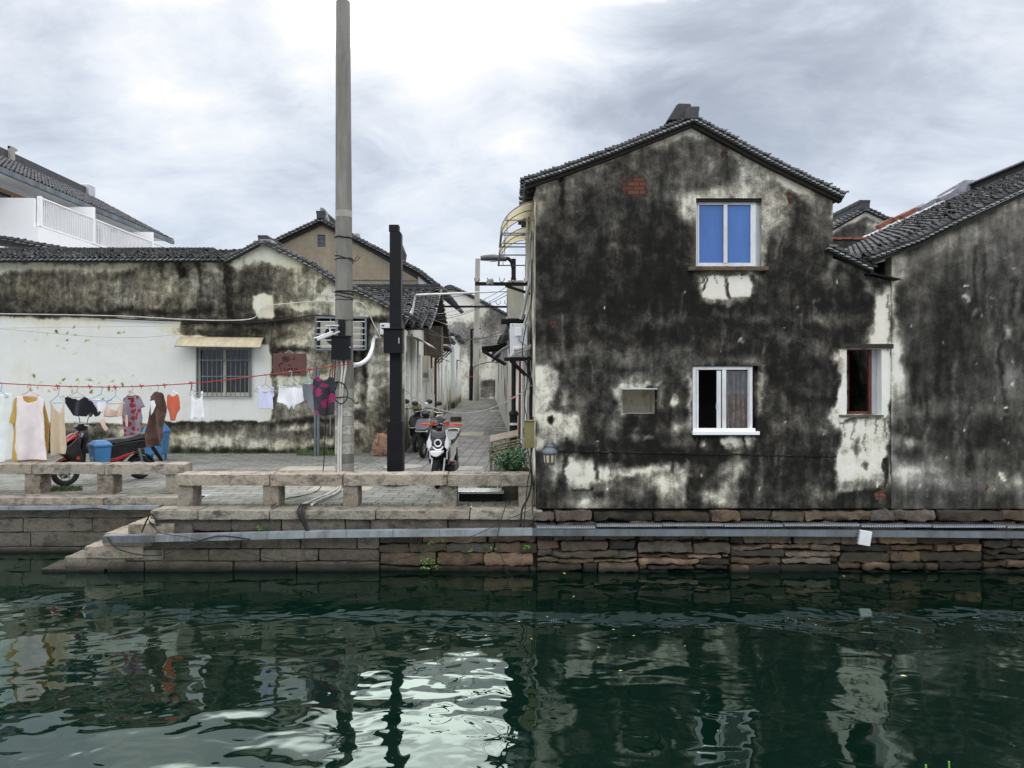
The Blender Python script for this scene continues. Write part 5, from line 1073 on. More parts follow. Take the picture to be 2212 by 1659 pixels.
# right side of the alley
B0 = wl0+D*3.05
def ralley(y): return wl0+D*((y-wl0.y)/D.y)
def right_house(label, y0, y1, h, base, mat='plaster'):
    a = ralley(y0); t = thing('side_house', label, 'house', tuple(a)); L_ = (y1-y0)/D.y
    sh = [('e', 60*rnd(y0, y1), 60*rnd(-1, 2.6), rnd(20, 60), rnd(20, 60), rnd(.2, .9), 16) for _ in range(6)]
    wall('side_wall', t, M[mat], a, D, 0, L_, -.02, h, (), (), .14, pside(base, sh, warp=8, mid=.35), .2, (1, 0, 0))
    wall('wall', t, M['plaster'], a+Vector((.2, .0, 0)), (1, 0, 0), 0, 4.5, 0, h, (), (), .3, None, .2)
    roof('roof', t, [Vector((a.x+2.4, y0, h+1.15)), Vector((a.x-.3, y0, h-.05))], D, L_, .3, .4, .11, first=0, tiles=False)
    return t
right_house('low white-walled house behind the black gable house on the right of the alley', 14.45, 24, 3.0, .9)
right_house('pale house midway on the right of the alley', 24.2, 38, 3.2, .95)
right_house('far pale house on the right of the alley', 38.2, 61, 3.0, .95)
canopy('black corrugated canopy reaching over the alley from the right', 27, 30.5, 3.05, .9, -1, ralley)
awning('awning', 'small green plastic awning hanging over the far alley', (ralley(44)+Vector((0, 0, 2.7)), ralley(46)+Vector((0, 0, 2.7))), (ralley(44)+Vector((-1.5, 0, 2.4)), ralley(46)+Vector((-1.5, 0, 2.4))), M['green_sheet'], (0, 10), None, 'awnings over the alley windows')
awning('awning', 'pale sloping sheet awning under the white air conditioner', (ralley(17.5)+Vector((0, 0, 2.72)), ralley(19.5)+Vector((0, 0, 2.72))), (ralley(17.5)+Vector((-.55, 0, 2.45)), ralley(19.5)+Vector((-.55, 0, 2.45))), M['ac_white'], (0, 10), None, 'awnings over the alley windows')
# arched awnings on the side of the black gable house
for i, (y0, y1) in enumerate(((11.65, 12.9), (13.15, 14.4))):
    a, b = ralley(y0), ralley(y1); z = 4.66 if i == 0 else 4.56; t = thing('awning', ['front arched cream awning high on the side of the black gable house', 'rear arched cream awning below the front one on the black gable house'][i], 'awning', tuple(a+Vector((0, 0, z))), 0, 'arched awnings on the gable house')
    q = MB(); rows = []
    for k in range(9):
        f = k/8; rows.append([p+Vector((-.52*math.sin(f*PI/2)**.9, 0, z-.50*f**1.5)) for p in (a, a.lerp(b, .5), b)])
    q.rings(rows, closed=False); o = q.build('sheet', M['cream_film'], t, smooth=True)
    q = MB()
    for j in (0, 1, 2): q.tube([r[j]+Vector((0, 0, -.012)) for r in rows], .008, 5)
    for p in (a, b): q.beam(p+Vector((0, 0, z-.30)), p+Vector((-.45, 0, z-.30)), .012, .016); q.beam(p+Vector((0, 0, z-.50)), p+Vector((-.5, 0, z-.50)), .014, .02); q.beam(p+Vector((-.42, 0, z-.5)), p+Vector((-.42, 0, z-.25)), .012, .012)
    q.beam(a+Vector((-.5, 0, z-.50)), b+Vector((-.5, 0, z-.50)), .02, .03); q.build('awning_frame', M['steel_grey'], t)

# modern white building, far left
mb_ = thing('apartment_building', 'modern white building with railed balconies under a long dark roof at far left', 'building', (-18, 30, 0))
cB = Vector((-16.86, 27, 0)); pB = lambda t_: cB+D*t_      # outer line of the balconies
zt = zy(424, 27); zb2 = zt-1.02
def lineY(px):   # distance along pB where it projects to column px
    k = (px-CX)/F; return (cB.x-k*cB.y)/(k*D.y-D.x)
def vbox(mb, t0, t1, n0, n1, z0, z1):   # box along the balcony line, n inwards (-X)
    a, b = pB(t0), pB(t1); mb.prism([a-Dn*n0+Vector((0, 0, z0)), b-Dn*n0+Vector((0, 0, z0)), b-Dn*n1+Vector((0, 0, z0)), a-Dn*n1+Vector((0, 0, z0))], (0, 0, z1-z0))
t1_, t2_, t3_ = lineY(206), lineY(332), lineY(388)
q = MB(); vbox(q, 0, t3_, 0, .15, 0, zb2-.05); vbox(q, 0, .15, .15, 1.9, 0, zt-.06); vbox(q, -6, 0, 1.7, 1.9, 0, zt-.4); q.build('parapet', M['whitewash'], mb_)
q = MB()
for ar in ((t1_-.15, t1_, .0, 1.6, zb2, zt+.46), (t2_-.15, t2_, .0, 1.6, zb2, zt+.46), (0.151, .27, .0, .12, zb2, zt+.05), (t3_-.12, t3_, 0, 1.7, zb2, zt-.25)):
    q = MB(); vbox(q, *ar); q.build('divider_wall', M['whitewash'], mb_)
for (s, e) in ((.15, t1_-.15), (t1_, t2_-.15), (t2_, t3_-.12)):
    q = MB(); vbox(q, s, e, .03, .09, zt-.02, zt+.03); vbox(q, s, e, .04, .08, zb2, zb2+.05); n_ = int((e-s)/.13)
    for i in range(n_): t_ = s+.1+i*.13; vbox(q, t_, t_+.03, .045, .075, zb2+.04, zt)
    q.build('balcony_railing', M['whitewash'], mb_)
q = MB(); vbox(q, -7, t3_+.3, 1.9, 2.2, 0, zt+.75); q.build('wall', M['whitewash'], mb_)
for i, (s, e) in enumerate(((-4.5, -2.2), (.5, 2.6), (t1_+.4, t1_+2), (t1_+3.2, t1_+4.2), (t2_+.5, t2_+1.5))):
    q = MB()
    vbox(q, s, s+.12, 1.84, 1.9, zt-1.5, zt+.5); vbox(q, e-.12, e, 1.84, 1.9, zt-1.5, zt+.5); vbox(q, s+.12, e-.12, 1.84, 1.9, zt+.36, zt+.5); vbox(q, (s+e)/2-.05, (s+e)/2+.05, 1.84, 1.9, zt-1.5, zt+.36)
    o = q.build('window', M['timber'], mb_); q = MB(); vbox(q, s+.1, e-.1, 1.87, 1.89, zt-1.5, zt+.4); q.build('pane', M['glass_dark'] if i else M['alu'], o)
for s in (-7, 3.0, t1_+2.6, t2_+1.9):
    q = MB(); vbox(q, s, s+.06, 1.55, 1.6, zt-.5, zt+.74); q.build('pole', M['whitewash'], mb_)
q = MB()
for s in (-1, t1_-.5, t1_+2.3, t2_-.3): vbox(q, s, s+.22, 1.7, 1.86, zt+.42, zt+.6)
q.build('wall_lamp', M['grey_plastic'], mb_)
eA = pB(-8)-Dn*.9; 
roof('roof', mb_, [eA-Dn*4.2+Vector((0, 0, zt+3.05)), eA+Vector((0, 0, zt+.80))], D, t3_+9.3, .3, .24, .085, mat=M['tile_grey'], verge=(False, False), first=0, expo1=.3)
q = MB(); q.cur = (.3, 0, 0, 1); q.beam(eA+Vector((.05, 0, zt+.74)), eA+Vector((.05, 0, zt+.74))+D*(t3_+9.3), .12, .2); q.build('gutter', M['conduit_dark'], mb_); q = MB(); q.beam(eA-Dn*.6+Vector((0, 0, zt+.79)), eA-Dn*.6+Vector((0, 0, zt+.79))+D*(t3_+9), 1.2, .06); q.build('soffit', M['whitewash'], mb_)
a_ = eA-Dn*4.2+Vector((0, 0, zt+3.2)); q = MB(); q.cur = (.15, 0, 0, 1); L_ = 20.8; q.beam(a_, a_+D*L_, .3, .5); q.build('ridge', M['tile_grey'], mb_)
q = MB(); q.obox(a_+D*(L_+.3)+Vector((0, 0, .05)), (.7, .6, .75)); q.build('ridge_end', M['alu'], mb_, bevel=.05)
for k, f in enumerate((9.4, 14.5)): q = MB(); p = a_+D*f+Vector((0.2, 0, .1)); q.obox(p, (.14, .3, .7)); q.obox(p+Vector((0, .1, .3)), (.1, .5, .1)); q.build('roof_bracket', M['concrete_pale'], mb_)
# low dark roof behind the long house
lr_ = thing('outbuilding', 'low outbuilding whose dark tiled roof shows above the long house at far left', 'building', (xx(30, 23), 23, 0))
roof('roof', lr_, [Vector((xx(-140, 23), 23, zy(498, 23))), Vector((xx(0, 23), 23, zy(518, 23))), Vector((xx(150, 23), 23, zy(545, 23)))], (0, 1, 0), 2.6, .2, .3, .1, first=1)
q = MB(); q.box(xx(-140, 23), xx(120, 23), 23.2, 25.2, 0, zy(548, 23)); q.build('wall', M['whitewash'], lr_)
# ================================================================ street furniture
YP = 13.5
pp = thing('utility_pole', 'tall tapering concrete utility pole with worn white bands behind the railing', 'pole', (xx(744.5, YP), YP, 0))
pb, pt = Vector((xx(744.5, YP), YP, -.02)), Vector((xx(741, YP), YP, zy(2, YP)))
PR = lambda z: .169+(.125-.169)*(z/pt.z)
PC = lambda z: pb.lerp(pt, (z+.02)/(pt.z+.02))
q = MB(); n_ = 40; q.tube([PC(pt.z*i/n_) for i in range(n_)]+[PC(pt.z-.02), PC(pt.z)], [PR(pt.z*i/n_) for i in range(n_)]+[.124, .10], 36); q.build('shaft', M['concrete_pole'], pp, smooth=True)
def band(y0, y1, mat, dr=.003, name='paint_band'):
    q = MB(); z0, z1 = zy(y1, YP), zy(y0, YP); q.tube([PC(z0), PC(z1)], [PR(z0)+dr, PR(z1)+dr], 36); q.build(name, M[mat], pp, smooth=True)
for a, b in ((879, 898), (918, 938), (954.5, 979)): band(a, b, 'worn_white')
band(1000, 1016, 'concrete_pale', .002); band(788, 829, 'concrete_pole', .008, 'sleeve'); band(840, 878, 'concrete_pale', .002); band(899, 917, 'concrete_pale', .0025); band(939, 953.5, 'concrete_pale', .002); band(456, 470, 'concrete_pale', .002)
def loop(y, tilt=0, r=.008, dy=0, n=20):
    z = zy(y, YP); c = PC(z); R = PR(z)+r*1.1; return [c+Vector((R*math.cos(2*PI*i/n), R*math.sin(2*PI*i/n), tilt*math.cos(2*PI*i/n)+.006*math.sin(5*i))) for i in range(n+1)]
for i, (y, tl, r) in enumerate(((514, -.01, .012), (557, -.04, .008), (560, .01, .007), (630, .005, .012), (634, -.02, .010), (641, -.03, .008), (648, .0, .006), (692, .0, .005))):
    q = MB(); q.tube(loop(y, tl, r), r, 5); q.build('wire_tie', M['wire'], pp, smooth=True)
q = MB(); q.tube([W(x, y, YP-.17) for x, y in P_(c3, [(1200, 690), (1240, 715), (1290, 705), (1325, 670), (1300, 655), (1262, 700), (1240, 740)])], .007, 5)
q.build('wire_tail', M['wire'], pp, smooth=True)
YB = YP-.20
bxo = thing('control_box', 'black steel control box strapped to the concrete pole beside the camera', 'box', W(738, 777, YB)); q = MB()
q.box(xx(718.5, YB), xx(758, YB), YB-.10, YB+.04, zy(777, YB), zy(728, YB)); q.box(xx(716.5, YB), xx(760, YB), YB-.13, YB+.05, zy(728, YB), zy(725.5, YB)); q.build('casing', M['black_paint'], bxo, bevel=.004)
q = MB(); q.box(xx(731, YB), xx(745, YB), YB-.03, YB+.05, zy(726, YB), zy(690, YB)); q.build('bracket', M['black_paint'], bxo, bevel=.003); q = MB(); q.cyl(W(756, 750, YB-.105), W(756, 750, YB-.118), .012, n=8); q.build('lock', M['alu'], bxo)
cm_ = thing('security_camera', 'white bullet security camera on a short arm left of the black control box', 'camera', W(716, 722, YB))
a, b = W(717, 720.5, YB-.1), W(683, 733.5, YB-.32); q = MB(); d = (b-a).normalized(); q.tube([a, a+d*.03, b-d*.02, b], [.028, .036, .036, .032], 16); q.build('housing', M['white_gloss'], cm_, smooth=True)
q = MB(); u = Vector((0, 0, 1)); q.beam(a+Vector((0, 0, .034)), b+d*.03+Vector((0, 0, .034)), .08, .012); q.build('sunshade', M['white_gloss'], cm_, bevel=.003)
q = MB(); q.tube([b, b+d*.004], .028, 14); q.build('lens', M['black_gloss'], cm_); q = MB(); q.beam(a+Vector((.0, 0, -.01)), W(733, 716, YB-.02), .03, .03); q.box(xx(706, YB), xx(734, YB), YB-.12, YB-.0, zy(705, YB), zy(702.5, YB)); q.beam(W(712, 704, YB-.08), W(714, 721, YB-.1), .02, .02); q.build('arm', M['ac_white'], cm_)
def cable(label, pts, r=.008, mat='wire', cat='cable', group=None, name='cable', n=5, sub=0):
    P = [Vector(p) for p in pts]
    if len(P) > 2:
        Q = []
        for i in range(len(P)-1):
            p0, p1, p2, p3 = P[max(i-1, 0)], P[i], P[i+1], P[min(i+2, len(P)-1)]
            for k in range(5):
                t = k/5; Q.append(.5*((2*p1)+(p2-p0)*t+(2*p0-5*p1+4*p2-p3)*t*t+(3*p1-p0-3*p2+p3)*t**3))
        P = Q+[P[-1]]
    q = MB(); q.tube(P, r, n); o = q.build(name, M[mat], None, smooth=True); return tag(o, label, cat, group)
def sag(a, b, s, n=12):
    a, b = Vector(a), Vector(b); return [a.lerp(b, i/n)-Vector((0, 0, s*4*(i/n)*(1-i/n))) for i in range(n+1)]
cable('left white plastic conduit running down the concrete pole to the quay edge', [W(737, 777, YB), W(739, 800, YB-.03), W(735, 840, YB), W(732.5, 900, YB), W(731, 1015, YB), Vector((xx(731, YB), YB, .03)), Vector((-3.02, 12.6, .03)), Vector((-3.1, 11.8, .04)), Vector((-3.16, 11.35, .03))], .019, 'pvc', 'conduit', 'white conduits down the concrete pole', 'conduit', 8)
cable('right white plastic conduit leaving the box and joining its twin on the pole', [W(748, 777, YB), W(746, 800, YB-.03), W(740, 840, YB-.01), W(737.5, 900, YB), W(736, 1015, YB), Vector((xx(736, YB), YB+.02, .03)), Vector((-2.92, 12.6, .03)), Vector((-3.0, 11.8, .04)), Vector((-3.02, 11.45, .03))], .019, 'pvc', 'conduit', 'white conduits down the concrete pole', 'conduit', 8)
cable('black cable loop hanging on the concrete pole under the control box', [W(x, y, YB-.04) for x, y in P_(c4, [(1168, 460), (1160, 560), (1150, 700), (1190, 700), (1260, 730), (1297, 820), (1280, 900), (1225, 938), (1165, 900), (1150, 820), (1160, 740), (1190, 700), (1150, 860), (1270, 865), (1340, 890), (1385, 940), (1412, 925), (1380, 935)])], .010)
cable('pale corrugated hose curving from the concrete pole to the wall', [W(*c4(1355, 520), YP), W(*c4(1440, 505), YP+1.5), W(*c4(1520, 440), YP+3), W(*c4(1562, 340), YP+4.5), W(*c4(1580, 240), YA-.1), W(*c4(1610, 210), YA-.05)], .045, 'ac_white', 'hose', None, 'hose', 9)
cable('thin black cable dropping from the shirt to the quay beside the pole', [W(*c4(1110, 560), 13.2), W(*c4(1065, 1070), 13.2), W(*c4(1050, 1300), 13.3), W(*c4(1030, 1659), 13.3), Vector((-3.3, 12.9, .02)), Vector((-3.6, 11.9, .03)), Vector((-3.55, 11.2, .03))], .009)
for i, (dx, r) in enumerate(((0, .022), (.04, .016), (-.035, .014))):
    cable(['thick black cable bundle climbing from the trunking over the coping', 'right thin black cable beside the thick bundle on the coping', 'left thin black cable beside the thick bundle on the coping'][i], [Vector((-3.12+dx, 11.45, .03)), Vector((-3.10+dx, 11.2, .05)), Vector((-3.08+dx, 11.04, -.02)), Vector((-3.0+dx*.6, 11.02, -.2)), Vector((-2.93+dx*.3, 11.0, -.34))], r, 'wire', 'cable', 'black cables over the coping')
# black square post with box
YQ = 13.8
bp_ = thing('camera_post', 'square black steel post with a wider foot right of the concrete pole', 'post', (xx(855, YQ), YQ, 0))
def pbx(nm, x0, x1, y0, y1, mat='black_paint', bv=.006): q = MB(); h = (x1-x0)/2*YQ/F; cX = xx((x0+x1)/2, YQ); q.box(cX-h, cX+h, YQ-h, YQ+h, zy(y1, YQ), zy(y0, YQ)); return q.build(nm, M[mat], bp_, bevel=bv)
pbx('shaft', 843.5, 868, 505, 909); pbx('cap', 841.5, 862.5, 487, 502); pbx('neck', 845, 866, 502, 505); pbx('foot', 838.5, 872, 909, 1044)
q = MB(); q.tube([(xx(855, YQ), YQ, .0), (xx(855, YQ), YQ, .03), (xx(855, YQ), YQ, .04)], [.32, .32, .28], 28); q.build('base_plate', M['rubber'], bp_)
bo = thing('control_box', 'black box with a silver handle mounted on the square black post', 'box', W(850, 762, YQ-.14)); YC2 = YQ-.12
q = MB(); q.box(xx(831.5, YC2), xx(871.5, YC2), YC2-.16, YC2+.0, zy(763, YC2), zy(712, YC2)); q.box(xx(828, YC2), xx(874, YC2), YC2-.2, YC2+.0, zy(712, YC2), zy(709.5, YC2)); q.build('casing', M['black_paint'], bo, bevel=.004)
q = MB(); q.box(xx(863.5, YC2), xx(866, YC2), YC2-.18, YC2-.16, zy(743, YC2), zy(731, YC2)); q.build('handle', M['silver'], bo, bevel=.003)
# lamp posts
YL2 = 16.2
lp = thing('street_lamp', 'black street lamp with flat oval head and red-white band beside the right alley wall', 'lamp', (xx(1108.5, YL2), YL2, 0)); cX = xx(1109.5, YL2)
q = MB(); q.tube([(cX, YL2, zy(891, YL2)), (cX, YL2, zy(559, YL2))], .048, 4); q.v = [(cX+(v[0]-cX), v[1], v[2]) for v in q.v]; q.build('shaft', M['black_paint'], lp)
q = MB(); q.tube([(cX, YL2, 0), (cX, YL2, zy(897, YL2))], .088, 12); q.build('foot', M['black_paint'], lp); q = MB(); q.tube([(cX, YL2, zy(899, YL2)), (cX, YL2, zy(895, YL2)), (cX, YL2, zy(890, YL2)), (cX, YL2, zy(887, YL2))], [.092, .105, .095, .07], 14); q.build('collar', M['black_paint'], lp)
q = MB(); q.tube([(cX, YL2, zy(861, YL2)), (cX, YL2, zy(855.5, YL2))], .056, 14); q.build('red_band', M['reflector'], lp); q = MB(); q.tube([(cX, YL2, zy(918, YL2)), (cX, YL2, zy(913, YL2))], .091, 12); q.build('white_band', M['plate'], lp)
q = MB(); q.tube([W(1109, 580, YL2), W(1106, 566, YL2), W(1099, 559, YL2), W(1088, 557, YL2)], [.045, .045, .04, .05], 8); q.build('arm', M['black_paint'], lp, smooth=True)
q = MB(); R = []
for i in range(13):
    t_ = i/12; x = xx(1094-(1094-1038)*t_, YL2); ww = .13*math.sin(PI*min(.98, t_*.8+.14))**.6; hh = .05+.05*math.sin(PI*t_)
    R.append([Vector((x, YL2+ww*math.cos(a), zy(558-1.5*t_, YL2)+(hh if math.sin(a) > 0 else .055)*math.sin(a)-.01)) for a in [2*PI*k/14 for k in range(14)]])
q.rings(R); q.build('lamp_head', M['grey_plastic'], lp, smooth=True); q = MB(); q.box(xx(1058, YL2), xx(1072, YL2), YL2-.06, YL2+.06, zy(564, YL2)-.008, zy(562, YL2)); q.build('lens', M['ac_white'], lp)
YFL = 57.5
t = thing('street_lamp', 'slim black lamp post far down the alley beside the pale concrete pole', 'lamp', (xx(1018, YFL), YFL, 0)); cX = xx(1018.5, YFL)
q = MB(); q.tube([(cX, YFL, 0), (cX, YFL, zy(800, YFL)), (cX, YFL, zy(790, YFL)), (cX, YFL, zy(711, YFL))], [.2, .18, .11, .1], 8); q.build('shaft', M['black_paint'], t); q = MB(); q.beam((cX, YFL, zy(712, YFL)), (cX+.7, YFL, zy(710, YFL)), .12, .12); q.build('arm', M['black_paint'], t)
q = MB(); q.tube([(cX, YFL, zy(815, YFL)), (cX, YFL, zy(812, YFL))], .2, 8); q.build('red_band', M['reflector'], t)
t = thing('utility_pole', 'distant pale concrete pole standing in the far alley', 'pole', (xx(1029, 57), 57, 0)); q = MB(); q.tube([(xx(1028, 57), 57, 0), (xx(1029, 57), 57, zy(750, 57)), (xx(1032, 57), 57, zy(559, 57))], [.235, .21, .175], 16); q.build('shaft', M['concrete_pale'], t, smooth=True)
q = MB(); q.tube([(xx(1029, 57), 57, zy(741, 57)), (xx(1029.2, 57), 57, zy(728, 57))], [.25, .25], 16); q.build('collar', M['concrete_pole'], t)
# twin galvanised posts
t = thing('steel_post', 'pair of joined galvanised posts standing at the left house under the shirts', 'post', (xx(684, 18.5), 18.5, 0))
for i, (x, dz) in enumerate(((681, 793), (687.5, 794))): q = MB(); q.tube([(xx(x, 18.5), 18.5, -.02), (xx(x, 18.5), 18.5, zy(dz, 18.5))], .034, 10); q.build('tube', M['steel_grey'], t, smooth=True)
q = MB(); q.box(xx(680, 18.5), xx(689, 18.5), 18.48, 18.52, 1.9, 1.94); q.box(xx(680, 18.5), xx(689, 18.5), 18.48, 18.52, .4, .44); q.build('clamp', M['steel_grey'], t)
t = thing('meter_box', 'pale blue meter box on the left house just behind the black post', 'meter box', W(833, 724, YA-.02)); q = MB(); g(q, 822, 698.5, 846, 723.5, -.12, -.01); q.build('casing', M['ac_white'], t, bevel=.02); q = MB(); g(q, 826, 702, 832, 706, -.125, -.12); q.build('dial', M['grey_plastic'], t)
# boulder and slabs on the ground
q = MB(local=True); q.cur = (.55, 0, .5, 1); q.stone(-.26, .24, -.18, .2, -.05, .54, .10, .06, 3, .05, 11); o = q.build('boulder', M['boulder'], None, smooth=True, weld=True); o.location = W(827, 985, 18.6); o.location.z = 0
for v in o.data.vertices:
    if v.co.x > 0: v.co.z *= 1-.5*v.co.x
    if v.co.x < -.1: v.co.x += .12*v.co.z
tag(o, 'reddish brown boulder resting against the wall next to the black post', 'boulder')
def slab(label, x0, x1, y0, y1, mat='beige_slab', cat='cover', z=.006, group='slabs set in the paving', grid=0):
    q = MB(); q.box(x0, x1, y0, y1, -.03, z)
    if grid:
        for i in range(grid): q.box(x0+(x1-x0)*(i+.25)/grid, x0+(x1-x0)*(i+.45)/grid, y0+.03, y1-.03, z, z+.004)
    o = q.build('cover_slab', M[mat], None); return tag(o, label, cat, group)
slab('pale concrete cover slab in the paving left of the concrete pole', -4.85, -3.35, 15.7, 16.4); slab('broken whitish slab in the paving between the railing posts and the pole', -3.5, -2.45, 13.0, 13.45)
slab('ribbed metal drain grate behind the white scooter', -1.22, -.62, 15.75, 16.45, 'concrete_pale', grid=9); slab('pale square cover in the alley beyond the parked scooters', -1.75, -.95, 24.6, 26.2); slab('thin pale cover farther up the alley', -.75, .3, 28, 28.5)
slab('bright rectangular cover in the far alley', -1.2, .5, 40, 42.5); slab('long pale kerb stone by the right alley wall', -.65, -.05, 26.6, 27.2, 'concrete_pale')
q = MB(); q.tube([(-2.35, 16.4, -.02), (-2.35, 16.4, .008)], [.42, .42], 36); tag(q.build('manhole_cover', M['concrete_pale'], None), 'round manhole cover in the paving beside the black post', 'manhole cover')
q = MB(); q.stone(-2.6, -2.15, 32, 32.5, -.02, .2, .03, .02, 5, .1); tag(q.build('stone_block', M['granite_wall'], None, smooth=True, weld=True), 'dark stone block on the ground by the left alley wall', 'stone')

# air conditioners, arms and boxes on the side of the black gable house
ac1 = ac_unit('upper beige air conditioner on the side of the black gable house', (xx(1114, 13.0), 13.42, zy(688, 13.0)), -PI/2, (.8, .28, .66), 'ac_beige', side=False)
ac2 = ac_unit('white air conditioner with pipes on the side of the black gable house', (xx(1120.5, 12.2), 12.6, zy(771, 12.2)), -PI/2, (.8, .285, .54), 'ac_white', side=True)
ac_unit('small white air conditioner far down the alley under the black canopy', (xx(1078, 43), 43, zy(776, 43)), 0, (1.0, .4, .72), 'ac_white')
def bracket(label, Yb, z, n=.55):
    a = ralley(Yb); t = thing('wall_bracket', label, 'bracket', (a.x, a.y, z)); q = MB()
    for y in (Yb, Yb+.6): p = ralley(y); q.beam(p+Vector((.02, 0, z)), p+Vector((-n, 0, z)), .04, .05); q.beam(p+Vector((0, 0, z-.35)), p+Vector((-n*.8, 0, z-.02)), .03, .04)
    q.beam(ralley(Yb)+Vector((-n, 0, z)), ralley(Yb+.6)+Vector((-n, 0, z)), .04, .05); q.build('frame', M['black_matte'], t)
bracket('black bracket carrying the white air conditioner', 12.25, zy(771, 12.2)-.03, .42); bracket('black bracket under the beige air conditioner', 13.05, zy(688, 13.0)-.03, .46)
def hookarm(label, x0, x1, y, Ya, hooks, th=.055, brace=True):
    t = thing('hook_rail', label, 'wall arm', W(x1, y, Ya)); q = MB(); q.beam(W(x0, y, Ya), W(x1, y+1, Ya), .05, th)
    if brace: q.beam(W(x1-60, y+4, Ya), W(x1, y+24, Ya), .03, .045)
    q.build('bar', M['black_matte'], t)
    for hx in hooks: q = MB(); q.tube([W(hx-4, y-13, Ya), W(hx-3, y-6, Ya), W(hx+1, y-3.5, Ya), W(hx+5, y-6, Ya), W(hx+7, y-12, Ya)], .007, 5); q.build('hook', M['rust'], t, smooth=True)
hookarm('upper black wall arm with upturned hooks left of the black gable house', 1026, 1152, 613, 12.3, (1029, 1057, 1083, 1108, 1136)); hookarm('lower long black wall arm reaching across the alley', 938, 1122, 662, 16.0, (1052, 1075, 1094), .04, False)
q = MB(); pts = [W(888, 690, 20.4), W(897, 640, 20.4), W(901, 637, 20.3), W(1000, 633, 18.5), W(1121, 627.5, 16.6)]; q.tube(pts, [.03, .03, .03, .024, .02], 7); tag(q.build('pipe', M['pvc'], None, smooth=True), 'white pipe spanning the alley above the tiled roof', 'pipe')
def cross(label, a, b, s, r=.006, mat='wire', Y0=19, Y1=15): return cable(label, sag(W(*a, Y0), W(*b, Y1), s), r, mat, 'cable', 'wires strung across the alley')
cross('wire rising from the tiled roof to the beige air conditioner', c5(430, 930), c5(1240, 630), .12, .006, 'wire_grey', 21, 13.5); cross('second wire just under the rising one across the alley', c5(430, 945), c5(1240, 680), .16, .005, 'wire', 21, 13.5); cross('third slanting wire below the white pipe', c5(420, 1000), c5(1240, 720), .1, .006, 'wire', 21, 13.6)
cross('slack wire dipping over the slim lamp post', c5(380, 1090), c5(1250, 1090), .25, .007, 'wire', 20, 14); cross('slack wire below it ending at the white air conditioner', c5(200, 1050), c5(1260, 1140), .22, .006, 'wire', 20, 13)
cross('grey wire sagging low across the alley at head height', c6(110, 232), c6(1640, 325), .55, .010, 'wire_grey', 14, 12.0); cross('thin horizontal wire from the concrete pole to the white pipe', c3(1250, 1085), c5(950, 690), .1, .006, 'wire', 13.6, 18)
q = []
for i in range(40): a = i*1.7; q.append(W(*c5(1050+45*math.cos(a)*rnd(.4, 1), 585+40*math.sin(a*1.3)*rnd(.3, 1)), 12.25+.05*math.sin(a)))
cable('tangle of grey wire caught on the upper hook arm', q, .005, 'wire_grey')
def vpipe(label, x0, x1, y0, y1, Yv, r, mat, cat='pipe', mid=None):
    pts = [W(x0, y0, Yv)]+([W(*m_, Yv) for m_ in mid] if mid else [])+[W(x1, y1, Yv)]; o = cable(label, pts, r, mat, cat, 'pipes and hoses on the corner of the gable house', 'hose'); return o
vpipe('thick pale insulated hose snaking down the corner of the gable house', 1147, 1125, 500, 690, 11.9, .030, 'wire_grey', 'hose', [(1144, 560), (1146, 600), (1137, 640), (1131, 670)])
vpipe('second insulated hose curling beside the beige air conditioner', 1151, 1133, 520, 700, 11.8, .024, 'concrete_pale', 'hose', [(1148, 590), (1149, 630), (1143, 665)])
vpipe('thin black cable down the corner past the white air conditioner', 1149, 1146, 560, 1030, 11.7, .010, 'wire', 'cable', [(1147, 700), (1149, 760), (1144, 860), (1147, 960)])
vpipe('white downpipe on the alley side of the gable house', 1140, 1137, 470, 1010, 12.8, .032, 'pvc'); vpipe('grey downpipe next to the white one on the gable house', 1133, 1131, 770, 1000, 13.4, .035, 'wire_grey')
vpipe('black drainpipe below the white air conditioner', 1143, 1147, 770, 935, 12.1, .028, 'black_matte', 'pipe', [(1141, 800), (1148, 830), (1146, 860)]); vpipe('red-tinted pipe further back below the air conditioner', 1124, 1122, 775, 960, 14.4, .03, 'dark_red'); vpipe('white pipe beside the red-tinted one', 1129, 1128, 775, 960, 14, .03, 'pvc')
for i, (pts) in enumerate(([(1137, 700), (1128, 760), (1140, 800), (1133, 870), (1138, 905), (1131, 935), (1146, 1000), (1140, 1040), (1136, 1080), (1131, 1140)], [(1150, 965), (1146, 1000), (1149, 1040), (1141, 1075), (1128, 1100), (1126, 1135)], [(1152, 900), (1147, 985), (1152, 1050), (1150, 1100), (1154, 1120)])):
    cable(['loose black cable hanging from the white air conditioner to the canal wall', 'black cable dropping from the olive box over the railing end', 'thin black cable along the corner edge of the gable house'][i], [W(x, y, 11.36-(.30 if y > 965 else 0)) for x, y in pts], (.008, .015, .008)[i])
cable('thin dark cable swooping from the corner down to the stone steps', [W(x, y, 10.86) for x, y in ((1150, 1100), (1090, 1125), (1040, 1150), (960, 1180), (860, 1208), (760, 1222), (620, 1215), (520, 1190), (400, 1160), (345, 1150), (318, 1118))], .0055, 'wire', 'cable')
cable('sagging black cable under the pale trunking near the steps', [W(x, y, 10.92) for x, y in ((232, 1160), (250, 1183), (300, 1198), (350, 1198), (400, 1180), (470, 1158), (540, 1165))], .010); cable('thin cable trailing into the water below the railing end', [W(x, y, 10.84) for x, y in ((1096, 1080), (1076, 1150), (1080, 1190), (1098, 1240))], .006)
cable('grey cable sagging below the set-back trunking', [W(x, y, 12.15) for x, y in ((-20, 1122), (60, 1118), (120, 1105), (210, 1098), (260, 1112), (285, 1130))], .008, 'wire'); cable('twisted dark straps wedged in the top of the stone steps', [W(x, y, 11.0) for x, y in ((306, 1150), (318, 1122), (328, 1110), (340, 1135), (322, 1128), (335, 1140))], .012, 'wire')
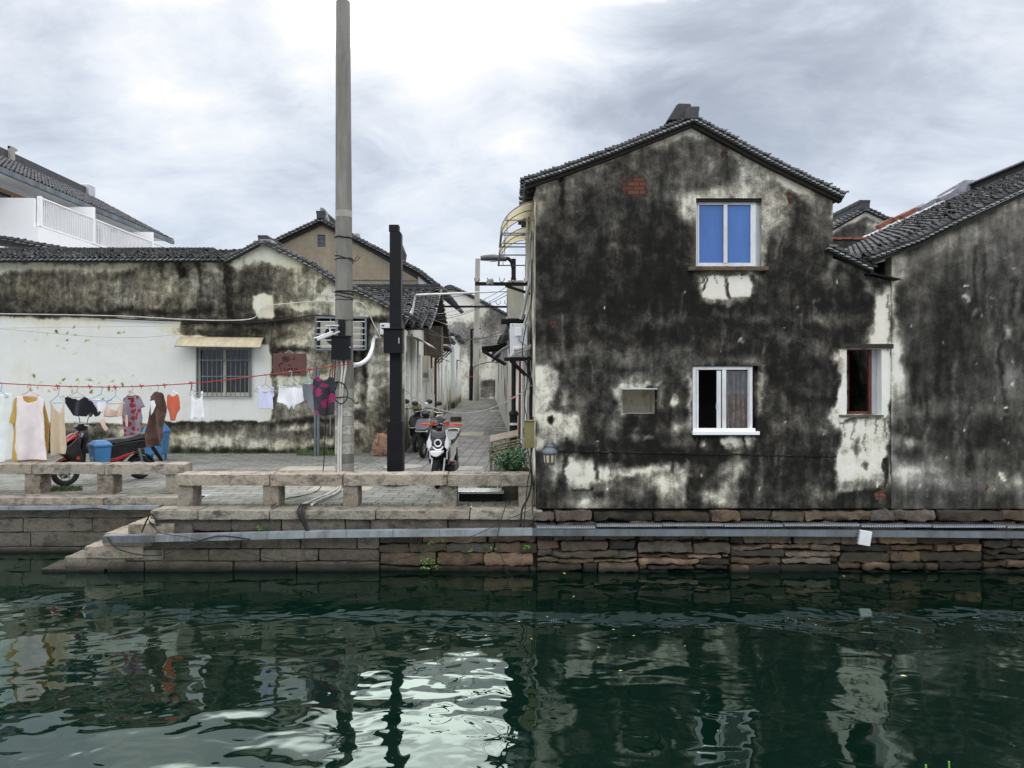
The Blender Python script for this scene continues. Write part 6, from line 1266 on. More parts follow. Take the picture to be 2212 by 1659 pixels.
# wires on the left houses
cable('black cable running the length of the mould line on the left houses', [W(x, y, YA-.07) for x, y in ((-60, 678), (100, 681), (230, 687), (340, 692), (470, 695), (540, 696), (620, 690), (690, 681), (790, 690))], .018, 'wire')
cable('thin white cable clipped along the mould line and rising over the gable wall', [W(x, y, YA-.09) for x, y in ((-60, 677), (240, 682), (400, 690), (490, 692), (545, 688), (560, 672), (575, 660), (620, 656), (700, 650), (740, 658))], .012, 'pvc')
cable('thin grey wire sagging across the white wall', [W(x, y, YA-.2) for x, y in ((-20, 709), (90, 718), (200, 727), (300, 729), (390, 722))], .005, 'wire_grey'); cable('straight thin wire above the sagging one on the white wall', [W(-20, 709, YA-.2), W(400, 704, YA-.2)], .004, 'wire_grey')
cable('white cable looping down the right side of the low gable house', [W(x, y, YA-.06) for x, y in P_(c3, [(1250, 1120), (1320, 1120), (1400, 1200), (1440, 1300), (1500, 1420), (1530, 1480)])], .012, 'pvc'); cable('chain of dark cable hanging on the wall left of the pole', [W(x, y, YA-.06) for x, y in P_(c4, [(1110, 0), (1108, 500), (1106, 900), (1108, 1280)])], .012, 'wire_grey')
# olive box, lantern
t = thing('junction_box', 'olive metal box on the corner of the gable house above the shrub', 'box', W(1143, 967, 11.1)); q = MB(); q.box(xx(1132.5, 11.1), xx(1154.5, 11.1), 11.02, 11.17, zy(966.5, 11.1), zy(909, 11.1)); q.build('casing', M['olive_box'], t, bevel=.006)
q = MB(); q.cyl(W(1143, 945, 11.02), W(1143, 945, 11.012), .006, n=8); q.build('lock', M['silver'], t)
q = MB(); q.box(xx(1131.5, 11.1), xx(1155.5, 11.1), 11.0, 11.18, zy(909, 11.1), zy(907.4, 11.1)); q.build('lid', M['olive_box'], t, bevel=.003)
Yl = 11.0
t = thing('wall_lantern', 'small bronze pagoda-topped lantern hanging on the stained gable wall', 'lantern', W(1187, 1000, Yl)); LX = lambda x: xx(x, Yl); lc = LX(1187.5)
def lr2(nm, prof, mat, n=10, sm_=False): q = MB(); q.tube([(lc+dx, Yl, zy(y, Yl)) for y, r, dx in prof], [r*Yl/F for y, r, dx in prof], n); q.build(nm, M[mat], t, smooth=sm_)
lr2('roof', [(978, 16.5, 0), (974, 16, 0), (968, 10, 0), (966, 7, 0), (964, 8.5, 0), (961, 8, 0), (959, 3, 0), (956, 2.2, 0), (952, 1, 0)], 'steel_grey', 12); lr2('body', [(1004, 11, 0), (1000, 11.5, 0), (980, 14, 0), (978, 14, 0)], 'grey_plastic', 8)
q = MB()
for k in range(8):
    a0, a1 = 2*PI*(k+.22)/8, 2*PI*(k+.78)/8; 
    def pv(a, r, y): return Vector((lc+r*Yl/F*math.cos(a), Yl+r*Yl/F*math.sin(a), zy(y, Yl)))
    a0 += 0; q.add([pv(a0, 11.9, 998), pv(a1, 11.9, 998), pv(a1, 13.6, 983), pv(a0, 13.6, 983)], [(0, 1, 2, 3)])
q.build('pane', M['cream_sheet'], t); q = MB(); q.beam((lc, Yl+.02, zy(972, Yl)), (lc+.04, YR+.03, zy(972, Yl)), .02, .025); q.build('bracket', M['steel_grey'], t)
# things around the right end of the railing
t = thing('metal_bench', 'low steel-topped black bench box behind the right end of the railing', 'bench', (xx(1038, 12), 11.95, 0)); q = MB(); q.box(xx(987, 12), xx(1089, 12), 11.88, 12.2, .145, .165); q.box(xx(987, 12), xx(1089, 12), 11.875, 11.885, .125, .16); q.build('top', M['silver'], t, bevel=.004)
q = MB(); q.box(xx(992, 12), xx(1086, 12), 11.91, 12.17, .03, .145); q.build('body', M['black_matte'], t)
for x in (992, 1078): q = MB(); q.box(xx(x, 12), xx(x+8, 12), 11.93, 12.15, 0, .03); q.build('foot', M['black_matte'], t)
t = thing('planter', 'rough grey concrete planter under the leafy shrub at the railing end', 'planter', (.05, 12.4, 0)); q = MB(); q.cur = (.4, 0, .5, 1); q.stone(-.17, .30, 12.05, 12.9, 0, .42, .02, .008, 6, .08); q.build('trough', M['granite_wall'], t, smooth=True, weld=True); q = MB(); q.box(-.13, .26, 12.1, 12.85, .38, .425); q.build('soil', M['joint'], t)
t = thing('standpipe', 'short white tap pipe standing behind the metal bench', 'pipe', (xx(1075, 12.5), 12.5, 0)); q = MB(); x = xx(1075, 12.5); q.tube([(x, 12.5, 0), (x, 12.5, .2), (x+.02, 12.47, .22)], .012, 6); q.build('pipe', M['pvc'], t); q = MB(); q.obox((x, 12.48, .23), (.05, .06, .03)); q.build('tap', M['alu'], t)
t = thing('bamboo_rack', 'weathered bamboo rack with slanting lid beside the street lamp', 'rack', (-.2, 14.3, 0)); yr0 = 14.0
q = MB()
for i, (x, y) in enumerate(((-.40, 14.0), (.12, 14.0), (-.40, 14.8), (.12, 14.8))): q.tube([(x, y, 0), (x+.01, y, .62 if y < 14.4 else .74)], .018, 6)
for z in (.2, .4, .58): q.tube([(-.44, 14.0, z), (.16, 14.0, z+.10)], .016, 6); q.tube([(-.4, 14.0, z), (-.4, 14.8, z+.1)], .016, 6)
for k in range(5): q.tube([(-.42, 13.95+k*.05, .45+k*.045), (.16, 13.97+k*.05, .60+k*.045)], .022, 6)
q.build('frame', M['bamboo'], t, smooth=True); q = MB(); q.prism([(-.42, 14.35, .70), (.14, 14.35, .82), (.14, 14.85, .90), (-.42, 14.85, .78)], (0, 0, .02)); q.build('lid', M['bamboo'], t)
q = MB(); q.box(-.34, .06, 14.1, 14.6, .05, .30); q.build('crate', M['concrete_pale'], t, bevel=.02)

# ================================================================ scooters
def wheel(parent, x, R, w=.05, y=0, mat='silver'):
    q = MB(local=True); q.torus((x, y, R), R-w, w, 'y', 32, 10, flat=1.05); ty = q.build('tyre', M['rubber'], parent, smooth=True)
    q = MB(local=True); q.torus((x, y, R), R-w*1.8, .012, 'y', 28, 6, flat=2.2); q.cyl((x, y-.05, R), (x, y+.05, R), .035, n=14)
    for k in range(5): a = 2*PI*k/5+.3; q.beam((x+.03*math.cos(a), y, R+.03*math.sin(a)), (x+(R-w*1.8)*math.cos(a), y, R+(R-w*1.8)*math.sin(a)), .03, .02, (0, 1, 0))
    q.build('rim', M[mat], ty, smooth=True); q = MB(local=True); q.cyl((x, y-.045, R), (x, y-.041, R), R*.45, n=24); q.build('brake_disc', M['steel_grey'], ty)
def part(t, nm, prof, w, mat, ax='y', c=0, k=.82, bev=0, layers=((-1, 0), (-.6, 1), (.6, 1), (1, 0))):
    q = MB(local=True); q.pillow(prof, w, k, ax, c, layers); o = q.build(nm, M[mat] if isinstance(mat, str) else mat, t, smooth=True); m_ = o.modifiers.new('b', 'BEVEL'); m_.width = bev or .008; m_.segments = 2; m_.limit_method = 'ANGLE'; return o
def tubes(t, nm, L_, mat, r=.012, n=8): 
    q = MB(local=True)
    for p in L_: q.tube(p[0] if isinstance(p[0], list) else p, p[1] if isinstance(p[0], list) else r, n)
    return q.build(nm, M[mat], t, smooth=True)
def arcp(cx_, cz_, r0, r1, a0, a1, n=12): 
    return [(cx_+r1*math.cos(a0+(a1-a0)*i/n), cz_+r1*math.sin(a0+(a1-a0)*i/n)) for i in range(n+1)]+[(cx_+r0*math.cos(a1-(a1-a0)*i/n), cz_+r0*math.sin(a1-(a1-a0)*i/n)) for i in range(n+1)]
def scooter(label, loc, yaw, colA, colB, style):
    t = thing('scooter', label, 'scooter', loc, yaw); xf, xr = .655, -.635
    wheel(t, xf, .235); wheel(t, xr, .225, .055)
    part(t, 'front_fender', arcp(xf, .235, .252, .275, math.radians(5), math.radians(150)), .062, colA if style == 'red' else 'black_matte')
    for s in (-.075, .075): tubes(t, 'fork', [[(xf-.03, s*(1.25 if style == 'white' else 1), .235), (.56, s*(1.5 if style == 'white' else 1), .52)]], 'silver' if style != 'white' else 'white_gloss', .017)
    part(t, 'rear_fender', arcp(xr, .225, .25, .268, math.radians(30), math.radians(165)), .06, 'black_matte')
    part(t, 'footboard', [(.40, .26), (.42, .34), (.20, .31), (-.18, .31), (-.24, .42), (-.30, .36), (-.22, .21), (.30, .21)], .15, 'black_matte')
    if style != 'white':
        part(t, 'front_cowl', [(.44, .36), (.54, .34), (.66, .50), (.80, .60), (.84, .66), (.74, .72), (.62, .80), (.50, .93), (.43, .97), (.38, .93), (.43, .72), (.36, .42)], .165, 'black_gloss', k=.72)
        part(t, 'cowl_panel', [(.60, .83), (.84, .685), (.76, .75), (.66, .83), (.53, .935), (.46, .93), (.50, .86)], .172, colA, k=.7)
        part(t, 'headlamp', [(.78, .60), (.845, .64), (.80, .69), (.68, .66), (.56, .60), (.62, .59)], .155, 'silver', k=.66)
        for s in (-.15, .15): q = MB(local=True); q.cyl((.50, s, .50), (.50, s*1.13, .50), .03, n=12); q.build('indicator', M['orange'], t)
    part(t, 'inner_shield', [(.40, .36), (.36, .38), (.34, .90), (.40, .92), (.44, .6)], .13, 'black_matte')
    part(t, 'tail_body', [(.02, .36), (.06, .66), (-.1, .72), (-.70, .78), (-.98, .80), (-1.0, .74), (-.82, .62), (-.48, .54), (-.30, .38)], .125, 'black_gloss' if style != 'white' else 'white_gloss')
    part(t, 'side_panel', [(.03, .38), (-.18, .38), (-.34, .45), (-.55, .56), (-.36, .52), (-.15, .45), (.0, .44)], .134, 'black_gloss' if style == 'black' else colA, k=.9)
    part(t, 'seat', [(.04, .72), (.0, .79), (-.12, .805), (-.30, .80), (-.42, .83), (-.55, .875), (-.80, .89), (-.88, .85), (-.80, .80), (-.40, .74), (-.1, .70)], .15, 'seat', k=.84)
    tubes(t, 'grab_rail', [[(-.72, .12, .86), (-.94, .11, .92), (-1.02, 0, .93), (-.94, -.11, .92), (-.72, -.12, .86)]], 'silver', .012)
    part(t, 'tail_lamp', [(-.96, .74), (-1.03, .76), (-1.03, .80), (-.95, .81)], .08, 'reflector')
    for s in (-.13, .13): tubes(t, 'shock_absorber', [[(xr, s, .24), (-.56, s*.9, .60)]], 'steel_grey', .024)
    part(t, 'engine', [(xr-.03, .20), (xr+.02, .30), (-.35, .36), (-.14, .34), (-.14, .24), (-.35, .18)], .09, 'steel_grey', c=.08)
    part(t, 'mudguard', [(-.88, .60), (-.84, .58), (-1.02, .30), (-1.05, .32)], .07, 'black_matte'); tubes(t, 'side_stand', [[(-.1, .12, .22), (-.2, .25, .02)]], 'steel_grey', .012)
    bar_c = 'orange' if style == 'white' else 'black_matte'
    part(t, 'handlebar_cover', [(.34, .96), (.48, .98), (.53, 1.05), (.46, 1.12), (.34, 1.12), (.30, 1.04)], .09 if style != 'white' else .05, 'black_gloss')
    tubes(t, 'handlebar', [[(.38, -.10, 1.07), (.36, -.2, 1.10), (.30, -.36, 1.09)], [(.38, .10, 1.07), (.36, .2, 1.10), (.30, .36, 1.09)]] if False else [[(.30, -.36, 1.09), (.36, -.2, 1.10), (.38, 0, 1.07), (.36, .2, 1.10), (.30, .36, 1.09)]], 'steel_grey' if style != 'white' else 'orange', .012)
    for s in (-1, 1):
        tubes(t, 'grip', [[(.335, s*.25, 1.097), (.295, s*.37, 1.09)]], 'rubber' if style != 'white' else 'orange', .019); tubes(t, 'brake_lever', [[(.40, s*.19, 1.09), (.42, s*.26, 1.08), (.37, s*.38, 1.07)]], bar_c if style == 'white' else 'silver', .007)
        if style != 'white':
            tubes(t, 'mirror_stalk', [[(.36, s*.18, 1.10), (.36, s*.24, 1.22), (.34, s*.30, 1.27)]], 'black_matte', .007)
            q = MB(local=True); q.v = []; q.tube([(.36, s*.30, 1.29), (.35, s*.30, 1.29), (.33, s*.30, 1.29)], [.05, .062, .05], 14); q.v = [(a, (b-s*.30)*1.4+s*.30, c) for a, b, c in q.v]; q.build('mirror', M['black_gloss'], t, smooth=True)
    if style == 'white':
        part(t, 'front_cowl', [(-.12, 1.02), (-.14, .92), (-.11, .80), (-.07, .70), (0, .66), (.07, .70), (.11, .80), (.14, .92), (.12, 1.02), (.05, .99), (-.05, .99)], .07, 'grey_plastic', 'x', .52, .8)
        for s in (-1, 1):
            part(t, 'cowl_wing', [(s*.125, 1.02), (s*.205, .80), (s*.20, .70), (s*.16, .655), (s*.11, .71), (s*.115, .80), (s*.145, .90)], .09, 'white_gloss', 'x', .50, .86)
            part(t, 'lower_wing', [(s*.195, .70), (s*.175, .655), (s*.12, .66), (s*.12, .48), (s*.17, .40), (s*.19, .5)], .08, 'black_gloss', 'x', .46, .86); tubes(t, 'wing_edge', [[(.545, s*.185, .69), (.54, s*.15, .62), (.54, s*.15, .50)]], 'white_gloss', .014)
            part(t, 'eye_lamp', [(s*.035, .87), (s*.115, .91), (s*.12, .89), (s*.045, .845)], .02, 'black_gloss', 'x', .585, .8)
            q = MB(local=True); q.cyl((.42, s*.13, 1.08), (.42, s*.13, 1.16), .03, n=14); q.build('reservoir', M['orange'], t, bevel=.004)
        q = MB(local=True); q.torus((.60, 0, .785), .058, .013, 'x', 30, 8); q.build('ring_light', M['white_gloss'], t, smooth=True)
        q = MB(local=True); q.cyl((.58, 0, .785), (.60, 0, .785), .044, n=20); q.build('headlamp', M['black_gloss'], t)
        q = MB(local=True); q.torus((.595, 0, .76), .095, .016, 'x', 20, 8, a0=math.radians(200), a1=math.radians(340)); q.build('light_bar', M['white_gloss'], t, smooth=True)
        part(t, 'beak_fender', [(-.11, .66), (.11, .665), (.115, .63), (.06, .575), (0, .548), (-.06, .56), (-.12, .60)], .10, 'white_gloss', 'x', .66, .8)
        q = MB(local=True); q.tube([(.46, 0, 1.12), (.48, 0, 1.2)], .012, 8); q.obox((.48, 0, 1.22), (.05, .15, .05)); q.cyl((.47, 0, 1.16), (.49, 0, 1.19), .045, n=12); q.build('phone_holder', M['grey_plastic'], t, bevel=.008)
        part(t, 'footrest', [(.0, .38), (.10, .38), (.12, .41), (0, .42)], .22, 'red_gloss')
    return t
rs = scooter('red and black scooter parked behind the clothes line with its front to the canal', (-7.525, 14.03, 0), math.radians(-132.5), 'red_gloss', 'black_gloss', 'red')
ws = scooter('white scooter with ring headlamp and orange handlebars facing the canal', (-1.24, 13.95, 0), math.radians(-96), 'white_gloss', 'white_gloss', 'white')
b2 = scooter('second black scooter squeezed between the black one and the white one', (-2.0, 18.75, 0), math.radians(-101), 'grey_plastic', 'black_gloss', 'black')
bs = scooter('black scooter parked against the alley wall behind the white one', (-2.42, 20.0, 0), math.radians(-93), 'black_gloss', 'black_gloss', 'black')
q = MB(local=True)
for y in (-.12, -.04, .04, .12): q.beam((-1.1, y, .98), (-.75, y, .98), .012, .012)
for x in (-1.1, -.75): q.beam((x, -.13, .98), (x, .13, .98), .012, .012)
q.prism([(-.75, -.11, .97), (-.9, -.11, .80), (-1.08, -.11, .97)], (0, .22, 0)); q.build('rack', M['white_gloss'], bs)
part(bs, 'handlebar_cloth', [(.30, 1.12), (.42, 1.14), (.46, 1.24), (.36, 1.28), (.31, 1.2)], .05, 'ac_white', c=.22); q = MB(local=True); q.box(.60, .61, -.09, .09, .50, .58); q.build('number_plate', M['grey_plastic'], bs)
part(bs, 'windscreen', [(-.13, 1.1), (-.11, 1.22), (0, 1.26), (.11, 1.22), (.13, 1.1)], .012, 'olive_box', 'x', .50, .9)
# blue crate on the scooter floor and blue bin behind
def blue_crate(name, label, cat, loc, yaw, s, h, legs=0, lid=.12):
    t = thing(name, label, cat, loc, yaw); a, b = s; q = MB(local=True); R = []
    for z, k in ((0, .84), (h, 1)): R.append([Vector((sx*a/2*k, sy*b/2*k, z+legs)) for sx, sy in ((-1, -1), (1, -1), (1, 1), (-1, 1))])
    q.rings(R); q.build('body', M['blue_plastic'], t, bevel=.015); q = MB(local=True); R = []
    for z, k in ((h+.005, 1.06), (h+.05, 1.07), (h+lid, .62), (h+lid+.005, .5)): R.append([Vector((sx*a/2*k, sy*b/2*k, z+legs)) for sx, sy in ((-1, -1), (1, -1), (1, 1), (-1, 1))])
    q.rings(R); q.build('lid', M['blue_plastic'], t, bevel=.012)
    if legs:
        for sx in (-1, 1):
            for sy in (-1, 1): q = MB(local=True); q.box(sx*a*.34-.025, sx*a*.34+.025, sy*b*.34-.025, sy*b*.34+.025, 0, legs+.01); q.build('leg', M['blue_plastic'], t)
    return t
bc = blue_crate('delivery_box', 'small blue box with white letters on the floor of the red scooter', 'box', Vector((-7.56, 13.93, .32)), math.radians(-132.5+90), (.31, .30), .34)
def txt(body, parent, loc, rot, size, mat, name='lettering'):
    cu = bpy.data.curves.new(name, 'FONT'); cu.body = body; cu.size = size; cu.extrude = .001; cu.align_x = 'CENTER'; o = bpy.data.objects.new(name, cu); col.objects.link(o)
    bpy.context.view_layer.update(); me = bpy.data.meshes.new_from_object(o); bpy.data.objects.remove(o); o = bpy.data.objects.new(name, me); me.materials.clear(); me.materials.append(M[mat]); col.objects.link(o); o.parent = parent; o.location = loc; o.rotation_euler = rot; return o
txt('OMZ', bc, (0.0, -.150, .10), (PI/2-.05, 0, 0), .11, 'plate')
txt('G', bc, (.02, -.10, .42), (.9, 0, .15), .10, 'plate')
blue_crate('storage_bin', 'large blue bin on legs half hidden by the brown garment', 'bin', Vector((xx(338, 17.6), 17.6, 0)), .1, (.46, .42), .50, .14, .22)
# ================================================================ laundry
YCL = 13.2
LP = [(-120, 822), (0, 828), (125, 834), (248, 836), (352, 832), (450, 825), (548.6, 813), (662, 799), (763, 785)]
def liney(x):
    for (a, b), (c_, d) in zip(LP[:-1], LP[1:]):
        if a <= x <= c_: return b+(d-b)*(x-a)/(c_-a)
    return LP[0][1]
o = cable('red clothes line strung from the concrete pole to the left', [W(x, y, YCL) for x, y in LP], .009, 'red_rope', 'clothes line'); o.name = 'clothes_line'
def cloth(name, label, cat, f, pts, mat, dy=0, amp=.03, fr=22, th=.012, seed=0, parent=None, run=1.0, res=.022, drape=0):
    Yc = YCL+dy; P = [W(*f(*p), Yc) for p in pts]
    bm = bmesh.new(); vs = [bm.verts.new((p.x, 0, p.z)) for p in P]; fc = bm.faces.new(vs); bmesh.ops.triangulate(bm, faces=[fc])
    x0, x1 = min(p.x for p in P), max(p.x for p in P); z0, z1 = min(p.z for p in P), max(p.z for p in P)
    for ax, a, b in ((0, x0, x1), (2, z0, z1)):
        s = a+res
        while s < b:
            co_ = [0, 0, 0]; co_[ax] = s; no = [0, 0, 0]; no[ax] = 1
            bmesh.ops.bisect_plane(bm, geom=bm.verts[:]+bm.edges[:]+bm.faces[:], plane_co=co_, plane_no=no); s += res if ax == 0 else res*1.6
    for v in bm.verts:
        u = (v.co.x-x0); d = (z1-v.co.z)/(z1-z0+1e-6); k = .35+.65*min(1, d*1.4)*run
        n_ = noise.noise(Vector((v.co.x*3+seed*7, v.co.z*1.2, seed)))
        y = 1.5*amp*k*math.sin(u*fr+2.2*n_+drape*v.co.z*9+seed)+amp*.7*noise.noise(Vector((v.co.x*9, v.co.z*4, seed+3)))+amp*.9*n_
        v.co = (v.co.x+.006*noise.noise(Vector((v.co.x*14, v.co.z*14, seed))), y, v.co.z+.008*noise.noise(Vector((v.co.x*11, 3, seed))))
    bmesh.ops.recalc_face_normals(bm, faces=bm.faces); me = bpy.data.meshes.new(name); bm.to_mesh(me); bm.free()
    me.polygons.foreach_set('use_smooth', [True]*len(me.polygons)); me.materials.append(mat); o = bpy.data.objects.new(name, me); col.objects.link(o)
    if parent: o.parent = parent; o.location = (0, dy-(0 if parent is None else ODY.get(parent.name, 0)), 0)
    else: o.location = (0, Yc, 0); tag(o, label, cat, 'laundry on the red line'); ODY[o.name] = dy
    m_ = o.modifiers.new('solid', 'SOLIDIFY'); m_.thickness = th*.4; m_.offset = 0; return o
ODY = {}
def fab(n_, a, b=None, t=.25, **k):
    m = fabric(n_, a, b or tuple(x*.94 for x in a), **{'sc_': 7, **k})
    nt = m.node_tree; bs_ = nt.nodes['Principled BSDF']; tr = nt.nodes.new('ShaderNodeBsdfTranslucent'); nt.links.new(bs_.inputs['Base Color'].links[0].from_socket, tr.inputs[0]); mx = nt.nodes.new('ShaderNodeMixShader'); mx.inputs[0].default_value = t
    nt.links.new(bs_.outputs[0], mx.inputs[1]); nt.links.new(tr.outputs[0], mx.inputs[2]); nt.links.new(mx.outputs[0], nt.nodes['Material Output'].inputs[0]); return m
F_ = dict(mint=fab('mint_cloth', (.80, .85, .83)), pink=fab('pale_pink_cloth', (.87, .80, .81)), yel=fab('yellow_cloth', (.62, .42, .12)), beige=fab('beige_cloth', (.66, .55, .40)), black=fab('black_cloth', (.012, .012, .018), t=.02), white=fab('white_cloth', (.88, .88, .91)),
          lilac=fab('lilac_white_cloth', (.70, .72, .90)), nude=fab('nude_cloth', (.72, .56, .46)), brown=fab('brown_cloth', (.115, .065, .050), (.07, .04, .032), t=.1), orange=fab('orange_cloth', (.66, .17, .09)), grey=fab('grey_cloth', (.24, .26, .30)),
          floral=fab('grey_red_print', (.32, .28, .33), (.25, .22, .27), pat=(9, (.42, .05, .08), .40)), rose=fab('rose_print', (.040, .042, .055), (.03, .03, .04), t=.05, pat=(5.2, (.36, .035, .14), .42)), red=fab('maroon_lining', (.25, .02, .04)))
CL = cloth
CL('long_dress', 'pale mint long garment cut off by the left edge of the photo', 'dress', c2, [(-130, 815), (-40, 800), (60, 766), (105, 775), (108, 900), (104, 1100), (110, 1340), (60, 1360), (0, 1385), (-130, 1390)], F_['mint'], .02, .03, 16, seed=1)
d = CL('dress', 'pale pink dress hung over a yellow T-shirt', 'dress', c2, [(150, 800), (198, 790), (212, 838), (250, 858), (292, 856), (322, 836), (332, 798), (382, 828), (378, 920), (400, 1150), (420, 1352), (330, 1348), (220, 1356), (112, 1350), (132, 1100), (146, 900)], F_['pink'], -.03, .028, 17, seed=2)
CL('t_shirt', 'yellow T-shirt showing at sleeves and hem under the pale pink dress', 'T-shirt', c2, [(142, 806), (200, 800), (330, 806), (388, 832), (404, 930), (428, 1040), (388, 1052), (376, 960), (402, 1368), (260, 1366), (108, 1368), (136, 1010), (125, 1046), (86, 1018), (110, 920), (126, 822)], F_['yel'], .03, .02, 15, seed=3)
CL('slip', 'beige strappy slip between the pink dress and the black top', 'slip', c2, [(443, 862), (453, 860), (482, 912), (520, 952), (545, 905), (556, 860), (566, 862), (562, 1000), (572, 1150), (578, 1240), (572, 1302), (520, 1298), (455, 1318), (458, 1150), (460, 1000)], F_['beige'], 0, .026, 30, seed=4)
CL('crop_top', 'black crumpled top hanging beside the beige slip', 'top', c2, [(562, 812), (590, 797), (632, 820), (690, 832), (738, 802), (762, 815), (800, 846), (835, 915), (890, 935), (868, 962), (820, 978), (790, 938), (768, 950), (755, 975), (700, 968), (660, 973), (625, 966), (600, 920), (568, 860)], F_['black'], -.01, .03, 18, seed=5)
CL('shorts', 'small white shorts half behind the black top', 'shorts', c2, [(788, 830), (850, 822), (955, 832), (930, 880), (900, 935), (852, 936), (815, 890)], F_['white'], .03, .022, 34, seed=6)
b_ = CL('bra', 'nude bra with dangling straps in front of the scooter mirrors', 'bra', c2, [(908, 905), (940, 868), (965, 900), (1000, 925), (1050, 868), (1088, 858), (1106, 900), (1112, 960), (1040, 972), (1000, 968), (940, 978), (888, 975), (896, 935)], F_['nude'], -.02, .03, 30, seed=7)
CL('strap', '', '', c2, [(884, 1000), (912, 985), (922, 1050), (946, 1082), (924, 1103), (896, 1070), (872, 1030)], F_['nude'], -.02, .01, 30, seed=8, parent=b_); CL('strap', '', '', c2, [(1096, 960), (1112, 962), (1118, 1050), (1110, 1068), (1086, 1042)], F_['nude'], -.02, .01, 30, seed=9, parent=b_)
CL('strap', '', '', c2, [(930, 868), (938, 858), (1085, 850), (1092, 860)], F_['nude'], -.02, .004, 20, seed=9, parent=b_)
fd = CL('dress', 'grey dress printed with red roses and trimmed dark at the neck', 'dress', c2, [(1080, 815), (1108, 795), (1120, 835), (1150, 848), (1175, 835), (1188, 785), (1226, 800), (1250, 850), (1262, 888), (1216, 905), (1222, 940), (1245, 1000), (1232, 1130), (1190, 1124), (1140, 1136), (1088, 1146), (1076, 1020), (1086, 910), (1068, 872)], F_['floral'], 0, .028, 24, seed=10)
CL('lining', '', '', c2, [(1108, 795), (1188, 787), (1180, 838), (1150, 850), (1118, 838)], F_['red'], .025, .006, 14, seed=10, parent=fd)
CL('robe', 'long dark brown robe with tucked folds hanging near the middle of the line', 'robe', c2, [(1305, 800), (1340, 770), (1375, 755), (1410, 765), (1428, 790), (1446, 900), (1436, 960), (1425, 1080), (1434, 1160), (1412, 1200), (1398, 1242), (1350, 1228), (1322, 1242), (1268, 1230), (1285, 1100), (1298, 960)], F_['brown'], -.01, .05, 26, seed=12, drape=.5)
CL('cloth', 'small white cloth pinned in front of the brown robe', 'cloth', c2, [(1308, 842), (1340, 830), (1362, 878), (1345, 915), (1325, 945), (1310, 966)], F_['white'], -.07, .014, 40, seed=13)
CL('swimsuit', 'bright orange bodysuit between the brown robe and the white vest', 'bodysuit', c2, [(1452, 790), (1475, 775), (1492, 795), (1520, 797), (1548, 775), (1560, 800), (1566, 850), (1564, 905), (1542, 950), (1528, 1008), (1485, 1008), (1468, 930), (1446, 885)], F_['orange'], 0, .022, 26, seed=14)
CL('cloth', 'scrap of white cloth showing left of the orange bodysuit', 'cloth', c2, [(1446, 900), (1466, 910), (1478, 955), (1464, 976), (1446, 962)], F_['white'], .03, .012, 30, seed=15)
CL('vest', 'small white vest hanging alone left of the barred window', 'vest', c2, [(1665, 785), (1680, 785), (1690, 815), (1715, 830), (1742, 812), (1750, 752), (1770, 755), (1766, 820), (1776, 900), (1784, 985), (1740, 998), (1705, 986), (1662, 1004), (1668, 900)], F_['white'], 0, .018, 34, seed=16)
CL('vest', 'lilac-white vest hanging under the brown plaque', 'vest', c4, [(325, 750), (350, 748), (366, 785), (400, 800), (445, 797), (470, 757), (490, 760), (486, 830), (492, 860), (478, 872), (486, 1000), (400, 993), (328, 990), (332, 860)], F_['lilac'], 0, .016, 30, seed=17)
CL('panties', 'large white drooping underpants next to the lilac vest', 'underwear', c4, [(548, 738), (600, 752), (690, 766), (750, 758), (786, 738), (800, 750), (812, 840), (818, 912), (780, 930), (735, 955), (706, 1002), (690, 960), (680, 955), (650, 1003), (628, 960), (590, 935), (530, 920), (538, 820)], F_['white'], .01, .03, 14, seed=18, drape=.5)
CL('camisole', 'grey camisole partly behind the rose-print shirt', 'camisole', c4, [(812, 708), (836, 720), (880, 728), (905, 700), (932, 690), (935, 960), (890, 992), (868, 990), (850, 910), (806, 862), (806, 770)], F_['grey'], .05, .026, 26, seed=19)
rsh = CL('shirt', 'dark shirt printed with large magenta roses beside the concrete pole', 'shirt', c4, [(918, 675), (966, 640), (985, 672), (1030, 684), (1072, 678), (1100, 640), (1150, 662), (1164, 740), (1128, 778), (1148, 830), (1152, 940), (1150, 1046), (1090, 1052), (1040, 1072), (930, 1042), (938, 900), (940, 820), (912, 775)], F_['rose'], -.03, .026, 20, seed=20)
hang = [(c2, 8, (-60, 70), 800, 'sky-blue hanger of the mint garment at the left edge', 'blue'), (c2, 258, (185, 340), 790, 'pink hanger of the pale pink dress', 'pink'), (c2, 508, (432, 572), 850, 'blue hanger of the beige slip', 'blue'), (c2, 668, (590, 740), 800, 'pale hanger of the black top', 'grey'), (c2, 882, (770, 975), 828, 'wide empty-looking blue hanger above the white shorts', 'blue'), (c2, 1003, (925, 1090), 856, 'sky-blue hanger carrying the nude bra', 'blue'), (c2, 1150, (1100, 1200), 800, 'grey hanger of the grey and red dress', 'grey'), (c2, 1372, (1320, 1425), 820, 'grey hanger inside the brown robe', 'grey'), (c2, 1500, (1465, 1550), 780, 'white hanger of the orange bodysuit', 'white'), (c2, 1668, (1645, 1765), 785, 'green hanger of the small white vest', 'grey'), (c4, 400, (272, 518), 803, 'dark grey hanger of the lilac-white vest', 'grey'), (c4, 675, (560, 790), 752, 'pale mint hanger of the white underpants', 'mint'), (c4, 862, (815, 925), 712, 'mint hanger of the grey camisole', 'mint'), (c4, 1120, (985, 1140), 665, 'wooden-coloured hanger of the rose shirt', 'red')]
HC = dict(blue=pm('hanger_blue', (.22, .36, .55), None, 5, .4, 0), pink=pm('hanger_pink', (.55, .22, .26), None, 5, .4, 0), grey=M['wire_grey'], white=M['white_frame'], mint=pm('hanger_mint', (.40, .58, .54), None, 5, .4, 0), red=M['timber'])
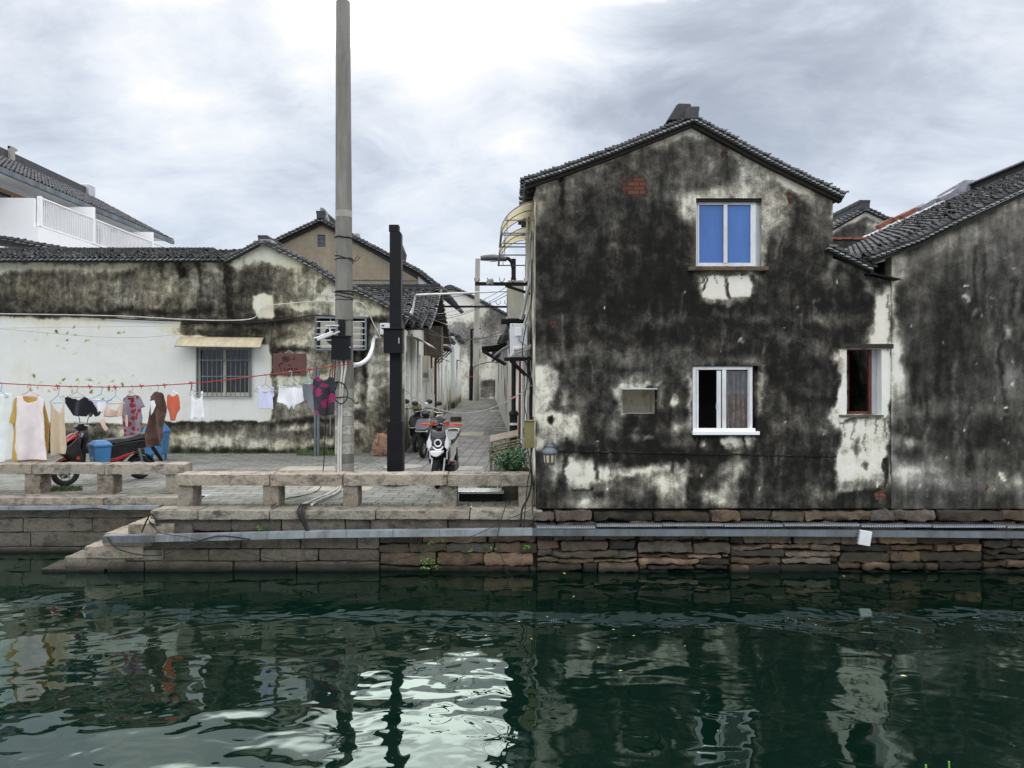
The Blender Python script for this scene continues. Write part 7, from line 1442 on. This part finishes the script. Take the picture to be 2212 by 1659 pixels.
for f, hx, (xa, xb), yb_, lab, hc in hang:
    X, _ = f(hx, 0); ly = liney(X); A, B = f(xa, yb_), f(xb, yb_); ys = min(A[1]-8, A[1]); nk = (X, ly+(A[1]-ly)*.55)
    q = MB(); q.tube([W(X-2.5, ly+2, YCL), W(X-3, ly-1, YCL), W(X, ly-2.5, YCL), W(X+2.6, ly, YCL), W(X+2, ly+5, YCL), W(*nk, YCL)], .006, 5)
    q.tube([W(*nk, YCL), W(X+(A[0]-X)*.5, nk[1]+(A[1]-nk[1])*.55, YCL), W(A[0], A[1]-1, YCL), W(A[0]+1, A[1]+1, YCL), W((A[0]+B[0])/2, A[1]+1.5, YCL), W(B[0]-1, B[1]+1, YCL), W(B[0], B[1]-1, YCL), W(X+(B[0]-X)*.5, nk[1]+(B[1]-nk[1])*.55, YCL), W(*nk, YCL)], .006, 5)
    tag(q.build('clothes_hanger', HC[hc], None, smooth=True), lab, 'hanger', 'hangers on the red line')
for i, (f, x, lab) in enumerate(((c2, 502, 'red tie holding the hanger of the beige slip'), (c2, 782, 'red tie on the line above the white shorts'), (c2, 1003, 'red tie above the nude bra'), (c2, 1232, 'red tie above the grey and red dress'), (c2, 1435, 'knotted red tie with loose ends right of the brown robe'), (c2, 1665, 'long red tie above the small white vest'), (c4, 880, 'red tie on the line beside the plaque'), (c4, 1130, 'long red tie dangling from the line at the pole'))):
    X, _ = f(x, 0); ly = liney(X); q = MB(); L_ = (6, 5, 6, 5, 7, 16, 8, 40)[i]; q.tube([W(X-3, ly-4, YCL-.01), W(X, ly, YCL-.02), W(X+.6, ly+L_*.5, YCL-.01), W(X-.5, ly+L_, YCL)], .008, 5); q.tube([W(X-5, ly+.5, YCL), W(X+5, ly-.5, YCL)], .014, 6)
    tag(q.build('rope_tie', M['red_rope'], None, smooth=True), lab, 'tie', 'red ties on the clothes line')

# ================================================================ plants
def leaf(mb, p, d, L_, w_, up=Vector((0, 0, 1)), c=None):
    d = Vector(d).normalized(); s = d.cross(up)
    if s.length < .05: s = Vector((1, 0, 0))
    s.normalize(); n = s.cross(d); mb.cur = (c if c is not None else rnd(0, 1), 0, 0, 1); p = Vector(p)
    mb.add([p, p+d*L_*.4+s*w_-n*w_*.2, p+d*L_*.5-n*w_*-.35, p+d*L_*.4-s*w_-n*w_*.2, p+d*L_*.78+s*w_*.6-n*w_*.5, p+d*L_*.78-s*w_*.6-n*w_*.5, p+d*L_-n*w_*.9], [(0, 1, 2), (0, 2, 3), (1, 4, 2), (2, 5, 3), (2, 4, 6), (2, 6, 5)])
def rdir(zmin=-.4): 
    while True:
        v = Vector((rnd(-1, 1), rnd(-1, 1), rnd(-1, 1)))
        if .1 < v.length < 1 and v.z > zmin: return v.normalized()
t = thing('shrub', 'dense leafy green shrub growing from the planter under the olive box', 'shrub', (.0, 12.4, .4)); q = MB(); sq = MB()
for i in range(46):
    a = Vector((rnd(-.08, .2), rnd(12.1, 12.8), .42)); d = Vector((rnd(-.85, .45), rnd(-.7, .5), rnd(.15, 1))).normalized(); L_ = rnd(.22, .5); e = a+d*L_+Vector((0, 0, -.05*L_)); e.z = min(e.z, .98)
    if e.x > .24: e.x = .24-rnd(0, .15)
    sq.tube([a, a.lerp(e, .5)+Vector((0, 0, .05)), e], [.006, .005, .003], 4)
    for k in range(16):
        p = a.lerp(e, rnd(.25, 1.05))+Vector((rnd(-.06, .06), rnd(-.06, .06), rnd(-.05, .05)+.03)); dd = (rdir(-.5)+d*.5+Vector((0, -.3, -.1))); leaf(q, p, dd, rnd(.05, .10), rnd(.014, .026))
q.build('foliage', M['leaf'], t, normals=False); sq.build('stem', M['leaf'], t)
def grass(label, cx_, cy_, rx, ry, n, h, mat='grass', cz=0.0, kind=True):
    q = MB()
    for i in range(n):
        a = rnd(0, 2*PI); r = math.sqrt(rnd(0, 1)); p = Vector((cx_+rx*r*math.cos(a), cy_+ry*r*math.sin(a), cz)); d = Vector((rnd(-.5, .5), rnd(-.5, .5), 1)).normalized(); hh = rnd(.4, 1)*h; s = Vector((rnd(-1, 1), rnd(-.4, .4), 0)).normalized()*rnd(.003, .007); q.cur = (rnd(0, 1), 0, 0, 1)
        q.add([p-s, p+s, p+d*hh*.6+s*.7+Vector((d.x*.02, 0, 0)), p+d*hh*.6-s*.7, p+d*hh+Vector((d.x, d.y, -.3))*hh*.35], [(0, 1, 2, 3), (3, 2, 4)])
    o = q.build('grass', M[mat], None, normals=False); o['kind'] = 'stuff'; tag(o, label, 'grass'); return o
grass('clump of green grass on the quay in front of the scooter front wheel', xx(128, 13.1), 13.05, .42, .16, 420, .13); grass('weeds at the foot of the twin steel posts', xx(700, 18.7), 18.75, .75, .25, 620, .2); grass('low moss and weeds along the foot of the left white wall', xx(420, 18.9), 18.98, 2.6, .10, 420, .09); grass('sparse grass along the left alley wall', -2.1, 25.6, .35, 1.9, 500, .12)
grass('grass tufts behind the metal bench', .0-.32, 13.4, .3, .2, 200, .08); grass('moss tufts along the back of the quay coping', -2.4, 11.62, 2.5, .05, 380, .035)
def weed(label, x, y, Yw, n, s, mat='weed'):
    q = MB(); c = W(x, y, Yw)
    for i in range(n): p = c+Vector((rnd(-s, s), rnd(-.05, 0), rnd(-s*.6, s*.6))); leaf(q, p, Vector((rnd(-1, 1), -.8, rnd(-.2, .9))), rnd(.03, .06), rnd(.010, .018))
    q.tube([c+Vector((0, .06, -.02)), c+Vector((0, -.02, .02))], .003, 4); tag(q.build('weed', M[mat], None, normals=False), label, 'weed', 'weeds rooted in the embankment joints')
for a in (('tiny green weed below the trunking end at the steps', 259, 1196, 11.08, 12, .04), ('green weed above the pale trunking left of the cables', 565, 1141, 11.05, 10, .04), ('leafy weed on the rubble wall left of the railing end', 930, 1217, 11.04, 46, .14), ('weed under the trunking in front of the second railing post from right', 944, 1163, 11.05, 22, .12), ('bright weed on the wall below the corner of the gable house', 1136, 1180, 11.02, 22, .06), ('trailing weed in the joint left of the bright one', 1055, 1187, 11.04, 18, .12), ('small weed in a joint right of the leafy one', 1012, 1186, 11.04, 9, .04)): weed(*a)
q = MB()
for s in range(9):
    b0 = Vector((rnd(.60, 1.0), 1.32+rnd(-.06, .06), .55)); tip = W(random.choice([1885, 1930, 1965, 2000, 2030, 2068, 1900, 2050]), rnd(1640, 1672), 1.36+rnd(-.05, .05)); mid = b0.lerp(tip, .55)+Vector((rnd(-.03, .03), 0, .06)); P = [b0.lerp(mid, k/6).lerp(mid.lerp(tip, k/6), k/6) for k in range(7)]; q.cur = (.6, 0, 0, 1); q.tube(P, .0018, 4)
    for k in range(2, 7):
        for sg_ in (-1, 1):
            for m_ in (0, .5): 
                p = P[k-1].lerp(P[k], m_); d = (P[k]-P[k-1]).normalized(); leaf(q, p, d*.8+Vector((sg_*.5, rnd(-.3, .3), rnd(-.1, .2))), rnd(.03, .045), .0045)
tag(q.build('fern', M['weed'], None, normals=False), 'feathery leaf tips of a plant on the near bank at the bottom right edge', 'plant')
lv = [(1960, 1462, .035), (1118, 1344, .02), (1052, 1372, .016), (1242, 1288, .02), (1322, 1361, .02), (1372, 1374, .015), (1290, 1400, .018), (1145, 1380, .015), (545, 1350, .012), (1180, 1332, .014), (1480, 1395, .012), (1700, 1336, .012), (1345, 1450, .02), (1820, 1244, .02), (1760, 1350, .012), (1215, 1238, .03)]
q = None
for i, (x, y, s) in enumerate(lv):
    Yw = F*(CZ-ZW)/(y-HY); q = MB(); c = Vector((xx(x, Yw), Yw, ZW+.006)); a = rnd(0, 6); d = Vector((math.cos(a), math.sin(a)*.5, 0)); leaf(q, c, d, s*2.2, s*.42, c=.7)
    lab = {0: 'large yellow leaf floating on the water at right', 15: 'yellow-green leaf floating against the foot of the rubble wall'}.get(i, 'tiny yellow leaf floating on the dark water'); tag(q.build('floating_leaf', M['yellow_leaf'], None, normals=False), lab, 'leaf', 'leaves floating on the canal')
